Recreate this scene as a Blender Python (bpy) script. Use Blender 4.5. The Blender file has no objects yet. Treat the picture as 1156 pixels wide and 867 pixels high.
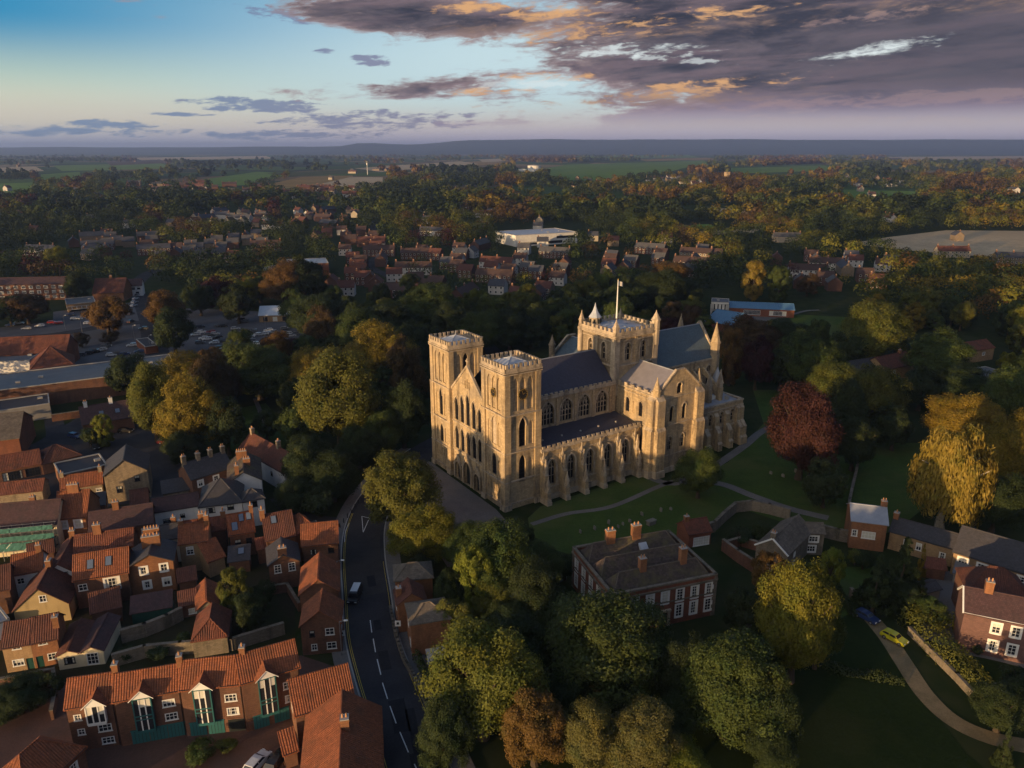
import bpy, math, random, bmesh
import numpy as np
from mathutils import Vector, Matrix
from mathutils.geometry import tessellate_polygon
sc = bpy.context.scene
COL = sc.collection
R = math.radians
rnd = random.Random(7)
# ------------------------------------------------------------------ camera
FPX, HY, HC = 850.0, 168.0, 80.0          # focal length in photo pixels, horizon row, height of the drone
PITCH = math.atan((433.5 - HY) / FPX)
cd = bpy.data.cameras.new('camera'); cam = bpy.data.objects.new('camera', cd); COL.objects.link(cam)
cd.sensor_fit = 'HORIZONTAL'; cd.sensor_width = 36.0; cd.lens = 36.0 * FPX / 1156.0
cd.clip_start = 1.0; cd.clip_end = 80000.0
cam.location = (0, 0, HC); cam.rotation_euler = (R(90) - PITCH, 0, 0)
sc.camera = cam
# ------------------------------------------------------------------ sun and sky
EXPOSURE = 1.1
SUN_H = (-0.69, -0.724)                     # horizontal direction towards the sun (low, behind and left of the drone)
SUN_EL = R(3.5)
sh = Vector((SUN_H[0], SUN_H[1], 0)).normalized()
sun_dir = Vector((sh.x * math.cos(SUN_EL), sh.y * math.cos(SUN_EL), math.sin(SUN_EL)))
sl = bpy.data.lights.new('sun', 'SUN'); sl.energy = 3.9; sl.angle = R(0.6); sl.color = (1.0, 0.64, 0.30)
so = bpy.data.objects.new('sun', sl); COL.objects.link(so)
so.rotation_euler = (-sun_dir).to_track_quat('-Z', 'Y').to_euler()
w = bpy.data.worlds.new('World'); sc.world = w; w.use_nodes = True

class NT:
    """small helper to write node trees as expressions"""
    def __init__(s, nt): s.nt = nt
    def n(s, typ, **kw):
        x = s.nt.nodes.new(typ)
        for k, v in kw.items(): setattr(x, k, v)
        return x
    def put(s, sock, v):
        if hasattr(v, 'is_linked') or isinstance(v, bpy.types.NodeSocket): s.nt.links.new(v, sock)
        elif v is not None:
            if sock.type == 'RGBA' and len(v) == 3: v = (*v, 1)
            sock.default_value = v
    def m(s, op, a, b=None, c=None, clamp=False):
        x = s.n('ShaderNodeMath', operation=op, use_clamp=clamp)
        for i, v in enumerate((a, b, c)):
            if v is not None: s.put(x.inputs[i], v)
        return x.outputs[0]
    def mix(s, f, a, b, mode='MIX'):
        x = s.n('ShaderNodeMix', data_type='RGBA', blend_type=mode)
        s.put(x.inputs[0], f); s.put(x.inputs[6], a); s.put(x.inputs[7], b)
        return x.outputs[2]
    def ss(s, v, lo, hi):
        x = s.n('ShaderNodeMapRange', interpolation_type='SMOOTHSTEP')
        s.put(x.inputs[0], v); x.inputs[1].default_value = lo; x.inputs[2].default_value = hi
        return x.outputs[0]
    def noise(s, vec, scale, detail=4, rough=.55, dist=0):
        x = s.n('ShaderNodeTexNoise')
        if vec is not None: s.put(x.inputs['Vector'], vec)
        x.inputs['Scale'].default_value = scale; x.inputs['Detail'].default_value = detail
        x.inputs['Roughness'].default_value = rough; x.inputs['Distortion'].default_value = dist
        return x.outputs[0]
    def xyz(s, a, b, c):
        x = s.n('ShaderNodeCombineXYZ')
        for i, v in enumerate((a, b, c)): s.put(x.inputs[i], v)
        return x.outputs[0]

def build_sky():
    t = NT(w.node_tree); w.node_tree.nodes.clear()
    out = t.n('ShaderNodeOutputWorld'); bg = t.n('ShaderNodeBackground')
    S = 0.10
    bg.inputs[1].default_value = S
    sky = t.n('ShaderNodeTexSky', sky_type='NISHITA', sun_disc=False)
    sky.sun_elevation = SUN_EL; sky.sun_rotation = math.atan2(sh.x, sh.y)
    sky.altitude = 100; sky.air_density = 1.0; sky.dust_density = .6; sky.ozone_density = 2.0
    co = t.n('ShaderNodeTexCoord'); sep = t.n('ShaderNodeSeparateXYZ'); t.put(sep.inputs[0], co.outputs['Generated'])
    x, y, z = sep.outputs
    az = t.m('ARCTAN2', x, y)                      # 0 = the way the cathedral lies, + to the right
    el = t.m('ARCSINE', z)
    K = 1.0 / S / 2 ** EXPOSURE
    def c(r, g, b): return (r * K, g * K, b * K, 1)
    def fr(n, k=1.0): return t.m('MULTIPLY', t.m('SUBTRACT', n, .5), k)
    # clear evening sky: pale warm band low, blue above (over the physical sky)
    e1 = t.ss(el, -.005, .03); e2 = t.ss(el, .03, .085); e3 = t.ss(el, .05, .14)
    low = t.mix(e1, c(.42, .46, .70), c(.76, .70, .56))
    mid = t.mix(e2, low, c(.62, .74, .58))
    top = t.mix(e3, mid, c(.005, .27, .52))
    right = t.m('MULTIPLY', t.ss(az, -.62, .0), t.m('SUBTRACT', 1.0, t.m('MULTIPLY', t.ss(el, .1, .24), .75)))
    mid2 = t.mix(t.m('MULTIPLY', right, t.ss(el, .015, .07)), top, c(.62, .80, .86))
    low2 = t.mix(t.m('MULTIPLY', t.m('MULTIPLY', t.m('SUBTRACT', 1.0, t.ss(el, .0, .06)), .8), t.ss(az, -.7, .15)), mid2, c(.60, .50, .66))
    clear = t.mix(.94, sky.outputs[0], low2)
    clear = t.mix(t.ss(el, .2, .5), clear, t.mix(.85, sky.outputs[0], c(.115, .175, .30)))
    # noise on the sky dome, lumps flattened towards the horizon
    el2 = t.m('SUBTRACT', el, t.m('MULTIPLY', az, .035))
    V0 = t.xyz(az, t.m('MULTIPLY', el2, 3.2), 1.7)
    warp = t.noise(V0, 6.0, 4, .6)
    V2 = t.xyz(t.m('ADD', az, fr(warp, .12)), t.m('ADD', t.m('MULTIPLY', el2, 4.2), fr(warp, .10)), 3.3)
    n1 = t.noise(V2, 5.2, 9, .60, .15); n2 = t.noise(V2, 11.0, 8, .62, .1); n3 = t.noise(V2, 2.1, 5, .5); n4 = t.noise(t.xyz(az, t.m('MULTIPLY', el2, 9.0), 8.1), 5.0, 8, .6, .4)
    n5 = t.noise(V2, 30.0, 8, .66, .2); n6 = t.noise(t.xyz(az, t.m('MULTIPLY', el2, 3.0), 5.5), 62.0, 6, .6)
    edge = t.m('ADD', t.m('ADD', t.m('MULTIPLY', az, 1.15), .13), t.m('MULTIPLY', t.m('SUBTRACT', el, .09), 2.4))
    band = t.m('ADD', t.m('ADD', edge, fr(n1, 1.9)), t.m('ADD', fr(n4, 1.1), t.m('ADD', fr(n5, 1.1), fr(n6, .35))))
    band = t.m('ADD', band, t.m('MULTIPLY', t.ss(az, .05, .3), .5))
    def bmp(px, py, rx, ry, k):
        a0 = math.atan((px - 578) * math.cos(PITCH) / FPX); e0 = math.radians(9.65) * (168 - py) / 168
        da = t.m('DIVIDE', t.m('SUBTRACT', az, a0), rx / 890.0); de = t.m('DIVIDE', t.m('SUBTRACT', el, e0), ry / 1000.0)
        return t.m('MULTIPLY', t.m('SUBTRACT', 1.0, t.ss(t.m('ADD', t.m('MULTIPLY', da, da), t.m('MULTIPLY', de, de)), 0, 1)), k)
    for a in ((480, 18, 190, 26, .62), (490, 97, 110, 20, .45), (560, 62, 75, 16, -.35), (640, 110, 120, 18, .2), (480, 134, 130, 12, .25), (330, 70, 200, 30, -.3), (760, 70, 200, 40, .3)): band = t.m('ADD', band, bmp(*a))
    deck = t.ss(band, .0, .42)
    deck = t.m('MULTIPLY', deck, t.m('MULTIPLY', t.ss(el, .012, .05), t.m('SUBTRACT', 1.0, t.ss(el, .26, .5))))
    def ell(px, py, rx, ry, tilt=0.0, soft=.7, amp=1.0, sn=None):
        a0 = math.atan((px - 578) * math.cos(PITCH) / FPX); e0 = math.radians(9.65) * (168 - py) / 168
        ra = rx / 890.0; re = ry / 1000.0
        da = t.m('SUBTRACT', az, a0); de = t.m('SUBTRACT', t.m('SUBTRACT', el, e0), t.m('MULTIPLY', da, tilt))
        d = t.m('ADD', t.m('POWER', t.m('ABSOLUTE', t.m('DIVIDE', da, ra)), 2.0), t.m('POWER', t.m('ABSOLUTE', t.m('DIVIDE', de, re)), 2.0))
        v = t.m('ADD', t.m('SUBTRACT', .8, t.m('MULTIPLY', d, .8)), t.m('ADD', t.m('ADD', fr(n2, amp * 2.0), fr(n4, amp * 2.0)), t.m('ADD', fr(n5, amp * 4.0), fr(n6, amp * 1.6))))
        return t.ss(v, 0, soft)
    lows = None
    for a in ((90, 149, 130, 6), (135, 144, 60, 8), (300, 119, 72, 9), (330, 151, 105, 7), (205, 130, 36, 2.6), (430, 135, 130, 12, .03), (374, 58, 13, 4), (420, 66, 22, 6), (330, 20, 46, 8, -.1), (428, 70, 14, 4)):
        m_ = ell(*a)
        lows = m_ if lows is None else t.m('MAXIMUM', lows, m_)
    blue_c = t.mix(t.ss(az, -.5, -.1), c(.15, .25, .42), c(.22, .22, .34))
    s1 = t.mix(t.m('MULTIPLY', lows, .88), clear, blue_c)
    dark = t.mix(t.ss(t.m('ADD', t.m('MULTIPLY', n2, .8), t.m('MULTIPLY', n5, .2)), .36, .63), c(.036, .040, .062), c(.145, .120, .140))
    dark = t.mix(t.m('MULTIPLY', t.ss(n4, .45, .6), .6), dark, c(.24, .17, .19))
    dark = t.mix(t.m('MULTIPLY', t.ss(az, .2, .55), .6), dark, c(.085, .080, .105))
    hb = t.m('SUBTRACT', 1.0, t.ss(el, .012, .075))
    dark = t.mix(t.m('MULTIPLY', hb, .9), dark, c(.50, .375, .50))
    thin = t.m('SUBTRACT', 1.0, t.ss(band, .16, .7))
    dk = t.mix(t.m('MULTIPLY', thin, .55), dark, c(.56, .40, .38))
    for a in ((700, 30, 120, 13, .10), (640, 12, 80, 9, .1), (540, 8, 60, 6, .05), (830, 18, 70, 6, .08), (620, 84, 50, 5, 0), (770, 100, 90, 8, .06), (610, 118, 90, 7, .03), (560, 100, 60, 5, .03), (800, 92, 60, 4, .08)):
        dk = t.mix(t.m('MULTIPLY', ell(*a, soft=1.5, amp=1.6), .95), dk, c(.78, .43, .19))
    for a in ((830, 30, 190, 15, .05), (720, 112, 190, 13, .03), (560, 30, 120, 12, .03), (1060, 24, 120, 10, .02)): dk = t.mix(t.m('MULTIPLY', ell(*a, soft=2.0, amp=1.0), .75), dk, c(.36, .225, .155))
    for a in ((950, 30, 90, 6, .05), (1010, 116, 160, 8, .02), (900, 140, 200, 7, 0)): dk = t.mix(t.m('MULTIPLY', ell(*a), .35), dk, c(.50, .33, .30))
    s2 = t.mix(deck, s1, dk)
    for a, k in (((972, 64, 70, 7, .12, 1.3, 1.0), 1.0), ((690, 54, 90, 8, .03, 1.8, 2.0), .75), ((590, 92, 60, 5, .0, 1.2, 2.0), .5), ((760, 66, 40, 5, -.05, 1.0, 2.0), .5)):
        s2 = t.mix(t.m('MULTIPLY', ell(*a), k), s2, c(.84, .93, .93))
    dp = t.n('ShaderNodeVectorMath', operation='DOT_PRODUCT'); t.put(dp.inputs[0], co.outputs['Generated']); dp.inputs[1].default_value = sun_dir
    glow = t.m('POWER', t.m('MAXIMUM', dp.outputs['Value'], 0.0), 5.0)       # the bright western sky round the setting sun
    s2 = t.mix(t.m('MULTIPLY', glow, .95), s2, c(2.5, 2.05, 1.5))
    t.put(bg.inputs[0], s2); t.put(out.inputs[0], bg.outputs[0])
build_sky()
sc.view_settings.view_transform = 'Standard'; sc.view_settings.look = 'None'
sc.view_settings.exposure = EXPOSURE; sc.view_settings.gamma = 1.0; sc.view_settings.use_curve_mapping = False
cy = sc.cycles
cy.use_denoising = True
cy.max_bounces = 4; cy.diffuse_bounces = 2; cy.glossy_bounces = 2; cy.transmission_bounces = 2; cy.volume_bounces = 0; cy.transparent_max_bounces = 4
cy.use_adaptive_sampling = True; cy.adaptive_threshold = 0.02
cy.sample_clamp_indirect = 4.0

# ------------------------------------------------------------------ survey: a photo point to the place it stands on
_sp, _cp = math.sin(PITCH), math.cos(PITCH)
def ray(px, py):
    dx = (px - 578) / FPX; dy = (433.5 - py) / FPX
    return Vector((dx, _cp + dy * _sp, -_sp + dy * _cp))
def G(px, py, z=0.0):
    d = ray(px, py); t = (z - HC) / d.z
    return Vector((d.x * t, d.y * t, z))
def proj(p):
    X, Y, Z = p[0], p[1], p[2] - HC
    fw = Y * _cp - Z * _sp; up = Y * _sp + Z * _cp
    return 578 + FPX * X / fw, 433.5 - FPX * up / fw
# ------------------------------------------------------------------ materials
M = {}
def newmat(name):
    m = bpy.data.materials.new(name); m.use_nodes = True; m.node_tree.nodes.clear()
    t = NT(m.node_tree); out = t.n('ShaderNodeOutputMaterial'); b = t.n('ShaderNodeBsdfPrincipled')
    t.put(out.inputs[0], b.outputs[0]); M[name] = m; b.inputs['Specular IOR Level'].default_value = .25
    return m, t, b, out
def uvv(t): return t.n('ShaderNodeUVMap').outputs[0]
def objv(t): return t.n('ShaderNodeTexCoord').outputs['Object']
def geo(t): return t.n('ShaderNodeNewGeometry').outputs['Position']
def scl(c, k): return tuple(x * k for x in c[:3])
def bump(t, b, h, dist=.03, strength=.6):
    x = t.n('ShaderNodeBump'); x.inputs['Distance'].default_value = dist; x.inputs['Strength'].default_value = strength
    t.put(x.inputs['Height'], h); t.put(b.inputs['Normal'], x.outputs[0])
def brick(t, vec, c1, c2, mortar, bw, rh, ms=.02):
    x = t.n('ShaderNodeTexBrick'); t.put(x.inputs['Vector'], vec)
    t.put(x.inputs['Color1'], c1); t.put(x.inputs['Color2'], c2); t.put(x.inputs['Mortar'], mortar)
    x.inputs['Scale'].default_value = 1; x.inputs['Mortar Size'].default_value = ms
    x.inputs['Brick Width'].default_value = bw; x.inputs['Row Height'].default_value = rh
    return x
def masonry(name, base, var=.35, bw=.7, rh=.38, stain=(.10, .085, .065), stain_k=.5, rough=.9, ms=.025, warm=None):
    m, t, b, o = newmat(name); v = uvv(t); g = geo(t)
    br = brick(t, v, scl(base, 1 + var * .55), scl(base, 1 - var * .55), scl(base, .62), bw, rh, ms)
    c = t.mix(.75, base, br.outputs[0])
    n = t.noise(g, .22, 5, .6)
    c = t.mix(t.m('MULTIPLY', t.ss(n, .35, .7), .55), c, warm or scl(base, 1.35))
    sv = t.n('ShaderNodeMapping'); t.put(sv.inputs[0], g); sv.inputs['Scale'].default_value = (.9, .9, .16)
    s = t.noise(sv.outputs[0], .8, 6, .65)
    c = t.mix(t.m('MULTIPLY', t.ss(s, .45, .68), stain_k), c, stain)
    if stain_k > .7: c = t.mix(t.m('MULTIPLY', t.ss(t.noise(g, .13, 4, .6), .5, .66), .5), c, (.21, .185, .16))
    f = t.noise(g, 2.2, 4, .7)
    c = t.mix(t.m('MULTIPLY', t.ss(f, .4, .75), .3), c, scl(base, .55))
    t.put(b.inputs['Base Color'], c); b.inputs['Roughness'].default_value = rough
    bump(t, b, t.m('ADD', t.m('MULTIPLY', br.outputs[1], -.6), f), .05, .7)
    return m
masonry('ashlar', (.42, .318, .195), .6, .8, .42, (.10, .08, .06), .72, warm=(.51, .38, .215))
masonry('ashlar_trim', (.43, .35, .255), .35, .9, .5, (.11, .09, .07), .75)
masonry('rubble', (.26, .205, .14), .6, .5, .28, (.07, .06, .045), .55)
masonry('garden_stone', (.19, .16, .125), .6, .5, .25, (.04, .045, .03), .6)
masonry('red_brick', (.22, .085, .05), .5, .45, .16, (.06, .035, .03), .4)
masonry('orange_brick', (.26, .12, .06), .5, .45, .16, (.10, .06, .04), .4)
masonry('brown_brick', (.17, .085, .055), .5, .45, .16, (.05, .035, .03), .4)
masonry('pink_brick', (.15, .085, .076), .45, .45, .16, (.09, .06, .05), .35)
masonry('buff_brick', (.33, .22, .12), .4, .45, .16, (.12, .085, .05), .4)
def render_wall(name, base, stain_k=.4):
    m, t, b, o = newmat(name); g = geo(t)
    sv = t.n('ShaderNodeMapping'); t.put(sv.inputs[0], g); sv.inputs['Scale'].default_value = (1.2, 1.2, .2)
    s = t.noise(sv.outputs[0], .9, 6, .65); n = t.noise(g, .5, 4)
    c = t.mix(t.ss(n, .3, .7), scl(base, .86), base)
    c = t.mix(t.m('MULTIPLY', t.ss(s, .5, .75), stain_k), c, scl(base, .5))
    t.put(b.inputs['Base Color'], c); b.inputs['Roughness'].default_value = .85
    bump(t, b, t.noise(g, 6, 3), .02, .4)
render_wall('white_render', (.74, .73, .71), .25); render_wall('cream_render', (.70, .61, .42)); render_wall('ochre_render', (.38, .29, .15), .6)
render_wall('grey_render', (.26, .25, .24)); render_wall('concrete', (.36, .35, .33)); render_wall('white_panel', (.70, .69, .66), .25)
def tiles(name, base, var=.5, pan=True, moss=(.07, .06, .045), moss_k=.5, cw=.30, rh=.34, rough=.8):
    m, t, b, o = newmat(name); v = uvv(t); g = geo(t)
    br = brick(t, v, scl(base, 1 + var * .5), scl(base, 1 - var * .5), scl(base, .55), cw, rh, .02)
    if pan: br.offset = 0.0
    c = t.mix(.7, base, br.outputs[0])
    n = t.noise(g, .45, 6, .65); n2 = t.noise(g, 1.7, 5, .7)
    c = t.mix(t.m('MULTIPLY', t.ss(n, .42, .7), moss_k), c, moss)
    c = t.mix(t.m('MULTIPLY', t.ss(n2, .5, .75), .35), c, scl(base, 1.5))
    c = t.mix(t.m('MULTIPLY', t.ss(n2, .5, .3), .4), c, scl(base, .5))
    h = t.m('MULTIPLY', br.outputs[1], -1.0)
    if pan:
        sep = t.n('ShaderNodeSeparateXYZ'); t.put(sep.inputs[0], v)
        wv = t.m('ABSOLUTE', t.m('SINE', t.m('MULTIPLY', sep.outputs[0], math.pi / .34)))
        c = t.mix(t.m('MULTIPLY', t.m('SUBTRACT', 1.0, t.ss(wv, .05, .5)), .45), c, scl(base, .42))
        h = t.m('ADD', t.m('MULTIPLY', wv, 1.5), h)
    t.put(b.inputs['Base Color'], c); b.inputs['Roughness'].default_value = rough
    bump(t, b, t.m('ADD', h, t.m('MULTIPLY', n2, .8)), .06, .8)
tiles('orange_pantile', (.275, .092, .042), .6, moss=(.085, .048, .032), moss_k=.55)
tiles('red_pantile', (.19, .066, .04), .6, moss=(.055, .038, .03), moss_k=.6)
tiles('brown_tile', (.14, .055, .038), moss=(.05, .035, .03), moss_k=.5)
tiles('purple_tile', (.085, .048, .05), moss=(.04, .035, .035), pan=False)
tiles('slate', (.062, .060, .068), pan=False, moss=(.05, .045, .04), moss_k=.4, cw=.4, rh=.25, rough=.55)
tiles('stone_slate', (.15, .125, .10), pan=False, moss=(.06, .05, .035), moss_k=.6, cw=.6, rh=.4)
tiles('mossy_tile', (.080, .062, .056), .8, pan=False, moss=(.12, .11, .05), moss_k=.75, cw=.5, rh=.4)
tiles('nave_slate', (.060, .062, .092), .25, False, (.05, .05, .075), .3, .5, .3, .5)
tiles('aisle_slate', (.052, .054, .078), .3, False, (.06, .05, .055), .35, .5, .3, .5)
tiles('choir_slate', (.095, .135, .165), .25, False, (.08, .10, .11), .4, .6, .35, .5)
tiles('blue_metal', (.10, .22, .36), .1, True, (.09, .18, .28), .3, .6, 6, .4)
def plain(name, base, rough=.6, metal=0.0, var=.12, ns=1.0):
    m, t, b, o = newmat(name); g = geo(t)
    n = t.noise(g, ns, 4, .6)
    t.put(b.inputs['Base Color'], t.mix(n, scl(base, 1 - var), scl(base, 1 + var)))
    b.inputs['Roughness'].default_value = rough; b.inputs['Metallic'].default_value = metal
    return m
plain('lead', (.30, .32, .36), .42, .15, .3, .5); plain('lead_pale', (.42, .45, .50), .38, .1, .35, .6); plain('lead_rust', (.25, .235, .255), .45, .1, .3, .5)
plain('white_paint', (.72, .72, .70), .5); plain('dark_glass', (.022, .025, .032), .12); M['dark_glass'].node_tree.nodes['Principled BSDF'].inputs['Specular IOR Level'].default_value = .5; plain('pale_blind', (.58, .57, .50), .6)
plain('church_glass', (.010, .010, .013), .5, 0, .4, 1.5); M['church_glass'].node_tree.nodes['Principled BSDF'].inputs['Specular IOR Level'].default_value = .1; plain('teal_paint', (.028, .115, .12), .55); plain('teal_net', (.05, .15, .135), .85, 0, .4, .8)
plain('dark_green_paint', (.015, .06, .05), .5); plain('black_paint', (.02, .02, .022), .5); plain('wood', (.09, .06, .04), .8); plain('door_dark', (.02, .024, .024), .6)
plain('clay_pot', (.42, .22, .11), .8); plain('flat_grey', (.115, .125, .14), .6, 0, .25, .3); plain('flat_dark', (.05, .048, .055), .75, 0, .3, .5)
plain('metal_grey', (.25, .25, .26), .45, .5); plain('gold', (.5, .33, .08), .4, .6); plain('skylight_glass', (.13, .17, .24), .12)
plain('translucent_sheet', (.50, .55, .60), .4, 0, .2, .4); plain('rubber', (.015, .015, .015), .8); plain('flag_cloth', (.55, .52, .48), .8)
plain('white_line', (.62, .62, .60), .7, 0, .35, 2.5); plain('yellow_line', (.50, .36, .06), .7, 0, .35, 2.5); plain('sign_blue', (.03, .10, .35), .5)
plain('headstone', (.17, .16, .135), .9, 0, .4, 2)
def litter(m, t, b):
    g = geo(t); l = b.inputs['Base Color'].links[0].from_socket
    c = t.mix(t.m('MULTIPLY', t.ss(t.noise(g, 3.5, 4, .7), .60, .70), t.ss(t.noise(g, .07, 4, .6), .42, .62)), l, (.13, .085, .03, 1))
    c = t.mix(t.m('MULTIPLY', t.ss(t.noise(g, .35, 5, .7), .55, .75), .5), c, (.085, .085, .035, 1))
    t.put(b.inputs['Base Color'], c)
def nospec(b): b.inputs['Specular IOR Level'].default_value = .04
def surf(name, a, b_, s1, s2, c3=None, k3=.5, s3=.06, rough=.9, bd=.05):
    m, t, b, o = newmat(name); g = geo(t)
    n1 = t.noise(g, s1, 6, .65); n2 = t.noise(g, s2, 5, .7)
    c = t.mix(t.ss(n1, .3, .7), a, b_)
    c = t.mix(t.m('MULTIPLY', t.ss(n2, .35, .8), .5), c, scl(a, .5))
    if c3: c = t.mix(t.m('MULTIPLY', t.ss(t.noise(g, s3, 5, .6), .48, .62), k3), c, c3)
    t.put(b.inputs['Base Color'], c); b.inputs['Roughness'].default_value = rough
    bump(t, b, n2, bd, .6); nospec(b)
    return m, t, b
surf('asphalt', (.040, .040, .046), (.056, .055, .060), .15, 3, (.066, .064, .066), .5, .12)
surf('paving', (.15, .14, .135), (.20, .185, .17), .2, 2.5, (.11, .10, .095), .5, .1)
surf('courtyard_brick', (.105, .062, .050), (.14, .08, .062), .25, 3, (.06, .048, .042), .5, .1)
surf('car_park_asphalt', (.095, .095, .105), (.13, .128, .135), .08, 2)
surf('grass', (.046, .078, .018), (.066, .102, .024), .12, 1.6, (.090, .098, .034), .55, .05)
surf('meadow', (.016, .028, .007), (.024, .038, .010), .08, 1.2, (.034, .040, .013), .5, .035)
surf('road_repair', (.026, .026, .030), (.034, .034, .038), .4, 3)
surf('asphalt_worn', (.052, .048, .047), (.066, .060, .058), .3, 3)
litter(*surf('leafy_grass', (.046, .078, .018), (.066, .102, .024), .12, 1.6, (.090, .098, .034), .55, .05))
surf('gravel', (.22, .165, .09), (.29, .215, .12), .3, 4, (.12, .10, .055), .45, .25)
surf('soil', (.030, .030, .016), (.045, .038, .022), .2, 2, (.024, .036, .012), .6, .06)
def field(name, c, s=.006):
    m, t, b = surf(name, scl(c, .85), scl(c, 1.15), s * 4, s * 40, scl(c, .7), .5, s)
field('field_green', (.16, .25, .05)); field('field_tan', (.55, .42, .26)); field('field_gold', (.34, .22, .08)); field('field_olive', (.085, .095, .035)); field('field_brown', (.13, .085, .055))
field('hill_cover', (.07, .085, .075), .002)
def far_ground():
    m, t, b, o = newmat('countryside'); g = geo(t)
    mp = t.n('ShaderNodeMapping'); t.put(mp.inputs[0], g); mp.inputs['Scale'].default_value = (.0032, .0022, 1); mp.inputs['Rotation'].default_value = (0, 0, .4)
    vo = t.n('ShaderNodeTexVoronoi', distance='CHEBYCHEV'); t.put(vo.inputs['Vector'], mp.outputs[0]); vo.inputs['Scale'].default_value = 1.0
    sp = t.n('ShaderNodeSeparateColor'); t.put(sp.inputs[0], vo.outputs['Color'])
    r = t.n('ShaderNodeValToRGB'); t.put(r.inputs[0], sp.outputs[0]); e = r.color_ramp
    e.interpolation = 'CONSTANT'
    cs = [(0, (.06, .10, .028)), (.25, (.09, .14, .036)), (.45, (.05, .06, .028)), (.6, (.20, .14, .075)), (.75, (.07, .11, .032)), (.88, (.30, .225, .12))]
    e.elements[0].position = 0; e.elements[0].color = (*cs[0][1], 1); e.elements[1].position = cs[1][0]; e.elements[1].color = (*cs[1][1], 1)
    for p, c in cs[2:]: q = e.elements.new(p); q.color = (*c, 1)
    n = t.noise(g, .02, 6, .65)
    far = t.mix(t.m('MULTIPLY', n, .3), r.outputs[0], (.03, .038, .016))
    near = t.mix(t.ss(t.noise(g, .15, 5, .6), .35, .65), (.022, .034, .010), (.036, .042, .016))
    sx = t.n('ShaderNodeSeparateXYZ'); t.put(sx.inputs[0], g)
    c = t.mix(t.ss(sx.outputs[1], 900, 1500), near, far); nospec(b)
    t.put(b.inputs['Base Color'], c); b.inputs['Roughness'].default_value = .95
far_ground()
def leafmat(name, attr=None):
    m, t, b, o = newmat(name)
    if attr:
        a = t.n('ShaderNodeAttribute', attribute_name=attr); base = a.outputs[0]
    else:
        base = t.n('ShaderNodeObjectInfo').outputs['Color']
    ge = t.n('ShaderNodeNewGeometry'); ri = ge.outputs['Random Per Island']
    n = t.noise(ge.outputs['Position'], .35, 3, .6)
    k = t.m('ADD', t.m('MULTIPLY', ri, .5), t.m('MULTIPLY', n, .9))
    k = t.m('ADD', k, .30)
    c = t.mix(1.0, base, t.xyz(k, k, t.m('MULTIPLY', k, k)), 'MULTIPLY')
    c = t.mix(t.m('MULTIPLY', t.ss(t.noise(ge.outputs['Position'], .22, 3, .6), .55, .72), .45), c, t.mix(1.0, base, (1.4, 1.12, .7, 1), 'MULTIPLY'))
    c = t.mix(t.m('MULTIPLY', t.ss(t.noise(ge.outputs['Position'], .31, 4, .6), .5, .68), .6), c, t.mix(1.0, c, (.58, .86, .95, 1), 'MULTIPLY'))
    t.put(b.inputs['Base Color'], c); b.inputs['Roughness'].default_value = .75; b.inputs['Specular IOR Level'].default_value = .2
    tr = t.n('ShaderNodeBsdfTranslucent'); t.put(tr.inputs[0], c)
    mx = t.n('ShaderNodeMixShader'); mx.inputs[0].default_value = .22
    t.put(mx.inputs[1], b.outputs[0]); t.put(mx.inputs[2], tr.outputs[0]); t.put(o.inputs[0], mx.outputs[0])
leafmat('leaves'); leafmat('leaves_far', 'tint')
plain('bark', (.055, .042, .03), .95, 0, .4, 3)
plain('birch_bark', (.30, .27, .22), .9, 0, .5, 3)
def tinted(name, rough, metal=0.0, coat=0.0):
    m, t, b, o = newmat(name); base = t.n('ShaderNodeObjectInfo').outputs['Color']; n = t.noise(geo(t), .8, 5, .65)
    t.put(b.inputs['Base Color'], t.mix(t.m('MULTIPLY', t.ss(n, .35, .75), .5), base, t.mix(1.0, base, (.55, .55, .55, 1), 'MULTIPLY')))
    b.inputs['Roughness'].default_value = rough; b.inputs['Metallic'].default_value = metal; b.inputs['Coat Weight'].default_value = coat
tinted('tint_wall', .9); tinted('tint_roof', .8); tinted('car_paint', .35, 0, .6)
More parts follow.
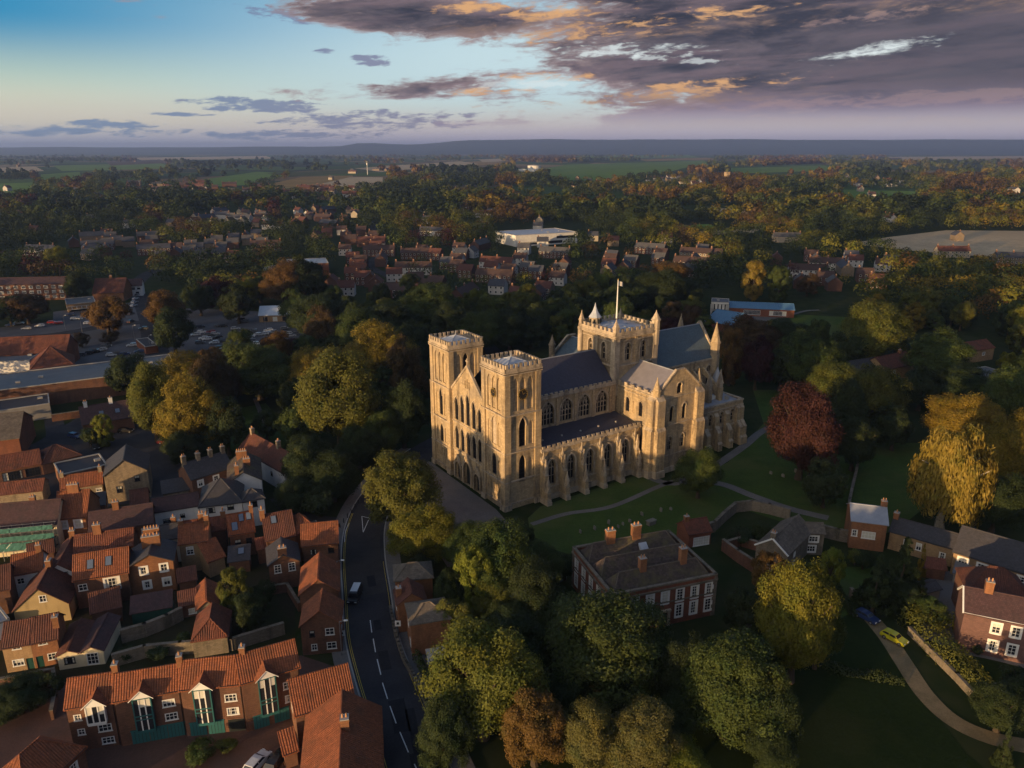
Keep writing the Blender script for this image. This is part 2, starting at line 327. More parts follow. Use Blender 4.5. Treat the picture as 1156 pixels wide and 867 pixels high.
# ------------------------------------------------------------------ mesh helpers
class Pl:
    """vertical plane: s along p0->p1, z up, d outwards (to the right of p0->p1)"""
    def __init__(s, p0, p1):
        s.p0 = Vector((p0[0], p0[1], 0)); e = Vector((p1[0] - p0[0], p1[1] - p0[1], 0)); s.L = e.length; s.e = e.normalized(); s.n = Vector((s.e.y, -s.e.x, 0))
    def __call__(s, a, z, d=0.0):
        q = s.p0 + s.e * a + s.n * d; return (q.x, q.y, z)
class MB:
    def __init__(s): s.v = []; s.f = []; s.m = []
    def poly(s, pts, m=0):
        i = len(s.v); s.v.extend(tuple(p) for p in pts); s.f.append(tuple(range(i, i + len(pts)))); s.m.append(m)
    def hexa(s, c, m=0):
        """8 corners: bottom 0-3 ring, top 4-7 ring"""
        i = len(s.v); s.v.extend(tuple(p) for p in c)
        for f in ((0, 3, 2, 1), (4, 5, 6, 7), (0, 1, 5, 4), (1, 2, 6, 5), (2, 3, 7, 6), (3, 0, 4, 7)):
            s.f.append(tuple(i + k for k in f)); s.m.append(m)
    def box(s, x0, x1, y0, y1, z0, z1, m=0):
        s.hexa([(x0, y0, z0), (x1, y0, z0), (x1, y1, z0), (x0, y1, z0), (x0, y0, z1), (x1, y0, z1), (x1, y1, z1), (x0, y1, z1)], m)
    def pbox(s, P, a0, a1, z0, z1, d0, d1, m=0):
        s.hexa([P(a0, z0, d1), P(a1, z0, d1), P(a1, z0, d0), P(a0, z0, d0), P(a0, z1, d1), P(a1, z1, d1), P(a1, z1, d0), P(a0, z1, d0)], m)
    def wedge(s, P, a0, a1, z0, z1, d0, d1, m=0):
        """weathering: full depth at z0 sloping to d0 at z1"""
        s.poly([P(a0, z0, d1), P(a1, z0, d1), P(a1, z1, d0), P(a0, z1, d0)], m)
        s.poly([P(a0, z0, d0), P(a0, z0, d1), P(a0, z1, d0)], m); s.poly([P(a1, z0, d1), P(a1, z0, d0), P(a1, z1, d0)], m)
    def cone(s, c, r0, r1, z0, z1, n=8, m=0, rot=None, cap=True):
        rot = math.pi / n if rot is None else rot
        A = [(c[0] + r0 * math.cos(rot + 2 * math.pi * k / n), c[1] + r0 * math.sin(rot + 2 * math.pi * k / n), z0) for k in range(n)]
        if r1 < 1e-4:
            for k in range(n): s.poly([A[k], A[(k + 1) % n], (c[0], c[1], z1)], m)
        else:
            B = [(c[0] + r1 * math.cos(rot + 2 * math.pi * k / n), c[1] + r1 * math.sin(rot + 2 * math.pi * k / n), z1) for k in range(n)]
            for k in range(n): s.poly([A[k], A[(k + 1) % n], B[(k + 1) % n], B[k]], m)
            if cap: s.poly(B, m)
    def prism(s, pts, z0, z1, m=0):
        n = len(pts)
        s.poly([(p[0], p[1], z1) for p in pts], m)
        for k in range(n):
            a, b = pts[k], pts[(k + 1) % n]; s.poly([(a[0], a[1], z0), (b[0], b[1], z0), (b[0], b[1], z1), (a[0], a[1], z1)], m)
    def tube(s, a, b, r0, r1, n=6, m=0):
        a = Vector(a); b = Vector(b); d = (b - a).normalized(); u = d.orthogonal().normalized(); v = d.cross(u)
        A = [a + (u * math.cos(2 * math.pi * k / n) + v * math.sin(2 * math.pi * k / n)) * r0 for k in range(n)]
        B = [b + (u * math.cos(2 * math.pi * k / n) + v * math.sin(2 * math.pi * k / n)) * r1 for k in range(n)]
        for k in range(n): s.poly([A[k], A[(k + 1) % n], B[(k + 1) % n], B[k]], m)
        s.poly(B, m); s.poly(A[::-1], m)
    def wall(s, P, outline, holes=(), depth=.3, m=0, rm=None):
        loops = [[Vector((a, z, 0)) for a, z in outline]] + [[Vector((a, z, 0)) for a, z in h] for h in holes]
        flat = [q for l in loops for q in l]; i = len(s.v)
        s.v.extend(P(q.x, q.y) for q in flat)
        if holes:
            for tr in tessellate_polygon(loops): s.f.append(tuple(i + k for k in tr)); s.m.append(m)
        else: s.f.append(tuple(range(i, i + len(flat)))); s.m.append(m)
        for h in holes:
            for k in range(len(h)):
                a, b = h[k], h[(k + 1) % len(h)]
                s.poly([P(*a), P(*b), P(b[0], b[1], -depth), P(a[0], a[1], -depth)], m if rm is None else rm)
    def bar(s, P, a, b, wd, d0, d1, m=0):
        """a bar in the wall plane from (s,z) a to b"""
        dx, dz = b[0] - a[0], b[1] - a[1]; L = math.hypot(dx, dz) or 1; nx, nz = -dz / L * wd / 2, dx / L * wd / 2
        q = [(a[0] + nx, a[1] + nz), (b[0] + nx, b[1] + nz), (b[0] - nx, b[1] - nz), (a[0] - nx, a[1] - nz)]
        s.hexa([P(x, z, d0) for x, z in q] + [P(x, z, d1) for x, z in q], m)
    def build(s, name, mats, parent=None, smooth=False):
        me = bpy.data.meshes.new(name)
        me.from_pydata(s.v, [], s.f)
        for k in (mats if isinstance(mats, (list, tuple)) else [mats]): me.materials.append(M[k])
        me.polygons.foreach_set('material_index', s.m)
        uv = me.uv_layers.new(name='UVMap'); Z = Vector((0, 0, 1)); dat = np.zeros(len(me.loops) * 2, np.float32)
        vs = [Vector(v) for v in s.v]
        for p in me.polygons:
            n = p.normal
            if abs(n.z) > .98: tt, bb = Vector((1, 0, 0)), Vector((0, 1, 0))
            else: tt = Z.cross(n).normalized(); bb = n.cross(tt)
            for li in p.loop_indices:
                q = vs[me.loops[li].vertex_index]; dat[2 * li] = q.dot(tt); dat[2 * li + 1] = q.dot(bb)
        uv.data.foreach_set('uv', dat)
        if smooth: me.polygons.foreach_set('use_smooth', [True] * len(me.polygons))
        o = bpy.data.objects.new(name, me); COL.objects.link(o)
        if parent: o.parent = parent
        return o
def thing(name, label, cat, loc=(0, 0, 0), rz=0.0, group=None):
    o = bpy.data.objects.new(name, None); COL.objects.link(o); o.empty_display_size = .5
    o.location = loc; o.rotation_euler = (0, 0, rz); return tag(o, label, cat, group)
def tag(o, label, cat, group=None, kind=None):
    o['label'] = label; o['category'] = cat
    if group: o['group'] = group
    if kind: o['kind'] = kind
    return o
def struct(o, label=None): 
    o['kind'] = 'structure'
    if label: o['label'] = label
    return o
def dup(root, loc, rz, label=None, group=None, scale=None, color=None):
    r = root.copy(); COL.objects.link(r); r.location = loc; r.rotation_euler = (0, 0, rz)
    if label: r['label'] = label
    if group: r['group'] = group
    if scale: r.scale = scale
    for ch in list(root.children):
        c = ch.copy(); COL.objects.link(c); c.parent = r
        if color and ch.name.split('.')[0] in color: c.color = color[ch.name.split('.')[0]]
        for g in ch.children:
            d = g.copy(); COL.objects.link(d); d.parent = c
            if color and g.name.split('.')[0] in color: d.color = color[g.name.split('.')[0]]
    return r
def sheet(name, pix, z, mat, world=False):
    """flat ground sheet; pix are photo points on the ground"""
    pts = [(p[0], p[1]) for p in pix] if world else [tuple(G(*p)[:2]) for p in pix]
    mb = MB(); i = 0
    flat = [Vector((a, b, 0)) for a, b in pts]
    mb.v = [(a, b, z) for a, b in pts]
    for tr in tessellate_polygon([flat]):
        a, b, c = tr
        if (flat[b] - flat[a]).cross(flat[c] - flat[a]).z < 0: b, c = c, b
        mb.f.append((a, b, c)); mb.m.append(0)
    return struct(mb.build(name, mat))
def smooth_line(pts, n=6):
    """Catmull-Rom through points"""
    P = [Vector(p) for p in pts]; P = [P[0] * 2 - P[1]] + P + [P[-1] * 2 - P[-2]]; out = []
    for i in range(1, len(P) - 2):
        for k in range(n):
            t = k / n; a, b, c, d = P[i - 1:i + 3]
            out.append(.5 * ((2 * b) + (c - a) * t + (2 * a - 5 * b + 4 * c - d) * t * t + (3 * b - a - 3 * c + d) * t ** 3))
    out.append(P[-2]); return out
def ribbon(mb, line, wd, z0, z1, m=0, off=0.0):
    """strip (or kerb if z1 > z0) along a world line"""
    L = [Vector((p[0], p[1], 0)) for p in line]; n = len(L); l = []; r = []
    for i in range(n):
        d = (L[min(i + 1, n - 1)] - L[max(i - 1, 0)]).normalized(); q = Vector((-d.y, d.x, 0)); c = L[i] + q * off
        l.append(c + q * wd / 2); r.append(c - q * wd / 2)
    for i in range(n - 1):
        a, b, c, d = r[i], r[i + 1], l[i + 1], l[i]
        mb.poly([(p.x, p.y, z1) for p in (a, b, c, d)], m)
        if z1 - z0 > .01:
            mb.poly([(a.x, a.y, z0), (b.x, b.y, z0), (b.x, b.y, z1), (a.x, a.y, z1)], m)
            mb.poly([(c.x, c.y, z0), (d.x, d.y, z0), (d.x, d.y, z1), (c.x, c.y, z1)], m)
    if z1 - z0 > .01:
        for k in (0, -1): mb.poly([(r[k].x, r[k].y, z0), (l[k].x, l[k].y, z0), (l[k].x, l[k].y, z1), (r[k].x, r[k].y, z1)], m)
def pxline(pts, n=6): return smooth_line([tuple(G(*p)[:2]) + (0,) for p in pts], n)
# ------------------------------------------------------------------ the ground, roads, fields and hills
def ground():
    mb = MB(); mb.poly([(-24000, -2600, 0), (24000, -2600, 0), (24000, 27000, 0), (-24000, 27000, 0)]); struct(mb.build('ground', 'countryside'))
    # hills on the horizon
    mb = MB(); rr = random.Random(3); nx, Y = 120, [11500, 13200, 14800, 16200, 19000]
    X = [-17000 + 36000 * i / nx for i in range(nx + 1)]
    def crest(x):
        px = 578 + x / 15000 * FPX / _cp * .98
        k = [(-500, 95), (0, 105), (250, 112), (385, 120), (415, 185), (470, 165), (540, 235), (640, 248), (760, 250), (900, 240), (1000, 246), (1156, 240), (1500, 235)]
        for (a, ha), (b, hb) in zip(k, k[1:]):
            if px <= b: t = min(max((px - a) / (b - a), 0), 1); t = t * t * (3 - 2 * t); return ha + (hb - ha) * t
        return 235
    ph = [rr.uniform(0, 6.3) for _ in range(6)]
    def hgt(x, j):
        h = crest(x) * (.0, .35, 1.0, .93, .4)[j]
        return h + (0 if j == 0 else 5 * math.sin(x / 700 + ph[0]) + 3 * math.sin(x / 290 + ph[1] + j) + 1.5 * math.sin(x / 130 + ph[2])) * (.6 if j == 1 else 1)
    for i in range(nx):
        for j in range(4):
            mb.poly([(X[i], Y[j], hgt(X[i], j)), (X[i + 1], Y[j], hgt(X[i + 1], j)), (X[i + 1], Y[j + 1], hgt(X[i + 1], j + 1)), (X[i], Y[j + 1], hgt(X[i], j + 1))])
    struct(mb.build('hills', 'hill_cover'))
    # fields in the middle distance (photo points of their corners on the ground)
    z = .02
    F = [('field_green', [(611, 191), (640, 186), (739, 183), (795, 181), (800, 186), (770, 190), (742, 198), (690, 204), (625, 203)]),
         ('field_tan', [(960, 275), (1000, 268), (1068, 260), (1200, 261), (1200, 293), (1103, 289), (1030, 283)]), ('field_green', [(60, 187), (180, 184), (200, 190), (70, 193)]), ('field_tan', [(-20, 190), (40, 188), (50, 193), (-20, 196)]), ('field_gold', [(430, 187), (560, 181), (575, 185), (450, 191)]), ('field_green', [(820, 190), (930, 187), (950, 192), (830, 196)]), ('field_tan', [(1000, 177), (1200, 176), (1200, 180), (1010, 181)]), ('field_green', [(620, 176), (780, 175), (790, 178), (630, 179)]), ('field_tan', [(150, 178), (300, 176), (310, 179), (160, 181)]), ('field_gold', [(720, 180), (800, 178), (810, 180), (730, 182)]),
         ('field_green', [(952, 214), (1034, 216), (1031, 229), (955, 229)]), ('field_olive', [(1060, 216), (1160, 219), (1160, 228), (1085, 223)]),
         ('field_gold', [(284, 212), (340, 200), (398, 198), (400, 204), (345, 213)]), ('field_tan', [(352, 210), (395, 200), (432, 200), (432, 211)]),
         ('field_green', [(206, 206), (290, 194), (330, 196), (280, 209), (232, 211)]), ('field_green', [(-20, 208), (40, 206), (36, 222), (-20, 226)]), ('field_green', [(46, 197), (90, 194), (92, 203), (46, 207)]),
         ('field_olive', [(300, 196), (420, 190), (425, 194), (340, 199)]), ('field_tan', [(792, 234), (882, 238), (880, 243), (792, 239)]), ('field_gold', [(792, 190), (810, 187), (812, 193), (794, 196)]),
         ('field_brown', [(900, 181), (1018, 178), (1018, 184), (930, 186)]), ('field_tan', [(400, 190), (520, 182), (540, 185), (430, 194)]), ('field_olive', [(1020, 186), (1130, 184), (1156, 196), (1040, 192)]),
         ('field_tan', [(540, 180), (590, 178), (600, 181), (545, 183)]), ('field_green', [(760, 255), (800, 253), (812, 258), (765, 260)]), ('field_tan', [(775, 262), (860, 258), (850, 263), (778, 266)]),
         ('field_gold', [(1090, 180), (1156, 178), (1156, 182), (1100, 184)]), ('field_green', [(820, 177), (900, 176), (905, 179), (825, 180)]), ('field_brown', [(120, 183), (180, 180), (190, 184), (125, 187)])]
    for mt, pts in F: sheet('field', pts, z, mt); z += .002
    # churchyard, lawns, meadow
    sheet('lawn', [(596, 585), (610, 572), (720, 536), (762, 548), (822, 522), (862, 478), (850, 440), (905, 440), (1000, 520), (1010, 575), (960, 600), (885, 590), (830, 572), (810, 600), (760, 618), (640, 625), (600, 612)], .02, 'leafy_grass')
    sheet('lawn', [(955, 500), (1040, 500), (1060, 560), (1010, 600), (960, 610), (955, 560)], .024, 'leafy_grass')
    sheet('lawn', [(860, 365), (900, 355), (955, 358), (962, 385), (905, 395), (880, 385)], .02, 'leafy_grass')
    sheet('lawn', [(940, 640), (985, 640), (985, 680), (945, 700), (925, 690)], .026, 'leafy_grass')
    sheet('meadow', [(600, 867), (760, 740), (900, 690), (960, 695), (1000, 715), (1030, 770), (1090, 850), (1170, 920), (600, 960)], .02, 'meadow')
    sheet('lawn', [(1040, 735), (1085, 735), (1180, 765), (1180, 840), (1110, 800)], .024, 'meadow')
    sheet('lawn', [(225, 470), (300, 455), (330, 490), (310, 520), (250, 505)], .02, 'leafy_grass')
    sheet('garden_ground', [(-60, 560), (180, 560), (330, 590), (335, 760), (-60, 790)], .016, 'soil')
    sheet('courtyard', [(-60, 790), (74, 770), (340, 740), (400, 760), (440, 900), (-60, 960)], .022, 'courtyard_brick')
    sheet('courtyard', [(40, 500), (90, 470), (165, 480), (200, 520), (215, 560), (100, 575), (-40, 570), (-40, 530)], .022, 'asphalt')
    sheet('playground', [(828, 352), (880, 353), (888, 366), (850, 374), (815, 370)], .024, 'paving')
    sheet('courtyard', [(1050, 640), (1095, 650), (1085, 735), (1040, 720)], .028, 'paving')
    sheet('forecourt', [(470, 515), (487, 522), (560, 575), (575, 592), (560, 640), (505, 640), (455, 560)], .026, 'paving')
    sheet('car_park', [(165, 352), (215, 348), (300, 352), (395, 372), (400, 400), (330, 415), (250, 415), (150, 430), (-20, 440), (-20, 372), (100, 358)], .02, 'car_park_asphalt')
    sheet('car_park', [(60, 352), (160, 340), (170, 350), (150, 372), (60, 385)], .03, 'car_park_asphalt')
    # roads
    def road(name, pts, wd, z=.034, mat='asphalt', n=6, kerb=True):
        L = pxline(pts, n); mb = MB(); ribbon(mb, L, wd, z, z); struct(mb.build(name, mat))
        return L
    main = [(520, 1010), (474, 880), (452, 815), (432, 760), (419, 715), (414, 670), (410, 630), (412, 595), (424, 565), (446, 538), (474, 513), (505, 495), (540, 480)]
    L = road('road', main, 8.6)
    def side(off, wd, nm, mat, z0, z1, a=0, b=None):
        mb = MB(); ribbon(mb, L[a:b], wd, z0, z1, 0, off); return struct(mb.build(nm, mat))
    side(4.42, .24, 'kerb', 'concrete', 0, .13, 0, 62); side(-4.42, .24, 'kerb', 'concrete', 0, .13, 0, 50)
    side(5.75, 2.4, 'pavement', 'paving', 0, .124, 0, 62); side(-6.0, 2.9, 'pavement', 'paving', 0, .124, 0, 44)
    for o_ in (3.95, 3.68): side(o_, .10, 'yellow_line', 'yellow_line', .040, .040, 0, 46)
    side(-3.95, .09, 'yellow_line', 'yellow_line', .040, .040, 0, 36)
    mb = MB(); ribbon(mb, pxline([(414, 672), (410, 635), (411, 598), (422, 568)], 8), 7.2, .0375, .0375); struct(mb.build('road_patch', 'asphalt_worn'))
    mb = MB()
    for a, b in (((450, 230), (457, 283)), ((463, 310), (473, 368)), ((480, 398), (496, 465)), ((503, 500), (525, 570)), ((535, 600), (562, 675)), ((578, 712), (615, 800)), ((640, 850), (655, 880))):
        p, q = [G(300 + x[0] * .262, 640 + x[1] * .262) for x in (a, b)]; ribbon(mb, [p, q], .16, .041, .041)
    struct(mb.build('centre_line', 'white_line'))
    for (px, py), w_, l_ in (((432, 735), 1.6, 5), ((447, 790), 2.4, 7), ((425, 700), 1.2, 3), ((462, 800), 1.4, 9), ((470, 850), 2, 5), ((418, 650), 1.5, 4)):
        a, b = G(px, py), G(px + 3, py + 14); d = (b - a).normalized(); mb = MB(); ribbon(mb, [a, a + d * l_], w_, .0385, .0385); struct(mb.build('road_patch', 'road_repair'))
    mb = MB(); T = [G(408.5, 583), G(417, 585), G(410, 601)]
    for k in range(3): ribbon(mb, [T[k], T[(k + 1) % 3]], .14, .042, .042)
    for pts in (((391, 590), (387, 602), (386, 616)), ((394, 591), (390, 600), (389, 612)),):
        ribbon(mb, pxline(pts, 3), .12, .042, .042)
    struct(mb.build('road_marking', 'white_line'))
    road('side_street', [(410, 598), (380, 592), (345, 585), (318, 560)], 6.0, .031)
    road('side_street', [(60, 470), (62, 497), (40, 528), (-20, 545)], 5.0, .03)
    road('side_street', [(75, 500), (120, 500), (170, 510), (205, 530), (200, 560)], 4.5, .032)
    road('street', [(178, 400), (172, 380), (168, 360), (160, 340), (152, 325), (165, 310), (190, 300)], 9, .036)
    road('street', [(-20, 385), (60, 378), (120, 368), (170, 362), (215, 350)], 8, .033)
    road('street', [(560, 400), (480, 330), (440, 312), (418, 300), (428, 285), (420, 268), (424, 240)], 7, .03)
    # footpaths
    for pts, wd, mt in (([(600, 592), (640, 580), (690, 572), (742, 550), (770, 540)], 1.5, 'paving'), ([(720, 534), (760, 546), (800, 530), (838, 505), (862, 486), (900, 470)], 2.4, 'paving'),
                    ([(770, 545), (812, 546), (850, 560), (890, 574), (935, 585)], 2.6, 'paving'), ([(985, 700), (1003, 722), (1020, 748), (1045, 785), (1078, 815), (1125, 835), (1200, 850)], 3.0, 'gravel'),
                    ([(288, 450), (296, 470), (304, 485)], 1.4, 'paving'), ([(1080, 735), (1120, 742), (1180, 758)], 1.6, 'paving'), ([(890, 375), (870, 365), (905, 352), (925, 350)], 2.2, 'paving')):
        mb = MB(); ribbon(mb, pxline(pts, 6), wd, .044, .044); struct(mb.build('footpath', mt))
ground()
# ------------------------------------------------------------------ the cathedral
CATH = G(570.7, 577); CROT = R(34.0)
def arch(c, z0, wd, zs, zt, n=5):
    """pointed (or round, when zt - zs = wd/2) opening outline"""
    h = wd / 2; Hh = max(zt - zs, h * .999); cc = (Hh * Hh - h * h) / wd; rad = h + cc; p = [(c - h, z0), (c + h, z0), (c + h, zs)]
    a1 = math.atan2(Hh, cc)
    for k in range(1, n): a = a1 * k / n; p.append((c - cc + rad * math.cos(a), zs + rad * math.sin(a)))
    p.append((c, zt))
    for k in range(n - 1, 0, -1): a = a1 * k / n; p.append((c + cc - rad * math.cos(a), zs + rad * math.sin(a)))
    p.append((c - h, zs)); return p
def arch_h(x, c, wd, zs, zt):
    h = wd / 2; Hh = max(zt - zs, h * .999); cc = (Hh * Hh - h * h) / wd; rad = h + cc; q = abs(x - c)
    return zs + math.sqrt(max(rad * rad - (q + cc) ** 2, 0))
def hood(mb, P, c, wd, zs, zt, b=.28, pr=.16, z0=None, m=1, n=6):
    """moulded ring standing proud around an arch head (down to z0 when it is a full surround)"""
    i = arch(c, zs if z0 is None else z0, wd + .02, zs, zt, n)[1:]; o = arch(c, zs if z0 is None else z0, wd + 2 * b, zs, zt + b * 1.15, n)[1:]
    i.append((c - wd / 2 - .01, zs if z0 is None else z0)); o.append((c - wd / 2 - b, zs if z0 is None else z0))
    for k in range(len(i) - 1):
        a, b2, c2, d = o[k], o[k + 1], i[k + 1], i[k]
        mb.poly([P(*a, pr), P(*b2, pr), P(*c2, pr), P(*d, pr)], m)
        mb.poly([P(*a, 0), P(*b2, 0), P(*b2, pr), P(*a, pr)], m); mb.poly([P(*d, pr), P(*c2, pr), P(*c2, -.05), P(*d, -.05)], m)
def cwin(parent, P, c, z0, wd, zs, zt, depth=.5, lights=1, glass='church_glass', bars=.16):
    mb = MB(); mb.poly([P(a, z, -depth + .02) for a, z in arch(c, z0, wd - .001, zs, zt, 6)], 0)
    d0, d1 = -depth + .03, -depth + .22
    if lights > 1:
        lw = wd / lights
        for k in range(1, lights):
            x = c - wd / 2 + lw * k; mb.bar(P, (x, z0), (x, arch_h(x, c, wd, zs, zt) - .05), bars, d0, d1, 1)
        for k in range(lights):           # little arches at the head of each light, above them interlacing curves
            x = c - wd / 2 + lw * (k + .5); zz = zs - lw * .3
            for s_ in (-1, 1): mb.bar(P, (x + s_ * lw / 2, zz - lw * .35), (x, zz + lw * .35), bars * .8, d0 + .01, d1 - .02, 1)
        for k in range(1, lights):
            x0 = c - wd / 2 + lw * k
            for s_ in (-1, 1):
                prev = (x0, zs)
                for j in range(1, 5):
                    q = (x0 + s_ * lw * .28 * j, zs + (zt - zs) * (1 - (1 - j / 4.) ** 2) * .8)
                    if q[1] > arch_h(q[0], c, wd, zs, zt) - .08 or abs(q[0] - c) > wd / 2: break
                    mb.bar(P, prev, q, bars * .7, d0 + .02, d1 - .03, 1); prev = q
        zt2 = z0 + (zs - z0) * .48; mb.bar(P, (c - wd / 2, zt2), (c + wd / 2, zt2), bars * .7, d0 + .015, d1 - .04, 1)
    else:
        k = z0 + .9
        while k < zs: mb.bar(P, (c - wd / 2, k), (c + wd / 2, k), .05, d0, d0 + .05, 2); k += 1.0
    return mb.build('window', [glass, 'ashlar_trim', 'black_paint'], parent)
def niche(holes, mb, P, c, z0, wd, zs, zt, depth=.3, m=0):
    """blind arch: hole plus a stone back"""
    a = arch(c, z0, wd, zs, zt); holes.append(a); mb.poly([P(x, z, -depth) for x, z in a], m)
def crenel(mb, P, s0, s1, z, lo=.7, hi=1.35, mw=.85, t=.4, d=.12, m=1, trim=1):
    mb.pbox(P, s0, s1, z - .28, z - .003, d - t, d + .22, trim)          # cornice
    mb.pbox(P, s0, s1, z, z + lo, d - t, d, m)
    n = max(2, int(round((s1 - s0) / (mw * 2)))); st = (s1 - s0) / n
    for k in range(n):
        a = s0 + st * (k + .5) - mw / 2; mb.pbox(P, a, a + mw, z + lo + .002, z + hi - .12, d - t, d, m); mb.pbox(P, a - .06, a + mw + .06, z + hi - .118, z + hi, d - t - .05, d + .06, trim)
def stringc(mb, P, z, s0=0, s1=None, h=.3, d=.18, m=1): mb.pbox(P, s0, P.L if s1 is None else s1, z, z + h, -.02, d, m)
def buttress(mb, P, s, wd, steps, m=0, d0=-.02):
    z = 0.0
    for k, (zt, dep) in enumerate(steps):
        nx = steps[k + 1][1] if k + 1 < len(steps) else d0
        mb.pbox(P, s - wd / 2, s + wd / 2, z, zt, d0, dep, m); sl = (dep - nx) * 1.2
        mb.wedge(P, s - wd / 2, s + wd / 2, zt + .002, zt + sl, nx if nx > 0 else 0, dep, 1); z = zt + .003
def gabled_cap(mb, P, s, wd, z, d0, d1, h, m=1):
    a0, a1 = s - wd / 2 - .08, s + wd / 2 + .08
    mb.poly([P(a0, z, d1), P(a1, z, d1), P(s, z + h, d1)], m); mb.poly([P(a0, z, d0), P(a1, z, d0), P(s, z + h, d0)], m)
    mb.poly([P(a0, z, d0), P(a0, z, d1), P(s, z + h, d1), P(s, z + h, d0)], m); mb.poly([P(a1, z, d0), P(a1, z, d1), P(s, z + h, d1), P(s, z + h, d0)], m)
def pinn(mb, x, y, r, z0, z1, zt, n=4, m=1, crock=True):
    rot = math.pi / 4 if n == 4 else None; k = 1.414 if n == 4 else 1
    mb.cone((x, y), r * k, r * k, z0, z1, n, m, rot); mb.cone((x, y), r * k * 1.22, r * k * 1.22, z1 - .25, z1 + .05, n, m, rot)
    mb.cone((x, y), r * k * 1.05, .05, z1 + .051, zt, n, m, rot); mb.cone((x, y), .16, .05, zt - .15, zt + .3, 6, m)
def roof2(name, parent, mat, x0, x1, y0, y1, ze, zr, axis='x', ov=0.0, ridge='lead', nx=8):
    """pitched roof over a rectangle, ridge along axis; slightly uneven"""
    mb = MB(); rr = random.Random(hash((round(x0), round(y0))) & 255)
    if axis == 'x': f = lambda a, b, z: (a, b, z); A0, A1, B0, B1 = x0, x1, y0, y1
    else: f = lambda a, b, z: (b, a, z); A0, A1, B0, B1 = y0, y1, x0, x1
    bm = (B0 + B1) / 2
    for i in range(nx):
        a, b = A0 + (A1 - A0) * i / nx, A0 + (A1 - A0) * (i + 1) / nx
        mb.poly([f(a, B0 - ov, ze), f(b, B0 - ov, ze), f(b, bm, zr), f(a, bm, zr)], 0); mb.poly([f(a, B1 + ov, ze), f(b, B1 + ov, ze), f(b, bm, zr), f(a, bm, zr)], 0)
    p, q = f(A0, bm, zr), f(A1, bm, zr)
    mb.tube(p, q, .16, .16, 6, 1)
    return mb.build(name, [mat, ridge], parent)
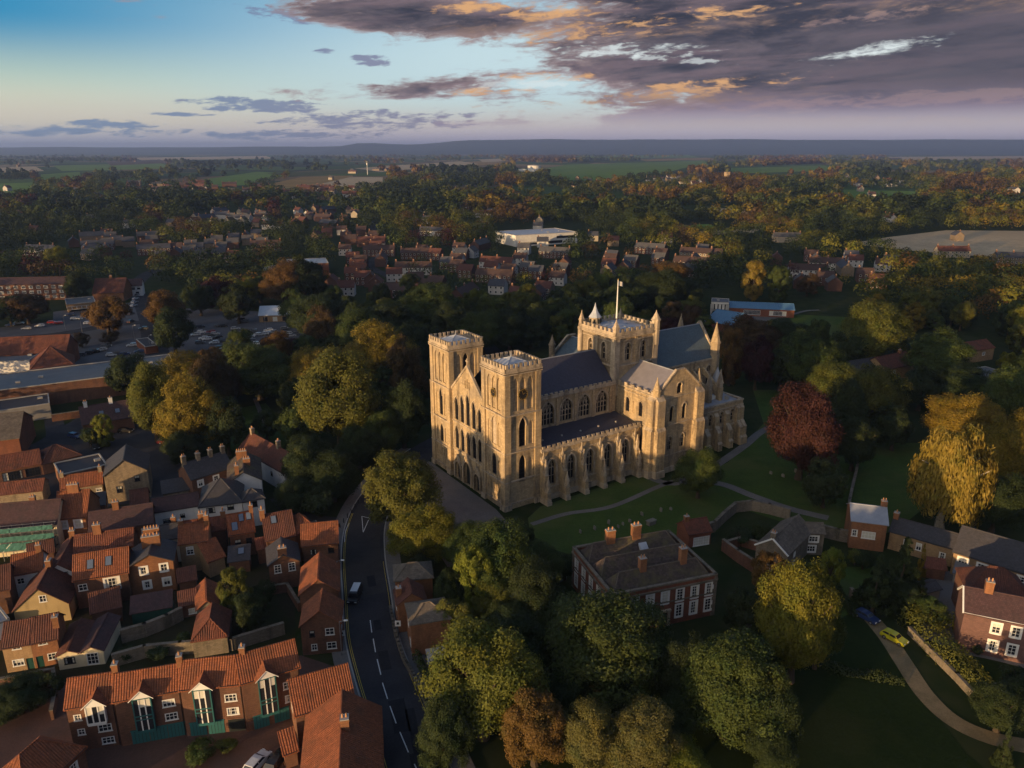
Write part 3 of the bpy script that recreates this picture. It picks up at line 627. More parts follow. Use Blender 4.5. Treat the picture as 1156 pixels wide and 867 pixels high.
def build_cathedral():
    C = thing('cathedral', 'large sandstone cathedral with two square west towers, a central tower and steep slate roofs', 'cathedral', CATH, CROT)
    ST = ['ashlar', 'ashlar_trim', 'rubble']
    # ---- west towers
    def west_tower(y0, y1, x0=0.0, x1=9.4, south=True):
        mb = MB(); W = Pl((x0, y1), (x0, y0)); S = Pl((x0, y0), (x1, y0)); E = Pl((x1, y0), (x1, y1)); N = Pl((x1, y1), (x0, y1)); top = 33.2; wins = []
        hw = []; c = 4.7
        if south:
            for z0, wd, zs, zt in ((7.6, 1.8, 11.2, 13.0),): hw.append(arch(c, z0, wd, zs, zt)); wins.append((W, c, z0, wd, zs, zt))
            niche(hw, mb, W, c, 15.2, 1.8, 20.2, 22.2, .25, 1)
        else:
            for z0, wd, zs, zt in ((7.6, 1.7, 10.6, 12.4), (15.0, 1.7, 20.0, 22.0)): hw.append(arch(c, z0, wd, zs, zt)); wins.append((W, c, z0, wd, zs, zt))
        for k in (-1, 1): niche(hw, mb, W, c + k * 2.0, 15.2, 1.0, 19.8, 21.0, .22); niche(hw, mb, W, c + k * 2.0, 7.8, 1.0, 10.8, 11.8, .22)
        for k in (-1, 0, 1): niche(hw, mb, W, c + k * 2.0, 23.9, 1.45, 30.0, 31.6, .3)
        for k in range(5): niche(hw, mb, W, c - 2.4 + k * 1.2, 3.6, .8, 5.4, 6.0, .2)
        mb.wall(W, [(0, 0), (9.4, 0), (9.4, top), (0, top)], hw, .22)
        hs = []
        for z0, wd, zs, zt in ((6.3, 1.9, 10.9, 13.0), (15.0, 1.9, 19.9, 22.1)): hs.append(arch(c, z0, wd, zs, zt)); wins.append((S, c, z0, wd, zs, zt))
        for k in (-1, 1): niche(hs, mb, S, c + k * 2.3, 15.2, 1.2, 19.6, 21.1, .25); niche(hs, mb, S, c + k * 2.3, 6.5, 1.2, 10.6, 12.0, .25)
        for k in (-1, 0, 1):
            if south or k: niche(hs, mb, S, c + k * 2.0, 23.9, 1.45, 30.0, 31.6, .3)
            else: hs.append(arch(c, 23.9, 1.45, 30, 31.6)); wins.append((S, c, 23.9, 1.45, 30.0, 31.6))
        mb.wall(S, [(0, 0), (9.4, 0), (9.4, top), (0, top)], hs, .5)
        he = []
        for k in (-1, 0, 1): niche(he, mb, E, c + k * 2.0, 24.5, 1.45, 30.0, 31.6, .3)
        mb.wall(E, [(0, 0), (9.4, 0), (9.4, top), (0, top)], he, .5); mb.wall(N, [(0, 0), (9.4, 0), (9.4, top), (0, top)])
        for P in (W, S, E, N):
            for a, b in ((-.35, 1.35), (8.05, 9.75)):
                mb.pbox(P, a, b, 0, 22.9, -.03, .36, 0); mb.pbox(P, a + .15, b - .15, 23.0, 32.6, -.03, .24, 0)
                mb.pbox(P, a - .1, b + .1, 0, 1.3, -.03, .62, 1)
            for z in (6.9, 14.0, 22.9, 32.5): stringc(mb, P, z, -.4, 9.8, .28, .44, 1)
            stringc(mb, P, 1.3, -.05, 9.45, .3, .25, 1)
            for q, pl in ((4.7, 1),):
                if P in (W, S): hood(mb, P, 4.7, 1.9 if P is S else (1.8 if south else 1.4), 19.9 if P is S else 20.2, 22.1, .22, .12)
        o = mb.build('tower', ST, C)
        for wv in wins: cwin(o, *wv, .22 if wv[0] is W else .5)
        pb = MB()
        for P in (W, S, E, N): crenel(pb, P, -.35, 9.75, 33.3, .8, 1.75, .62, .45, .35)
        pb.build('parapet', ST, o)
        rb = MB(); q = [(x0 + .1, y0 + .1), (x1 - .1, y0 + .1), (x1 - .1, y1 - .1), (x0 + .1, y1 - .1)]; a = ((x0 + x1) / 2, (y0 + y1) / 2, 35.3)
        for k in range(4): rb.poly([(*q[k], 33.6), (*q[(k + 1) % 4], 33.6), a], 0); rb.tube((*q[k], 33.65), a, .07, .07, 4, 1)
        rb.cone(a[:2], .22, .03, 35.25, 36.5, 6, 1)
        rb.build('roof', ['lead_pale', 'lead'], o)
        if south:
            for P, dm, z in ((S, 1.25, 27.6), (W, 1.0, 27.6)):
                k = MB(); n = 24; ring = [(c + dm * math.cos(2 * math.pi * j / n), z + dm * math.sin(2 * math.pi * j / n)) for j in range(n)]
                k.poly([P(a_, b_, .16) for a_, b_ in ring], 0)
                for j in range(n):
                    a_, b_ = ring[j], ring[(j + 1) % n]; k.poly([P(*a_, .16), P(*b_, .16), P(*b_, -.3), P(*a_, -.3)], 0)
                for j in range(n): k.bar(P, ring[j], ring[(j + 1) % n], .12, .17, .22, 1)
                for j in range(12):
                    an = math.pi * j / 6; k.bar(P, (c + dm * .72 * math.cos(an), z + dm * .72 * math.sin(an)), (c + dm * .9 * math.cos(an), z + dm * .9 * math.sin(an)), .08, .17, .2, 1)
                k.bar(P, (c, z), (c + dm * .45, z + dm * .25), .09, .18, .21, 1); k.bar(P, (c, z), (c - dm * .2, z + dm * .75), .07, .18, .21, 1)
                k.build('clock_face', ['black_paint', 'gold'], o)
        return o
    west_tower(0, 9.4, south=True); west_tower(25.0, 34.4, south=False)
    # ---- west front between the towers
    mb = MB(); W = Pl((.5, 25), (.5, 9.4)); L = W.L; c = L / 2; holes = []; wins = []
    for k in range(-2, 3):
        zt = 23.6 - abs(k) * 1.0; holes.append(arch(c + k * 2.75, 15.6, 1.75, zt - 1.9, zt)); wins.append((c + k * 2.75, 15.6, 1.75, zt - 1.9, zt))
        holes.append(arch(c + k * 2.75, 7.9, 1.75, 12.2, 14.0)); wins.append((c + k * 2.75, 7.9, 1.75, 12.2, 14.0))
    doors = [(c - 4.6, 1.9, 2.9, 4.4), (c, 2.6, 3.8, 5.9), (c + 4.6, 1.9, 2.9, 4.4)]
    for x, wd, zs, zt in doors: holes.append(arch(x, 0, wd, zs, zt))
    for k in (-.9, 0, .9): niche(holes, mb, W, c + k, 25.0, .6, 27.0 - abs(k) * .6, 27.6 - abs(k) * .7, .25)
    mb.wall(W, [(0, 0), (L, 0), (L, 23.2), (c, 30.6), (0, 23.2)], holes, .25)
    for k in range(-2, 3):
        x = c + k * 2.75; zt = 23.6 - abs(k); hood(mb, W, x, 1.75, zt - 1.9, zt, .22, .14); hood(mb, W, x, 1.75, 12.2, 14.0, .22, .14)
    for k in (-2.5, -1.5, -.5, .5, 1.5, 2.5):
        for z0, z1 in ((7.9, 12.2), (15.6, 19.6)): x = c + k * 2.75; mb.pbox(W, x - .16, x + .16, z0, z1, -.02, .18, 1)
    for z in (7.3, 14.9): stringc(mb, W, z, .02, L - .02, .3, .2)
    for s_ in (-1, 1):
        a, b = (c + s_ * (c + .02), 23.2), (c, 30.7); mb.bar(W, a, b, .5, -.4, .22, 1)
    mb.bar(W, (c, 30.6), (c, 32.6), .22, -.15, .1, 1); mb.bar(W, (c - .6, 31.9), (c + .6, 31.9), .22, -.14, .09, 1)
    front = mb.build('west_front', ST, C)
    for x, z0, wd, zs, zt in wins: cwin(front, W, x, z0, wd, zs, zt, .25)
    for x, wd, zs, zt in doors:
        p = MB(); gw = wd / 2 + 1.0; big = wd > 2
        apex = zt + (2.5 if big else 2.2)
        out_ = [(x - gw, 0), (x + gw, 0), (x + gw, zs + .5), (x, apex), (x - gw, zs + .5)]
        Pq = Pl((.5 - .6, 25), (.5 - .6, 9.4)); p.wall(Pq, out_, [arch(x, 0.001, wd + .7, zs, zt + .35)], .58)
        for a_, b_ in ((out_[2], out_[3]), (out_[3], out_[4]), (out_[1], out_[2]), (out_[4], out_[0])):
            p.poly([Pq(*a_), Pq(*b_), Pq(b_[0], b_[1], -.6), Pq(a_[0], a_[1], -.6)], 0)
        for s_ in (-1, 1): p.bar(Pq, (x + s_ * gw, zs + .5), (x, apex), .3, -.3, .12, 1)
        hood(p, Pq, x, wd + .7, zs, zt + .35, .25, .1, 0.0)
        por = p.build('porch', ST, C)
        dm = MB(); dm.poly([W(a_, b_, -.22) for a_, b_ in arch(x, 0, wd, zs, zt)], 0); dm.bar(W, (x, .1), (x, zt - .3), .12, -.21, -.16, 0)
        dm.build('door', ['door_dark'], por)
    # ---- nave
    V0, V1, VM = 9.0, 25.4, 17.2; ze = 21.6
    mb = MB(); S = Pl((9.4, V0), (40.6, V0)); N = Pl((40.6, V1), (9.4, V1)); cs = [3.3, 9.1, 14.9, 20.7, 26.5]; holes = []; L = S.L
    for q in cs: holes.append(arch(q, 14.6, 3.9, 17.6, 20.5))
    mb.wall(S, [(0, 0), (L, 0), (L, ze), (0, ze)], holes, .55); mb.wall(N, [(0, 0), (L, 0), (L, ze), (0, ze)], [arch(q, 14.6, 3.9, 17.6, 20.5) for q in cs], .55)
    for q in cs: hood(mb, S, q, 3.9, 17.6, 20.5, .38, .22, 14.4)
    for q in [.3] + [x + 2.9 for x in cs]: mb.pbox(S, q - .4, q + .4, 13.5, 21.2, -.02, .3, 0)
    nave = mb.build('nave', ST, C)
    for q in cs: cwin(nave, S, q, 14.6, 3.9, 17.6, 20.5, .55, 4, bars=.17); cwin(nave, N, q, 14.6, 3.9, 17.6, 20.5, .55, 4)
    pb = MB(); crenel(pb, S, 0, L, ze + .1, .55, 1.0, .8, .35, .15); crenel(pb, N, 0, L, ze + .1, .55, 1.0, .8, .35, .15); pb.build('parapet', ['ashlar_trim', 'ashlar_trim'], nave)
    roof2('roof', nave, 'nave_slate', 4.0, 40.0, V0 + .25, V1 - .25, ze + .2, 29.0, 'x', nx=10)
    # ---- nave aisles
    for side in (0, 1):
        if side == 0: P = Pl((9.6, -.5), (41.0, -.5))
        else: P = Pl((41.0, 34.9), (9.6, 34.9))
        mb = MB(); L = P.L; qs = [3.1, 8.9, 14.7, 20.5, 26.3] if side == 0 else [L - q for q in (3.1, 8.9, 14.7, 20.5, 26.3)]
        mb.wall(P, [(0, 0), (L, 0), (L, 12.6), (0, 12.6)], [arch(q, 3.6, 2.5, 8.0, 10.2) for q in qs], .7)
        for q in qs: hood(mb, P, q, 2.5, 8.0, 10.2, .42, .3, 3.4)
        stringc(mb, P, 3.0); stringc(mb, P, 11.0, 0, None, .22, .16); mb.pbox(P, 0, L, 0, 1.2, -.02, .5, 1)
        ai = mb.build('aisle', ST, C)
        for q in qs: cwin(ai, P, q, 3.6, 2.5, 8.0, 10.2, .7, 3, bars=.14)
        if side == 0:
            for q in [.4] + [x + 2.9 for x in qs]:
                b = MB(); buttress(b, P, q, 1.05, [(3.2, 2.9), (7.2, 1.9), (10.2, 1.0)], 0, -.02)
                b.pbox(P, q - .68, q + .68, 0, .9, 0, 3.25, 1); b.pbox(P, q - .6, q + .6, .902, 1.4, 0, 3.05, 1)
                gabled_cap(b, P, q, 1.1, 3.25, 1.95, 3.0, 1.5); 
                for d_, z0, z1, zt, r_ in ((2.45, 3.3, 5.1, 7.0, .36), (1.45, 7.3, 9.2, 11.0, .30), (.5, 10.3, 11.0, 12.4, .24)):
                    x, y, _ = P(q, 0, d_); pinn(b, x, y, r_, z0, z1, zt)
                b.build('buttress', ['ashlar', 'ashlar_trim'], ai)
        pb = MB(); crenel(pb, P, 0, L, 12.7, .55, 1.1, .75, .35, .15); pb.build('parapet', ['ashlar_trim', 'ashlar_trim'], ai)
        rb = MB(); a, b = (-.3, 8.95) if side == 0 else (34.7, 25.45)
        for k in range(8):
            x0, x1 = 9.45 + 31.1 * k / 8, 9.45 + 31.1 * (k + 1) / 8; rb.poly([(x0, a, 12.7), (x1, a, 12.7), (x1, b, 14.0), (x0, b, 14.0)], 0)
        rb.build('roof', ['aisle_slate', 'concrete'], ai)
        for k in range(5 if side == 0 else 0): vb = MB(); vb.box(13 + k * 5.8, 13.35 + k * 5.8, 3.6, 3.9, 13.2, 13.6, 0); vb.build('roof_vent', ['concrete'], ai)
    # ---- crossing tower
    X0, X1, Y0, Y1 = 40.6, 54.8, 9.8, 24.0
    mb = MB(); Ps = [Pl((X0, Y1), (X0, Y0)), Pl((X0, Y0), (X1, Y0)), Pl((X1, Y0), (X1, Y1)), Pl((X1, Y1), (X0, Y1))]; top = 34.0; wl = []
    for P in Ps:
        hs = [arch(P.L / 2 + k * 2.7, 27.0, 2.1, 30.3, 31.7) for k in (-1, 1)]
        mb.wall(P, [(0, 0), (P.L, 0), (P.L, top), (0, top)], hs, .7, 2 if P is Ps[0] else 0)
        for k in (-1, 1): hood(mb, P, P.L / 2 + k * 2.7, 2.1, 30.3, 31.7, .3, .15, 26.8); wl.append((P, P.L / 2 + k * 2.7))
        for a, b in ((-.55, 1.1), (P.L - 1.1, P.L + .55)): mb.pbox(P, a, b, 18, 33.2, -.03, .56, 1)
        mb.pbox(P, P.L / 2 - .4, P.L / 2 + .4, 24, 33, -.03, .3, 0)
        for z in (25.8, 33.3): stringc(mb, P, z, -.6, P.L + .6, .32, .66)
        stringc(mb, P, 32.3, 0, P.L, .2, .3)
    ct = mb.build('tower', ST, C)
    for P, q in wl: cwin(ct, P, q, 27.0, 2.1, 30.3, 31.7, .7, 2, bars=.2)
    pb = MB()
    for P in Ps: crenel(pb, P, -.5, P.L + .5, 34.0, .9, 1.75, .8, .5, .5)
    pb.build('parapet', ST, ct)
    rb = MB(); ctr = ((X0 + X1) / 2, (Y0 + Y1) / 2, 35.2); q = [(X0 + .1, Y0 + .1), (X1 - .1, Y0 + .1), (X1 - .1, Y1 - .1), (X0 + .1, Y1 - .1)]
    for k in range(4): rb.poly([(*q[k], 34.3), (*q[(k + 1) % 4], 34.3), ctr], 0)
    rb.tube((X0 + .5, ctr[1], 34.9), (X1 - .5, ctr[1], 34.9), .1, .1, 5, 1); rb.tube((ctr[0], Y0 + .5, 34.9), (ctr[0], Y1 - .5, 34.9), .1, .1, 5, 1)
    rb.build('roof', ['lead_pale', 'lead'], ct)
    def pinpart(x, y, r, z0, z1, zt, n=4, mat='ashlar_trim', parent=ct, name='pinnacle'):
        k = MB(); pinn(k, x, y, r, z0, z1, zt, n); return k.build(name, [mat, mat], parent)
    pinpart(X0 + .1, Y1 - .1, .5, 34, 36.0, 38.2, 4); pinpart(X1 - .1, Y0 + .1, 1.15, 30, 36.8, 39.0, 8); pinpart(X1 - .1, Y1 - .1, .45, 34, 35.6, 37.2)
    pinpart(X0 + .1, Y0 + .1, .6, 34, 36.2, 38.2, 4)
    k = MB(); cx, cy_ = X0 + 3.0, Y1 - 2.2                                        # stair turret with a curved lead cap
    k.cone((cx, cy_), 1.55, 1.55, 33.5, 36.6, 8, 0)
    pr = [(1.8, 36.6), (1.3, 37.3), (.8, 38.1), (.45, 39.0), (.18, 39.9), (.04, 40.5)]
    for (r0, z0), (r1, z1) in zip(pr, pr[1:]): k.cone((cx, cy_), r0, r1, z0, z1, 8, 1, cap=False)
    for j in range(8): a = 2 * math.pi * j / 8; k.box(cx + 1.5 * math.cos(a) - .2, cx + 1.5 * math.cos(a) + .2, cy_ + 1.5 * math.sin(a) - .2, cy_ + 1.5 * math.sin(a) + .2, 35.0, 36.2, 2)
    k.build('stair_turret', ['ashlar_trim', 'lead_pale', 'door_dark'], ct)
    # ---- transepts
    for side in (0, 1):
        xa, xb = 41.6, 57.4; ye = 21.4; zr = 26.4
        if side == 0: yw, yi = -4.9, 9.9
        else: yw, yi = 39.3, 23.9
        mb = MB()
        if side == 0: Pw, Pf, Pe = Pl((xa, yi), (xa, yw)), Pl((xa, yw), (xb, yw)), Pl((xb, yw), (xb, yi))
        else: Pw, Pf, Pe = Pl((xa, yw), (xa, yi)), Pl((xb, yw), (xa, yw)), Pl((xb, yi), (xb, yw))
        hw = []; wn = []; Lw = Pw.L; Lf = Pf.L; c = Lf / 2
        us = (4.6, 9.4) if side == 0 else (5, 10)
        for x in us: hw.append(arch(x, 14.8, 1.4, 17.9, 18.7)); wn.append((Pw, x, 14.8, 1.4, 17.9, 18.7, 1))
        x = 9.6 if side == 0 else 5; hw.append(arch(x, 5.6, 1.5, 9.3, 10.2)); wn.append((Pw, x, 5.6, 1.5, 9.3, 10.2, 1))
        niche(hw, mb, Pw, us[0] + (us[1] - us[0]) / 2, 15.0, .8, 17.8, 18.3, .2)
        mb.wall(Pw, [(0, 0), (Lw, 0), (Lw, ye), (0, ye)], hw, .25)
        hf = []
        for x, z0, wd, zs, zt, lg in ((c - 2.2, 13.8, 1.35, 17.2, 18.1, 1), (c + 2.2, 13.8, 1.35, 17.2, 18.1, 1), (c - 2.2, 6.0, 1.5, 8.6, 9.8, 2), (c + 2.2, 6.0, 1.5, 8.6, 9.8, 2), (c, 21.0, 1.7, 23.0, 23.9, 1)):
            hf.append(arch(x, z0, wd, zs, zt)); wn.append((Pf, x, z0, wd, zs, zt, lg))
        mb.wall(Pf, [(0, 0), (Lf, 0), (Lf, ye + .3), (c + 1.4, zr + .9), (c - 1.4, zr + .9), (0, ye + .3)], hf, .5)
        he = [arch(x, 14.8, 1.4, 17.9, 18.7) for x in (4, 9)]; mb.wall(Pe, [(0, 0), (Lw, 0), (Lw, ye), (0, ye)], he, .5); wn += [(Pe, x, 14.8, 1.4, 17.9, 18.7, 1) for x in (4, 9)]
        for P, x, z0, wd, zs, zt, lg in wn:
            hood(mb, P, x, wd, zs, zt, .24, .14)
        for a, b in (((0, ye + .3), (c - 1.4, zr + .95)), ((Lf, ye + .3), (c + 1.4, zr + .95)), ((c - 1.45, zr + .95), (c + 1.45, zr + .95))): mb.bar(Pf, a, b, .4, -.5, .2, 1)
        for P in (Pw, Pf, Pe):
            for z in (4.6, 12.9, 20.2): stringc(mb, P, z, 0, P.L, .26, .2)
            mb.pbox(P, 0, P.L, 0, 1.4, -.02, .4, 1)
        tr = mb.build('transept', ST, C)
        for P, x, z0, wd, zs, zt, lg in wn: cwin(tr, P, x, z0, wd, zs, zt, .25 if P is Pw else .5, lg)
        for P, s_ in ((Pw, Lw - .9 if side == 0 else .9), (Pf, .9), (Pf, Lf - .9), (Pe, .9 if side == 0 else Lw - .9)):
            b = MB(); b.pbox(P, s_ - 1.45, s_ + 1.45, 0, 12.6, -.02, 1.75, 0); b.wedge(P, s_ - 1.45, s_ + 1.45, 12.602, 13.4, 1.2, 1.75, 1)
            b.pbox(P, s_ - 1.25, s_ + 1.25, 12.605, 20.4, -.02, 1.2, 0); b.wedge(P, s_ - 1.25, s_ + 1.25, 20.402, 21.6, 0, 1.2, 1)
            b.pbox(P, s_ - 1.6, s_ + 1.6, 0, 1.9, -.02, 2.05, 1)
            b.build('buttress', ST, tr)
        pb = MB(); crenel(pb, Pw, 0, Lw, ye + .05, .55, 1.0, 1.2, .4, .15); crenel(pb, Pe, 0, Lw, ye + .05, .55, 1.0, 1.2, .4, .15); pb.build('parapet', ['ashlar', 'ashlar_trim'], tr)
        a, b_ = (yw + .4, yi + 2) if side == 0 else (yi - 2, yw - .4)
        roof2('roof', tr, 'lead_rust' if side == 0 else 'choir_slate', xa + .2, xb - .2, a, b_, ye + .3, zr if side == 0 else 27.0, 'y', nx=7)
        for x in (xa + .5, xb - .5): pinpart(x, yw + (.5 if side == 0 else -.5), .95 if x < 45 else .7, 20.5, 23.0 if side == 0 else 25.6, 26.0 if side == 0 else 28.2, 8, 'ashlar' if side == 0 else 'rubble', tr)
    # ---- choir
    CX = 80.0; ze = 22.6; V0, V1 = 10.0, 24.4
    mb = MB(); S = Pl((54.8, V0), (CX, V0)); E = Pl((CX, V0), (CX, V1)); N = Pl((CX, V1), (54.8, V1)); L = S.L; cs = [4.5, 8.9, 13.3, 17.7, 22.1]
    mb.wall(S, [(0, 0), (L, 0), (L, ze), (0, ze)], [arch(q, 14.8, 2.7, 18.4, 20.6) for q in cs], .5); mb.wall(N, [(0, 0), (L, 0), (L, ze), (0, ze)])
    Le = E.L; mb.wall(E, [(0, 0), (Le, 0), (Le, ze), (Le / 2, 31.6), (0, ze)], [arch(Le / 2, 6, 8, 14, 20.5)], .6)
    for q in cs: hood(mb, S, q, 2.7, 18.4, 20.6, .3, .2, 14.6)
    mb.pbox(S, 0, L, ze - .5, ze - .05, -.02, .35, 1)
    for s_ in (-1, 1): mb.bar(E, (Le / 2 + s_ * (Le / 2), ze), (Le / 2, 31.8), .5, -.4, .25, 1)
    ch = mb.build('choir', ST, C)
    for q in cs: cwin(ch, S, q, 14.8, 2.7, 18.4, 20.6, .5, 3, bars=.15)
    cwin(ch, E, Le / 2, 6, 8, 14, 20.5, .6, 7)
    roof2('roof', ch, 'choir_slate', 54.9, CX - .2, V0 - .1, V1 + .1, ze, 31.0, 'x', nx=10)
    for y, r in ((V0 + .3, 1.35), (V1 - .3, 1.35)):
        k = MB(); k.cone((CX - .6, y), r * 1.15, r * 1.15, 0, 23.5, 8, 0); pinn(k, CX - .6, y, r, 23.5, 27.0, 32.6, 8, 0); k.build('pinnacle', ['ashlar', 'ashlar_trim'], ch)
    # flying buttresses with pinnacled piers
    for x in (61.4, 65.8, 70.2, 74.6):
        k = MB(); pinn(k, x, 3.4, .62, 12.0, 17.4, 21.0); k.box(x - .62, x + .62, 2.6, 4.6, 12.0, 16.0, 0)
        seg = 7
        for j in range(seg):
            t0, t1 = j / seg, (j + 1) / seg; ya, yb = 4.3 + 5.6 * t0, 4.3 + 5.6 * t1
            zl0 = 13.6 + 4.6 * math.sin(t0 * math.pi / 2); zl1 = 13.6 + 4.6 * math.sin(t1 * math.pi / 2); zu0, zu1 = 16.2 + 4.2 * t0, 16.2 + 4.2 * t1
            k.hexa([(x - .3, ya, zl0), (x + .3, ya, zl0), (x + .3, yb, zl1), (x - .3, yb, zl1), (x - .3, ya, zu0), (x + .3, ya, zu0), (x + .3, yb, zu1), (x - .3, yb, zu1)], 0)
        k.build('flying_buttress', ['ashlar', 'ashlar_trim'], ch)
    # ---- south choir aisle and chapter house (two storeys under one flat lead roof)
    mb = MB(); x0, x1, y0 = 57.4, 80.2, -.6; S = Pl((x0, y0), (x1, y0)); E = Pl((x1, y0), (x1, 10)); L = S.L; zt = 12.4; up = [5.2, 9.6, 14.0, 18.4]; hs = []; wn = []
    for q in up: hs.append(arch(q, 7.0, 1.9, 9.4, 10.5)); wn.append((S, q, 7.0, 1.9, 9.4, 10.5, 2))
    for q in up: hs.append(arch(q, 2.4, 1.2, 3.9, 4.6)); wn.append((S, q, 2.4, 1.2, 3.9, 4.6, 1))
    mb.wall(S, [(0, 0), (L, 0), (L, zt), (0, zt)], hs, .55); mb.wall(E, [(0, 0), (E.L, 0), (E.L, zt), (0, zt)], [arch(5, 6.5, 2.2, 9.2, 10.5)], .5); wn.append((E, 5, 6.5, 2.2, 9.2, 10.5, 2))
    for P, q, z0, wd, zs, z1, lg in wn: hood(mb, P, q, wd, zs, z1, .3, .16)
    for P in (S, E):
        stringc(mb, P, 5.8); mb.pbox(P, 0, P.L, 0, 1, -.02, .35, 1); mb.pbox(P, 0, P.L, zt - 1.3, zt - 1.05, -.02, .3, 1); mb.pbox(P, -.1, P.L + .1, zt, zt + .35, -.45, .2, 1)
    cha = mb.build('chapter_house', ST, C)
    for P, q, z0, wd, zs, z1, lg in wn: cwin(cha, P, q, z0, wd, zs, z1, .55, lg)
    for q in (3.0, 7.4, 11.8, 16.2, 20.6, 22.2):
        b = MB(); last = q > 20; buttress(b, S, q, 1.5 if q < 20 else 1.3, [(2.0, 2.6), (5.2, 2.1), (10.4 if last else 9.6, .7)], 0); b.build('buttress', ST, cha)
    b = MB(); buttress(b, E, 1.0, 1.3, [(2.0, 2.4), (5.2, 1.8), (10.4, .7)], 0); b.build('buttress', ST, cha); b = MB(); buttress(b, E, 8, 1.3, [(2.0, 2.4), (5.2, 1.8), (10.4, .7)], 0); b.build('buttress', ST, cha)
    rb = MB(); rb.poly([(x0, y0 + .4, 12.0), (x1 - .3, y0 + .4, 12.0), (x1 - .3, 9.95, 12.9), (x0, 9.95, 12.9)], 0)
    for k in range(7): xx = x0 + 2 + k * 3.2; rb.tube((xx, y0 + .5, 12.05), (xx, 9.9, 12.93), .06, .06, 4, 0)
    rb.box(72, 74.2, 4, 5.2, 12.4, 13.4, 1); rb.box(76.5, 77.4, 2, 3, 12.2, 13.2, 2)
    rb.build('roof', ['lead', 'white_panel', 'concrete'], cha)
    k = MB(); k.cone((78.0, 7.5), 1.7, 1.7, 12, 15.6, 8, 0); k.cone((78.0, 7.5), 2.0, .05, 15.6, 20.4, 8, 1); k.build('stair_turret', ['ashlar', 'lead'], cha)
    # flagpole and flag on the crossing tower
    fx, fy = X0 - .15, Y0 - .15; base = Matrix.Translation(CATH) @ Matrix.Rotation(CROT, 4, 'Z') @ Vector((fx, fy, 39.2))
    fp = thing('flagpole', 'tall pale flagpole with a small white flag on the corner of the central church tower', 'flagpole', base, CROT)
    k = MB(); k.tube((0, 0, -.4), (0, 0, 9.4), .22, .09, 8, 0); k.cone((0, 0), .17, .04, 9.4, 9.75, 8, 1); k.build('pole', ['white_paint', 'gold'], fp)
    k = MB(); n = 10
    for j in range(n):
        a, b = j / n, (j + 1) / n; fz = lambda t: (t * 1.7, .16 * math.sin(t * 7), -.5 * t * t)
        p, q = fz(a), fz(b)
        for dy in (0, .03): k.poly([(p[0] + .1, p[1] + dy, 7.9 + p[2]), (q[0] + .1, q[1] + dy, 7.9 + q[2]), (q[0] + .1, q[1] + dy, 9.0 + q[2]), (p[0] + .1, p[1] + dy, 9.0 + p[2])], 0)
    k.build('flag', ['flag_cloth'], fp)
build_cathedral()
# ------------------------------------------------------------------ houses
CAM = Vector((0, 0, HC))
FOOT = []          # footprints (x, y, radius), so that no tree grows through a roof
def winmesh(parent, P, s, z, wd, h, style, name='window'):
    """window set in its opening: frame, glazing bars and panes"""
    fr, gl = {'w': (1, 0), 'b': (1, 3), 'd': (2, 0), 't': (4, 0), 'k': (2, 0)}[style[0]]
    mb = MB(); d = -.10; x0, x1, z1 = s - wd / 2, s + wd / 2, z + h; f = .09 if style[0] != 'd' else .05
    mb.poly([P(x0, z, d), P(x1, z, d), P(x1, z1, d), P(x0, z1, d)], gl)
    for a in ((x0 - .03, x0 + f, z, z1), (x1 - f, x1 + .03, z, z1), (x0 - .03, x1 + .03, z1 - f, z1 + .03), (x0 - .1, x1 + .1, z - .1, z + f * .7)): mb.pbox(P, *a, d + .005, .05 if a[3] - a[2] > .5 or a[2] < z else .045, fr)
    q_ = random.Random(int(x0 * 97 + z * 31 + wd * 13 + len(name) + len(bpy.data.objects))).random()
    if gl == 0 and q_ < .3: mb.poly([P(x0 + .05, z1 - h * .45, d + .004), P(x1 - .05, z1 - h * .45, d + .004), P(x1 - .05, z1 - .05, d + .004), P(x0 + .05, z1 - .05, d + .004)], 3)
    elif gl == 0 and q_ < .6:
        for a_, b_ in ((x0 + .05, x0 + wd * .24), (x1 - wd * .24, x1 - .05)): mb.poly([P(a_, z + .05, d + .004), P(b_, z + .05, d + .004), P(b_, z1 - .05, d + .004), P(a_, z1 - .05, d + .004)], 3)
    n = max(1, int(round(wd / .6)))
    for k in range(1, n): q = x0 + wd * k / n; mb.pbox(P, q - .035, q + .035, z + .05, z1 - .05, d + .01, d + .06, fr)
    m = max(2, int(round(h / .65)))
    for k in range(1, m): q = z + h * k / m; mb.pbox(P, x0 + .05, x1 - .05, q - .03, q + .03, d + .012, d + .055, fr)
    if len(style) > 1 and style[1] == 's':                      # broad white surround
        for a in ((x0 - .26, x0 - .032, z - .25, z1 + .25), (x1 + .032, x1 + .26, z - .25, z1 + .25), (x0 - .03, x1 + .03, z1 + .032, z1 + .25), (x0 - .03, x1 + .03, z - .3, z - .102)): mb.pbox(P, *a, -.02, .06, 1)
    return mb.build(name, ['dark_glass', 'white_paint', 'black_paint', 'pale_blind', 'teal_paint'], parent)
def chimney(parent, x, y, z0, z1, wx, wy, pots, mat='orange_brick'):
    mb = MB(); mb.box(x - wx / 2, x + wx / 2, y - wy / 2, y + wy / 2, z0, z1 - .35, 0)
    mb.box(x - wx / 2 - .07, x + wx / 2 + .07, y - wy / 2 - .07, y + wy / 2 + .07, z1 - .348, z1 - .12, 0); mb.box(x - wx / 2 - .02, x + wx / 2 + .02, y - wy / 2 - .02, y + wy / 2 + .02, z1 - .118, z1, 2)
    for k in range(pots):
        q = (k + .5) / pots - .5; px, py = (x + q * (wx - .1), y) if wx >= wy else (x, y + q * (wy - .1)); mb.cone((px, py), .15, .11, z1 - .01, z1 + .55, 8, 1)
    return mb.build('chimney', [mat, 'clay_pot', 'concrete'], parent)
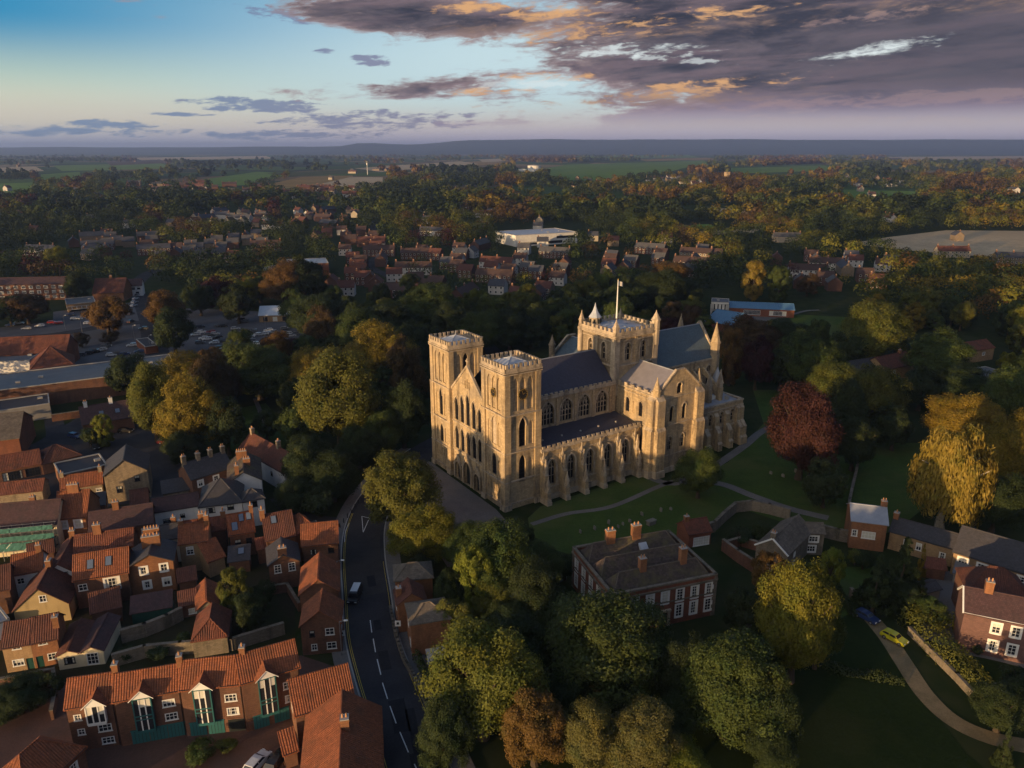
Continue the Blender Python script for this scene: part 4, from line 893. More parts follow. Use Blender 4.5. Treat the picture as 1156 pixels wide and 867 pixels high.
def slope(mb, P00, P10, P01, P11, m=0, nx=6, ny=3, jit=.035, th=.16, rr=rnd):
    """roof slope as an uneven grid with a skirt; P00-P10 eave, P01-P11 top"""
    P00, P10, P01, P11 = map(Vector, (P00, P10, P01, P11)); g = []
    for j in range(ny + 1):
        row = []
        for i in range(nx + 1):
            u, v = i / nx, j / ny; q = (P00 * (1 - u) + P10 * u) * (1 - v) + (P01 * (1 - u) + P11 * u) * v
            q = q.copy()
            if 0 < i < nx and j < ny: q.z += rr.uniform(-jit, jit)
            row.append(q)
        g.append(row)
    for j in range(ny):
        for i in range(nx):
            q = [g[j][i], g[j][i + 1], g[j + 1][i + 1], g[j + 1][i]]
            if (q[3] - q[2]).length < 1e-5: q = q[:3]
            mb.poly(q, m)
    dn = Vector((0, 0, -th))
    for i in range(nx): mb.poly([g[0][i], g[0][i + 1], g[0][i + 1] + dn, g[0][i] + dn], m)
    for j in range(ny):
        for i in (0, nx): mb.poly([g[j][i], g[j + 1][i], g[j + 1][i] + dn, g[j][i] + dn], m)
def house(name, label, A, B, he, Rp, kind, wall, roof, pitch=.8, wins=(), chim=(), group=None, cat='house', barge=None, door=None, ov=.28, chmat='orange_brick', sky=(), dmin=2.5, dmax=40, flipgable=False):
    a, b = G(*A, he), G(*B, he); e = Vector((b.x - a.x, b.y - a.y, 0)); wd = e.length; e.normalize(); inn = Vector((-e.y, e.x, 0))
    d = ray(*Rp); o = CAM - Vector((a.x, a.y, 0)); oy, dy = o.dot(inn), d.dot(inn)
    if kind in ('side', 'hip', 'lean'):
        t = (he + pitch * oy - o.z) / (d.z - pitch * dy); y = oy + t * dy; dep = y if kind == 'lean' else 2 * y
    elif kind == 'flat': t = (he - o.z) / d.z; dep = oy + t * dy
    else: t = (he + pitch * wd / 2 - o.z) / d.z; dep = oy + t * dy
    dep0 = dep; dep = min(max(dep, dmin), dmax)
    if dep != dep0: print('house depth clamped', name, label[:30], round(dep0, 1), '->', dep, 'w', round(wd, 1))
    zr = he + pitch * (dep / 2 if kind in ('side', 'hip') else wd / 2 if kind in ('front', 'hipf') else dep if kind == 'lean' else 0)
    root = thing(name, label, cat, (a.x, a.y, 0), math.atan2(e.y, e.x), group)
    cc = a + e * wd / 2 + inn * dep / 2; FOOT.append((a.x, a.y, e.x, e.y, wd, dep))
    F, Rt, Bk, Lf = Pl((0, 0), (wd, 0)), Pl((wd, 0), (wd, dep)), Pl((wd, dep), (0, dep)), Pl((0, dep), (0, 0))
    PL = {'F': F, 'R': Rt, 'B': Bk, 'L': Lf}; hs = {'F': [], 'R': [], 'B': [], 'L': []}; z0 = -.2; wl = []
    for sd, s, z, w_, h_, st in wins:
        P = PL[sd]; x = s * P.L; hs[sd].append([(x - w_ / 2, z), (x + w_ / 2, z), (x + w_ / 2, z + h_), (x - w_ / 2, z + h_)]); wl.append((P, x, z, w_, h_, st))
    if door: hs['F'].append([(door * wd - .5, 0), (door * wd + .5, 0), (door * wd + .5, 2.1), (door * wd - .5, 2.1)])
    mb = MB()
    for k, P in PL.items():
        Lp = P.L; top = [(Lp, he), (0, he)]
        if kind == 'side' and k in 'RL': top = [(Lp, he), (Lp / 2, zr - .05), (0, he)]
        if kind == 'front' and k in 'FB': top = [(Lp, he), (Lp / 2, zr - .05), (0, he)]
        if kind == 'lean': top = {'F': [(Lp, he), (0, he)], 'B': [(Lp, zr - .05), (0, zr - .05)], 'R': [(Lp, zr - .05), (0, he)], 'L': [(Lp, he), (0, zr - .05)]}[k]
        mb.wall(P, [(0, z0), (Lp, z0)] + top, hs[k], .14)
    if barge and kind == 'front':
        for s_ in (0, 1): mb.bar(F, (wd * s_ + (ov if s_ else -ov), he - ov * pitch), (wd / 2, zr + .02), .28, .1, .32, 1)
    if barge and kind == 'side':
        for P in (Lf, Rt):
            for s_ in (0, 1): mb.bar(P, (dep * s_ + (ov if s_ else -ov), he - ov * pitch), (dep / 2, zr + .02), .28, .1, .32, 1)
    if kind in ('side', 'lean', 'hip'): mb.pbox(F, -.05, wd + .05, he - .2, he - .08, .02, ov - .03, 1 if barge else 2)
    mb.build('wall', [wall, 'white_paint', 'black_paint'], root)
    for q in wl: winmesh(root, *q)
    if door:
        k = MB(); k.poly([F(door * wd - .5, 0, -.11), F(door * wd + .5, 0, -.11), F(door * wd + .5, 2.1, -.11), F(door * wd - .5, 2.1, -.11)]); k.pbox(F, door * wd - .3, door * wd + .3, 1.2, 1.9, -.108, -.08, 0); k.build('door', ['dark_green_paint'], root)
    rb = MB(); rr = random.Random(int(a.x * 7 + a.y * 3)); e_ = ov; ez = he - ov * pitch + .05; zt = zr + .05
    nx = max(3, int(wd / 1.6)); ny = 3
    if kind == 'side':
        slope(rb, (-e_, -e_, ez), (wd + e_, -e_, ez), (-e_, dep / 2, zt), (wd + e_, dep / 2, zt), 0, nx, ny, rr=rr); slope(rb, (wd + e_, dep + e_, ez), (-e_, dep + e_, ez), (wd + e_, dep / 2, zt), (-e_, dep / 2, zt), 0, nx, ny, rr=rr)
        rb.box(-e_, wd + e_, dep / 2 - .13, dep / 2 + .13, zt - .06, zt + .09, 1); rid = lambda s, off: (wd * s, dep / 2 + off * dep / 2, zr - abs(off) * (zr - he))
    elif kind == 'front':
        ny_ = max(3, int(dep / 1.6))
        slope(rb, (-e_, dep + e_, ez), (-e_, -e_, ez), (wd / 2, dep + e_, zt), (wd / 2, -e_, zt), 0, ny_, 3, rr=rr); slope(rb, (wd + e_, -e_, ez), (wd + e_, dep + e_, ez), (wd / 2, -e_, zt), (wd / 2, dep + e_, zt), 0, ny_, 3, rr=rr)
        rb.box(wd / 2 - .13, wd / 2 + .13, -e_, dep + e_, zt - .06, zt + .09, 1); rid = lambda s, off: (wd / 2 + off * wd / 2, dep * s, zr - abs(off) * (zr - he))
    elif kind in ('hip', 'hipf'):
        if kind == 'hip':
            i0 = min(dep / 2 * .9, wd / 2 - .05); r0, r1 = (i0, dep / 2, zt), (wd - i0, dep / 2, zt)
            slope(rb, (-e_, -e_, ez), (wd + e_, -e_, ez), r0, r1, 0, nx, ny, rr=rr); slope(rb, (wd + e_, dep + e_, ez), (-e_, dep + e_, ez), r1, r0, 0, nx, ny, rr=rr)
            slope(rb, (-e_, dep + e_, ez), (-e_, -e_, ez), r0, r0, 0, 3, ny, rr=rr); slope(rb, (wd + e_, -e_, ez), (wd + e_, dep + e_, ez), r1, r1, 0, 3, ny, rr=rr)
        else:
            i0 = min(wd / 2 * .95, dep * .6); r0, r1 = (wd / 2, i0, zt), (wd / 2, dep, zt)
            slope(rb, (-e_, -e_, ez), (wd + e_, -e_, ez), r0, r0, 0, 4, ny, rr=rr); slope(rb, (-e_, dep, ez), (-e_, -e_, ez), r1, r0, 0, 4, ny, rr=rr); slope(rb, (wd + e_, -e_, ez), (wd + e_, dep, ez), r0, r1, 0, 4, ny, rr=rr)
            rb.poly([(0, dep, he), (wd, dep, he), (wd / 2, dep, zt)], 0)
        rb.tube(r0, r1, .13, .13, 5, 1) if (Vector(r0) - Vector(r1)).length > .2 else None
        for q, r_ in (((-e_, -e_, ez), r0), ((wd + e_, -e_, ez), r1 if kind == 'hip' else r0)): rb.tube(q, r_, .11, .11, 5, 1)
        rid = lambda s, off: (r0[0] + (r1[0] - r0[0]) * s, r0[1] + (r1[1] - r0[1]) * s + off * dep / 2, zr - abs(off) * (zr - he))
    elif kind == 'lean':
        slope(rb, (-e_, -e_, ez), (wd + e_, -e_, ez), (-e_, dep, zt), (wd + e_, dep, zt), 0, nx, ny, rr=rr); rid = lambda s, off: (wd * s, dep * .6, he + pitch * dep * .6)
    else:
        rb.poly([(.15, .15, he - .05), (wd - .15, .15, he - .05), (wd - .15, dep - .15, he - .05), (.15, dep - .15, he - .05)], 0)
        for P in PL.values(): rb.pbox(P, -.02, P.L + .02, he + .002, he + .3, -.28, .06, 1)
        for k in range(max(1, int(wd / 14))): x = rr.uniform(.1, .9) * wd; y = rr.uniform(.25, .75) * dep; rb.box(x - .7, x + .7, y - .5, y + .5, he - .04, he + .5, 1)
        rid = lambda s, off: (wd * s, dep / 2 + off * dep / 2, he)
    rf = rb.build('roof', [roof, 'concrete' if kind == 'flat' else roof], root)
    for q in chim:
        s, off, w1, w2, h, pots = q[:6]; x, y, z = rid(s, off); chimney(rf, x, y, z - 1.0, z + h, w1, w2, pots, q[6] if len(q) > 6 else chmat)
    for s, v, w_, h_ in sky:                                     # roof lights on the front slope
        k = MB(); x = wd * s; yy = dep / 2 * v if kind != 'lean' else dep * v; dz = pitch; z = he + pitch * yy + .16
        q = [(x - w_ / 2, yy - h_ / 2, z - dz * h_ / 2), (x + w_ / 2, yy - h_ / 2, z - dz * h_ / 2), (x + w_ / 2, yy + h_ / 2, z + dz * h_ / 2), (x - w_ / 2, yy + h_ / 2, z + dz * h_ / 2)]
        k.hexa([(p[0], p[1], p[2] - .15) for p in q] + q, 1); i = [(p[0] + (.08 if p[0] < x else -.08), p[1], p[2] + .006) for p in q]; k.poly(i, 0); k.build('roof_light', ['skylight_glass', 'black_paint'], rf)
    root['dep'] = dep; root['wd'] = wd; root['zr'] = zr
    return root
W2 = [('F', .27, 3.6, 1.0, 1.3, 'w'), ('F', .73, 3.6, 1.0, 1.3, 'w')]
W4 = W2 + [('F', .27, .9, 1.0, 1.3, 'w'), ('F', .73, .9, 1.0, 1.3, 'w')]
def H(*a, **k): return house('house', *a, **k)
def SHED(*a, **k): return house('outbuilding', *a, cat='outbuilding', **k)
# --- old town, left
H('narrow orange-roofed brick house with two white windows and a broad four-pot chimney', (61, 586), (96, 583), 6.2, (80, 554), 'side', 'orange_brick', 'orange_pantile', .9, [('F', .27, 3.9, 1.3, 1.6, 'bs'), ('F', .74, 3.9, 1.3, 1.6, 'bs')], [(.5, 0, 2.2, .9, 1.6, 4)])
H('house under a long dark purple-brown roof beside the white cottage', (101, 601), (172, 590), 5.6, (135, 573), 'side', 'brown_brick', 'purple_tile', .85, [('F', .85, 3.4, 1, 1.2, 'w')], [(.42, 0, 1.2, .8, 1.6, 2)])
sc_house = H('cream house wrapped in green-netted scaffolding at the left edge', (-22, 598), (63, 590), 6.6, (34, 566), 'side', 'cream_render', 'purple_tile', .8, [('F', .35, 5.0, 1.1, 1.1, 'd'), ('F', .55, 5.0, 1.1, 1.1, 'd'), ('F', .8, 5, 1.1, 1.1, 'd'), ('F', .4, 2, 1.3, 1.6, 't'), ('F', .7, 2, 1.3, 1.6, 't')], [(.62, .1, 1, .8, 1.3, 2)])
SHED('long low orange-brown shed roof in front of the cart sheds', (-15, 560), (47, 553), 3.6, (20, 543), 'side', 'rubble', 'red_pantile', .6)
SHED('open-fronted shed with a long orange roof at the left edge', (-18, 535), (46, 523), 3.2, (20, 511), 'side', 'brown_brick', 'red_pantile', .6, [('F', .5, .2, 5, 2.2, 'k'), ('F', .8, .2, 4, 2.2, 'k')])
SHED('hip-roofed dark brown shed at the end of the yard', (47, 524), (91, 513), 3.0, (58, 503), 'hip', 'brown_brick', 'brown_tile', .6, [('F', .55, .2, 4.5, 2.0, 'k')])
SHED('flat dark-roofed building in the yard behind the small orange cottage', (68, 537), (121, 525), 3.6, (92, 517), 'flat', 'brown_brick', 'flat_dark')
H('small orange-roofed cottage beside the stone hall', (69, 552), (115, 545), 4.4, (94, 534), 'side', 'rubble', 'orange_pantile', .75, [('F', .9, 2.4, 1.2, .8, 'w')], [(.97, 0, .8, .8, 1.2, 1), (.02, 0, .8, .8, 1, 1)], chmat='rubble')
house('stone_hall', 'tall stone hall with a blue slate roof and plain gable facing the rooftops', (117, 537), (166, 530), 7.2, (142, 502), 'front', 'rubble', 'slate', .72, [('F', .74, 4.6, 1.1, 1.5, 'k'), ('F', .3, 2.4, 1.2, 1.6, 'k')], cat='hall')
SHED('little dark red roof tucked under the stone hall', (148, 571), (167, 568), 3.6, (158, 552), 'side', 'brown_brick', 'brown_tile', .8)
H('stone terrace with a slate roof and a row of chimneys along its ridge', (216, 541), (262, 527), 6.0, (232, 516), 'side', 'brown_brick', 'slate', .8, [('F', .2, 3.6, 1.1, 1.4, 'ws'), ('F', .58, 3.6, 1.1, 1.4, 'ws')], [(.02, 0, .9, .9, 1.9, 2), (.36, 0, .9, .9, 1.7, 2), (.66, 0, .9, .9, 1.7, 2), (.97, 0, .9, .9, 1.7, 2)], chmat='rubble')
SHED('low slate lean-to below the row of ridge chimneys', (184, 557), (213, 552), 3.0, (198, 540), 'lean', 'rubble', 'slate', .5)
H('white rendered cottage with a dark roof and a black door', (173, 578), (224, 570), 5.6, (200, 559), 'side', 'white_render', 'purple_tile', .7, [('F', .27, 2.6, 1.6, .9, 'd'), ('F', .62, 3.2, .9, .9, 'd')], door=.42)
H('long white house with a hipped dark roof and three dark windows under the eaves', (225, 572), (273, 566), 6.4, (246, 540), 'hip', 'white_render', 'slate', .7, [('F', .25, 4.6, 1.7, 1.2, 'd'), ('F', .72, 4.8, 1.3, 1.2, 'd')])
H('white corner house with a pyramid roof at the end of the white row', (274, 566), (298, 561.5), 6.5, (285, 551), 'hip', 'white_render', 'slate', .7, [('F', .45, 4.7, 1.8, 1.3, 'd'), ('R', .5, 3.5, 1, 1.5, 'w')])
H('dark-roofed house with three pot-topped chimneys behind the white corner house', (257, 546), (295, 541), 7.0, (284, 508), 'front', 'white_render', 'mossy_tile', .65, [('F', .2, 4.8, 1, 1.4, 'w')], [(.75, -.1, 2.4, .9, 1.7, 5), (.42, .2, 1.6, .8, 1.6, 3), (.1, -.4, .9, 1.1, 2.4, 2)])
H('long white-walled house with a red-brown roof and chimneys beside the dark trees', (270, 505), (321, 534), 5.4, (300, 497), 'side', 'white_render', 'brown_tile', .85, [('F', .72, 2.6, .8, 1.1, 'd'), ('F', .4, 3, .8, 1, 'd')], [(.03, 0, .9, .9, 1.5, 2), (.62, 0, .9, .9, 1.8, 2), (.97, 0, .9, .9, 1.5, 2)], chmat='rubble')
H('orange-roofed brick house with a round-headed white stair window', (202, 614), (234, 610), 6.4, (224, 590), 'side', 'buff_brick', 'orange_pantile', .8, [('F', .35, 3.8, 1.3, 1.7, 'w'), ('F', .82, 3.0, .9, 2.4, 'b')], [(.05, .1, .9, .9, 1.2, 1), (.98, 0, .9, 1.3, 1.7, 2)])
H('catslide orange roof running down beside the house with the round-headed window', (235, 634), (253, 627), 3.6, (243, 606), 'lean', 'buff_brick', 'orange_pantile', .75)
H('orange-brown roofed house directly in front of the white row', (195, 605), (254, 597), 5.4, (226, 586), 'side', 'brown_brick', 'red_pantile', .75, (), [(.02, 0, .9, .9, 1.4, 1), (.55, 0, 1.2, .8, 1.4, 2), (.97, .1, .9, 1.2, 1.5, 2)])
H('orange-roofed house with three roof lights at the end of the white row', (259, 604), (287, 599), 5.4, (275, 578), 'side', 'brown_brick', 'orange_pantile', .85, [('F', .3, 2.6, 1.1, 1.4, 'd'), ('F', .75, 2.6, 1.1, 1.4, 'd')], [(.98, 0, .8, 1.0, 1.5, 2)], sky=[(.55, .72, 1, 1.2), (.85, .74, 1, 1.2), (.25, .35, 1.2, 1.3)])
SHED('dark lean-to with one pale roof light below the three roof lights', (258, 634), (281, 631), 2.8, (270, 615), 'lean', 'brown_brick', 'slate', .4, sky=[(.6, .55, 1.2, 1.4)])
H('sunlit brick gable house with four white windows and twin rows of chimney pots', (144, 640), (195, 632), 6.4, (171, 606), 'front', 'orange_brick', 'slate', .5, [('F', .33, 4.4, 1.15, 1.45, 'ws'), ('F', .78, 4.4, 1.15, 1.45, 'ws'), ('F', .36, 1.4, 1.15, 1.45, 'ws'), ('F', .8, 1.4, 1.15, 1.45, 'ws')], [(.62, 0, 3.2, 1.0, 1.7, 5), (.92, 0, 2.8, 1.0, 2.2, 5)])
SHED('brown-tiled lean-to with a dark green front below the sunlit brick gable', (148, 692), (193, 684), 2.4, (170, 669), 'lean', 'dark_green_paint', 'purple_tile', .45, dmax=7)
H('orange-roofed brick house with two roof lights and a white bay window', (83, 655), (144, 645), 6.0, (112, 622), 'side', 'brown_brick', 'orange_pantile', .85, [('F', .14, 3.6, 1.4, 1.3, 'w'), ('F', .68, 3.0, 2.3, 2.2, 'ws')], sky=[(.3, .5, 1.1, 1.3), (.64, .52, 1.1, 1.3)])
H('orange-brown roofed house with one square chimney behind the roof lights', (84, 624), (149, 615), 6.6, (116, 600), 'side', 'brown_brick', 'red_pantile', .8, (), [(.38, 0, 1.4, .9, 1.8, 2)])
H('ochre rendered house whose big plain gable has one small white window', (15, 689), (77, 680), 3.6, (55, 632), 'front', 'ochre_render', 'brown_tile', .85, [('F', .56, 4.4, 1.1, 1.3, 'w')], [(.75, 0, .9, 1.2, 1.4, 2)])
H('brown-roofed house with a white gable strip behind the ochre gable', (52, 648), (82, 644), 5.6, (66, 604), 'front', 'white_render', 'brown_tile', .8, [('F', .72, 4.6, .8, .9, 'd')], [(.9, 0, 1, 1, 1.4, 2)])
H('orange-roofed cottage left of the ochre gable', (13, 649), (47, 643), 4.8, (36, 623), 'side', 'white_render', 'orange_pantile', .8, [('F', .25, 2.6, 1.2, 1.2, 'w')], [(.9, 0, .9, .9, 1.4, 2)])
SHED('small dark red roof beneath the green scaffolding', (32, 628), (60, 622), 3.2, (42, 612), 'side', 'brown_brick', 'brown_tile', .6)
H('buff cottage with a small white dormer and a dark green door', (2, 731), (34, 726), 4.8, (18, 701), 'side', 'buff_brick', 'brown_tile', .75, [('F', .45, 1.0, 1.6, 1.2, 'w'), ('F', .5, 4.05, 1.2, .7, 'w')], door=.85)
H('orange-buff cottage with a dark door next to the cream double gable', (34, 726), (64, 720), 4.8, (48, 695), 'side', 'orange_brick', 'brown_tile', .75, [('F', .75, 1.0, 1.6, 1.2, 'w'), ('F', .45, 4.05, 1.2, .7, 'w')], [(.98, -.5, .9, .9, 1.8, 1)], door=.22)
H('cream cottage, left half of a double gable, with a small casement', (64, 740), (90, 736), 2.8, (97, 698), 'front', 'cream_render', 'brown_tile', .45, [('F', .5, .9, 1.5, 1.2, 'k')], sky=())
H('cream cottage, right half of a double gable, with tall glazed doors', (90, 736), (116, 733), 2.8, (126, 692), 'front', 'cream_render', 'purple_tile', .5, [('F', .5, .25, 1.7, 2.1, 'w')])
SHED('red-brown lean-to roof behind the white bay window', (103, 692), (136, 684), 3.0, (125, 664), 'side', 'brown_brick', 'brown_tile', .6)
SHED('square pyramid-roofed outbuilding in the walled garden', (217, 723), (256, 717), 3.4, (237, 680), 'hipf', 'garden_stone', 'red_pantile', .75)
SHED('narrow orange-roofed outbuilding above the pyramid roof', (222, 688), (246, 683), 3.4, (238, 652), 'front', 'garden_stone', 'orange_pantile', .8)
SHED('small brown lean-to between the brick houses', (202, 657), (221, 653), 3.0, (211, 640), 'lean', 'brown_brick', 'brown_tile', .6)
SHED('small brown lean-to with a pale hatch beside the walled garden', (203, 684), (222, 680), 2.6, (213, 665), 'lean', 'brown_brick', 'brown_tile', .6, [('F', .7, .5, 1.3, 1.1, 'b')])
H('slate-roofed brick house with a massive chimney on its front gable', (303, 638), (338, 632), 5.6, (323, 606), 'front', 'brown_brick', 'slate', .6, [('F', .28, 3.6, 1.2, 1.7, 'w'), ('F', .74, 3.6, 1.2, 1.7, 'w')], [(.06, -.05, 1.6, .9, 1.5, 2)])
H('dark red-brown roofed house with one roof light near the bend', (301, 610), (333, 604), 6.4, (315, 578), 'side', 'orange_brick', 'brown_tile', .8, (), [(-.02, 0, .9, 1.4, 1.4, 2)], sky=[(.35, .72, 1.1, 1.2)])
H('orange hip-roofed corner house at the street junction', (333, 603), (357, 596), 6.4, (342, 578), 'hip', 'orange_brick', 'orange_pantile', .75)
H('orange-roofed house with two small dark windows by the road bend', (341, 616), (381, 612), 6.4, (360, 590), 'side', 'brown_brick', 'orange_pantile', .85, [('F', .3, 4.2, 1.1, 1.1, 'd'), ('F', .8, 4.2, 1.1, 1.1, 'd')])
H('upper of two orange gabled houses along the road', (338, 671), (382, 666), 6.0, (359.5, 624), 'front', 'brown_brick', 'orange_pantile', .8, [('R', .5, 3.8, 1, 1.2, 'w'), ('R', .2, 1, 1, 1.3, 'w')])
H('lower of two orange gabled houses along the road with four windows in its end wall', (339, 706), (384, 702), 5.8, (359, 666), 'front', 'brown_brick', 'orange_pantile', .8, [('F', .27, 3.4, .8, 1.2, 'k'), ('F', .72, 3.5, 1.4, 1.3, 'w'), ('F', .3, .8, .9, 1.2, 'w'), ('F', .74, .8, 1.5, 1.3, 'w'), ('R', .3, 3.4, 1, 1.2, 'w'), ('R', .7, 3.4, 1, 1.2, 'w')])
H('brick house with a grey stone hipped roof on the right of the road', (464, 704), (508, 697), 6.4, (482, 680), 'hip', 'orange_brick', 'stone_slate', .5, [('L', .4, 3.6, 1, 1.3, 'w'), ('L', .7, 1.0, 1, 1.3, 'w')])
H('brown-roofed brick house on the right of the road, gable end on', (449, 682), (481, 677), 5.8, (467, 652), 'front', 'orange_brick', 'brown_tile', .75, [('L', .5, 3.4, 1, 1.2, 'w')], [(.5, -.8, .9, .9, 1.5, 1)])
H('stone-slated house half under the trees on the right of the road', (446, 655), (488, 651), 5.8, (466, 635), 'hip', 'orange_brick', 'stone_slate', .6)
SHED('tiny pale-roofed lean-to at the foot of the grey-roofed house', (485, 748), (503, 745), 1.8, (494, 735), 'lean', 'brown_brick', 'concrete', .3)
H('orange-roofed house end-on at the bottom of the street', (334, 807), (399, 788), 5.6, (360, 758), 'side', 'brown_brick', 'orange_pantile', .8, [('L', .5, 3.4, 1, 1.2, 'w')])
H('long orange-roofed house with a brick stack beside the road at the bottom edge', (338, 900), (432, 886), 5.6, (362, 783), 'front', 'brown_brick', 'orange_pantile', .7, [('R', .3, 3.4, 1, 1.2, 'w'), ('R', .6, 3.4, 1, 1.2, 'w')], [(.52, .1, 1.1, 1.1, 1.6, 2)], dmax=24)
SHED('little orange lean-to in the brick courtyard', (321, 851), (335, 846), 2.6, (329, 832), 'lean', 'brown_brick', 'orange_pantile', .7)
H('orange hip-roofed house at the bottom left corner', (28, 905), (95, 843), 4.8, (62, 818), 'hip', 'brown_brick', 'orange_pantile', .85, [('F', .78, 2.6, 1.2, 1.3, 'w')])
# fill: more old-town roofs between these
H('dark brown roof squeezed in left of the ochre gable', (-30, 672), (10, 664), 5, (-8, 640), 'side', 'brown_brick', 'brown_tile', .8)
SHED('pale grey flat-roofed extension at the left edge', (-20, 712), (11, 700), 3, (-4, 680), 'flat', 'white_render', 'lead')
SHED('dark slate outbuilding behind the narrow orange house', (98, 572), (118, 569), 3.6, (108, 556), 'lean', 'brown_brick', 'slate', .5)
H('dark-roofed house wedged between the sunlit brick gable and the white cottage', (176, 610), (201, 606), 5.6, (188, 592), 'side', 'white_render', 'slate', .8)
SHED('brown outbuilding in the gap behind the slate-roofed brick house', (291, 620), (306, 617), 3.4, (298, 606), 'lean', 'brown_brick', 'brown_tile', .5)

# dormers for the two cottages, scaffolding
def scaffold():
    a, b = G(-22, 598, 6.6), G(63, 590, 6.6); e = Vector((b.x - a.x, b.y - a.y, 0)); L = e.length; rz = math.atan2(e.y, e.x); e.normalize()
    base = Vector((a.x, a.y, 0)) - Vector((-e.y, e.x, 0)) * 2.0
    r = thing('scaffolding', 'green-netted scaffolding standing in front of the cream house at the left edge', 'scaffolding', base, rz)
    mb = MB(); n = 7
    for k in range(n + 1):
        for y in (0, 1.3): mb.tube((L * k / n, y, 0), (L * k / n, y, 7.4), .05, .05, 6)
    for z in (2, 4, 6, 7.2):
        for y in (0, 1.3): mb.tube((-.3, y, z), (L + .3, y, z), .045, .045, 6)
    for k in range(0, n, 2): mb.tube((L * k / n, -.06, 2), (L * (k + 1) / n, -.06, 4), .04, .04, 6)
    mb.build('frame', 'metal_grey', r)
    mb = MB()
    for z in (2, 4, 6): mb.box(0, L, .05, 1.25, z + .06, z + .12)
    mb.build('deck', 'wood', r)
    rr = random.Random(5)
    for z0, z1 in ((2.2, 3.9), (4.2, 5.4), (6.2, 7.2)):
        mb = MB()
        for k in range(n):
            if True:
                q = [[Vector((L * (k + i / 4) / n, -.09 + rr.uniform(-.06, .06), z0 + (z1 - z0) * j / 3)) for i in range(5)] for j in range(4)]
                for j in range(3):
                    for i in range(4): mb.poly([q[j][i], q[j][i + 1], q[j + 1][i + 1], q[j + 1][i]])
        mb.build('netting', 'teal_net', r)
scaffold()
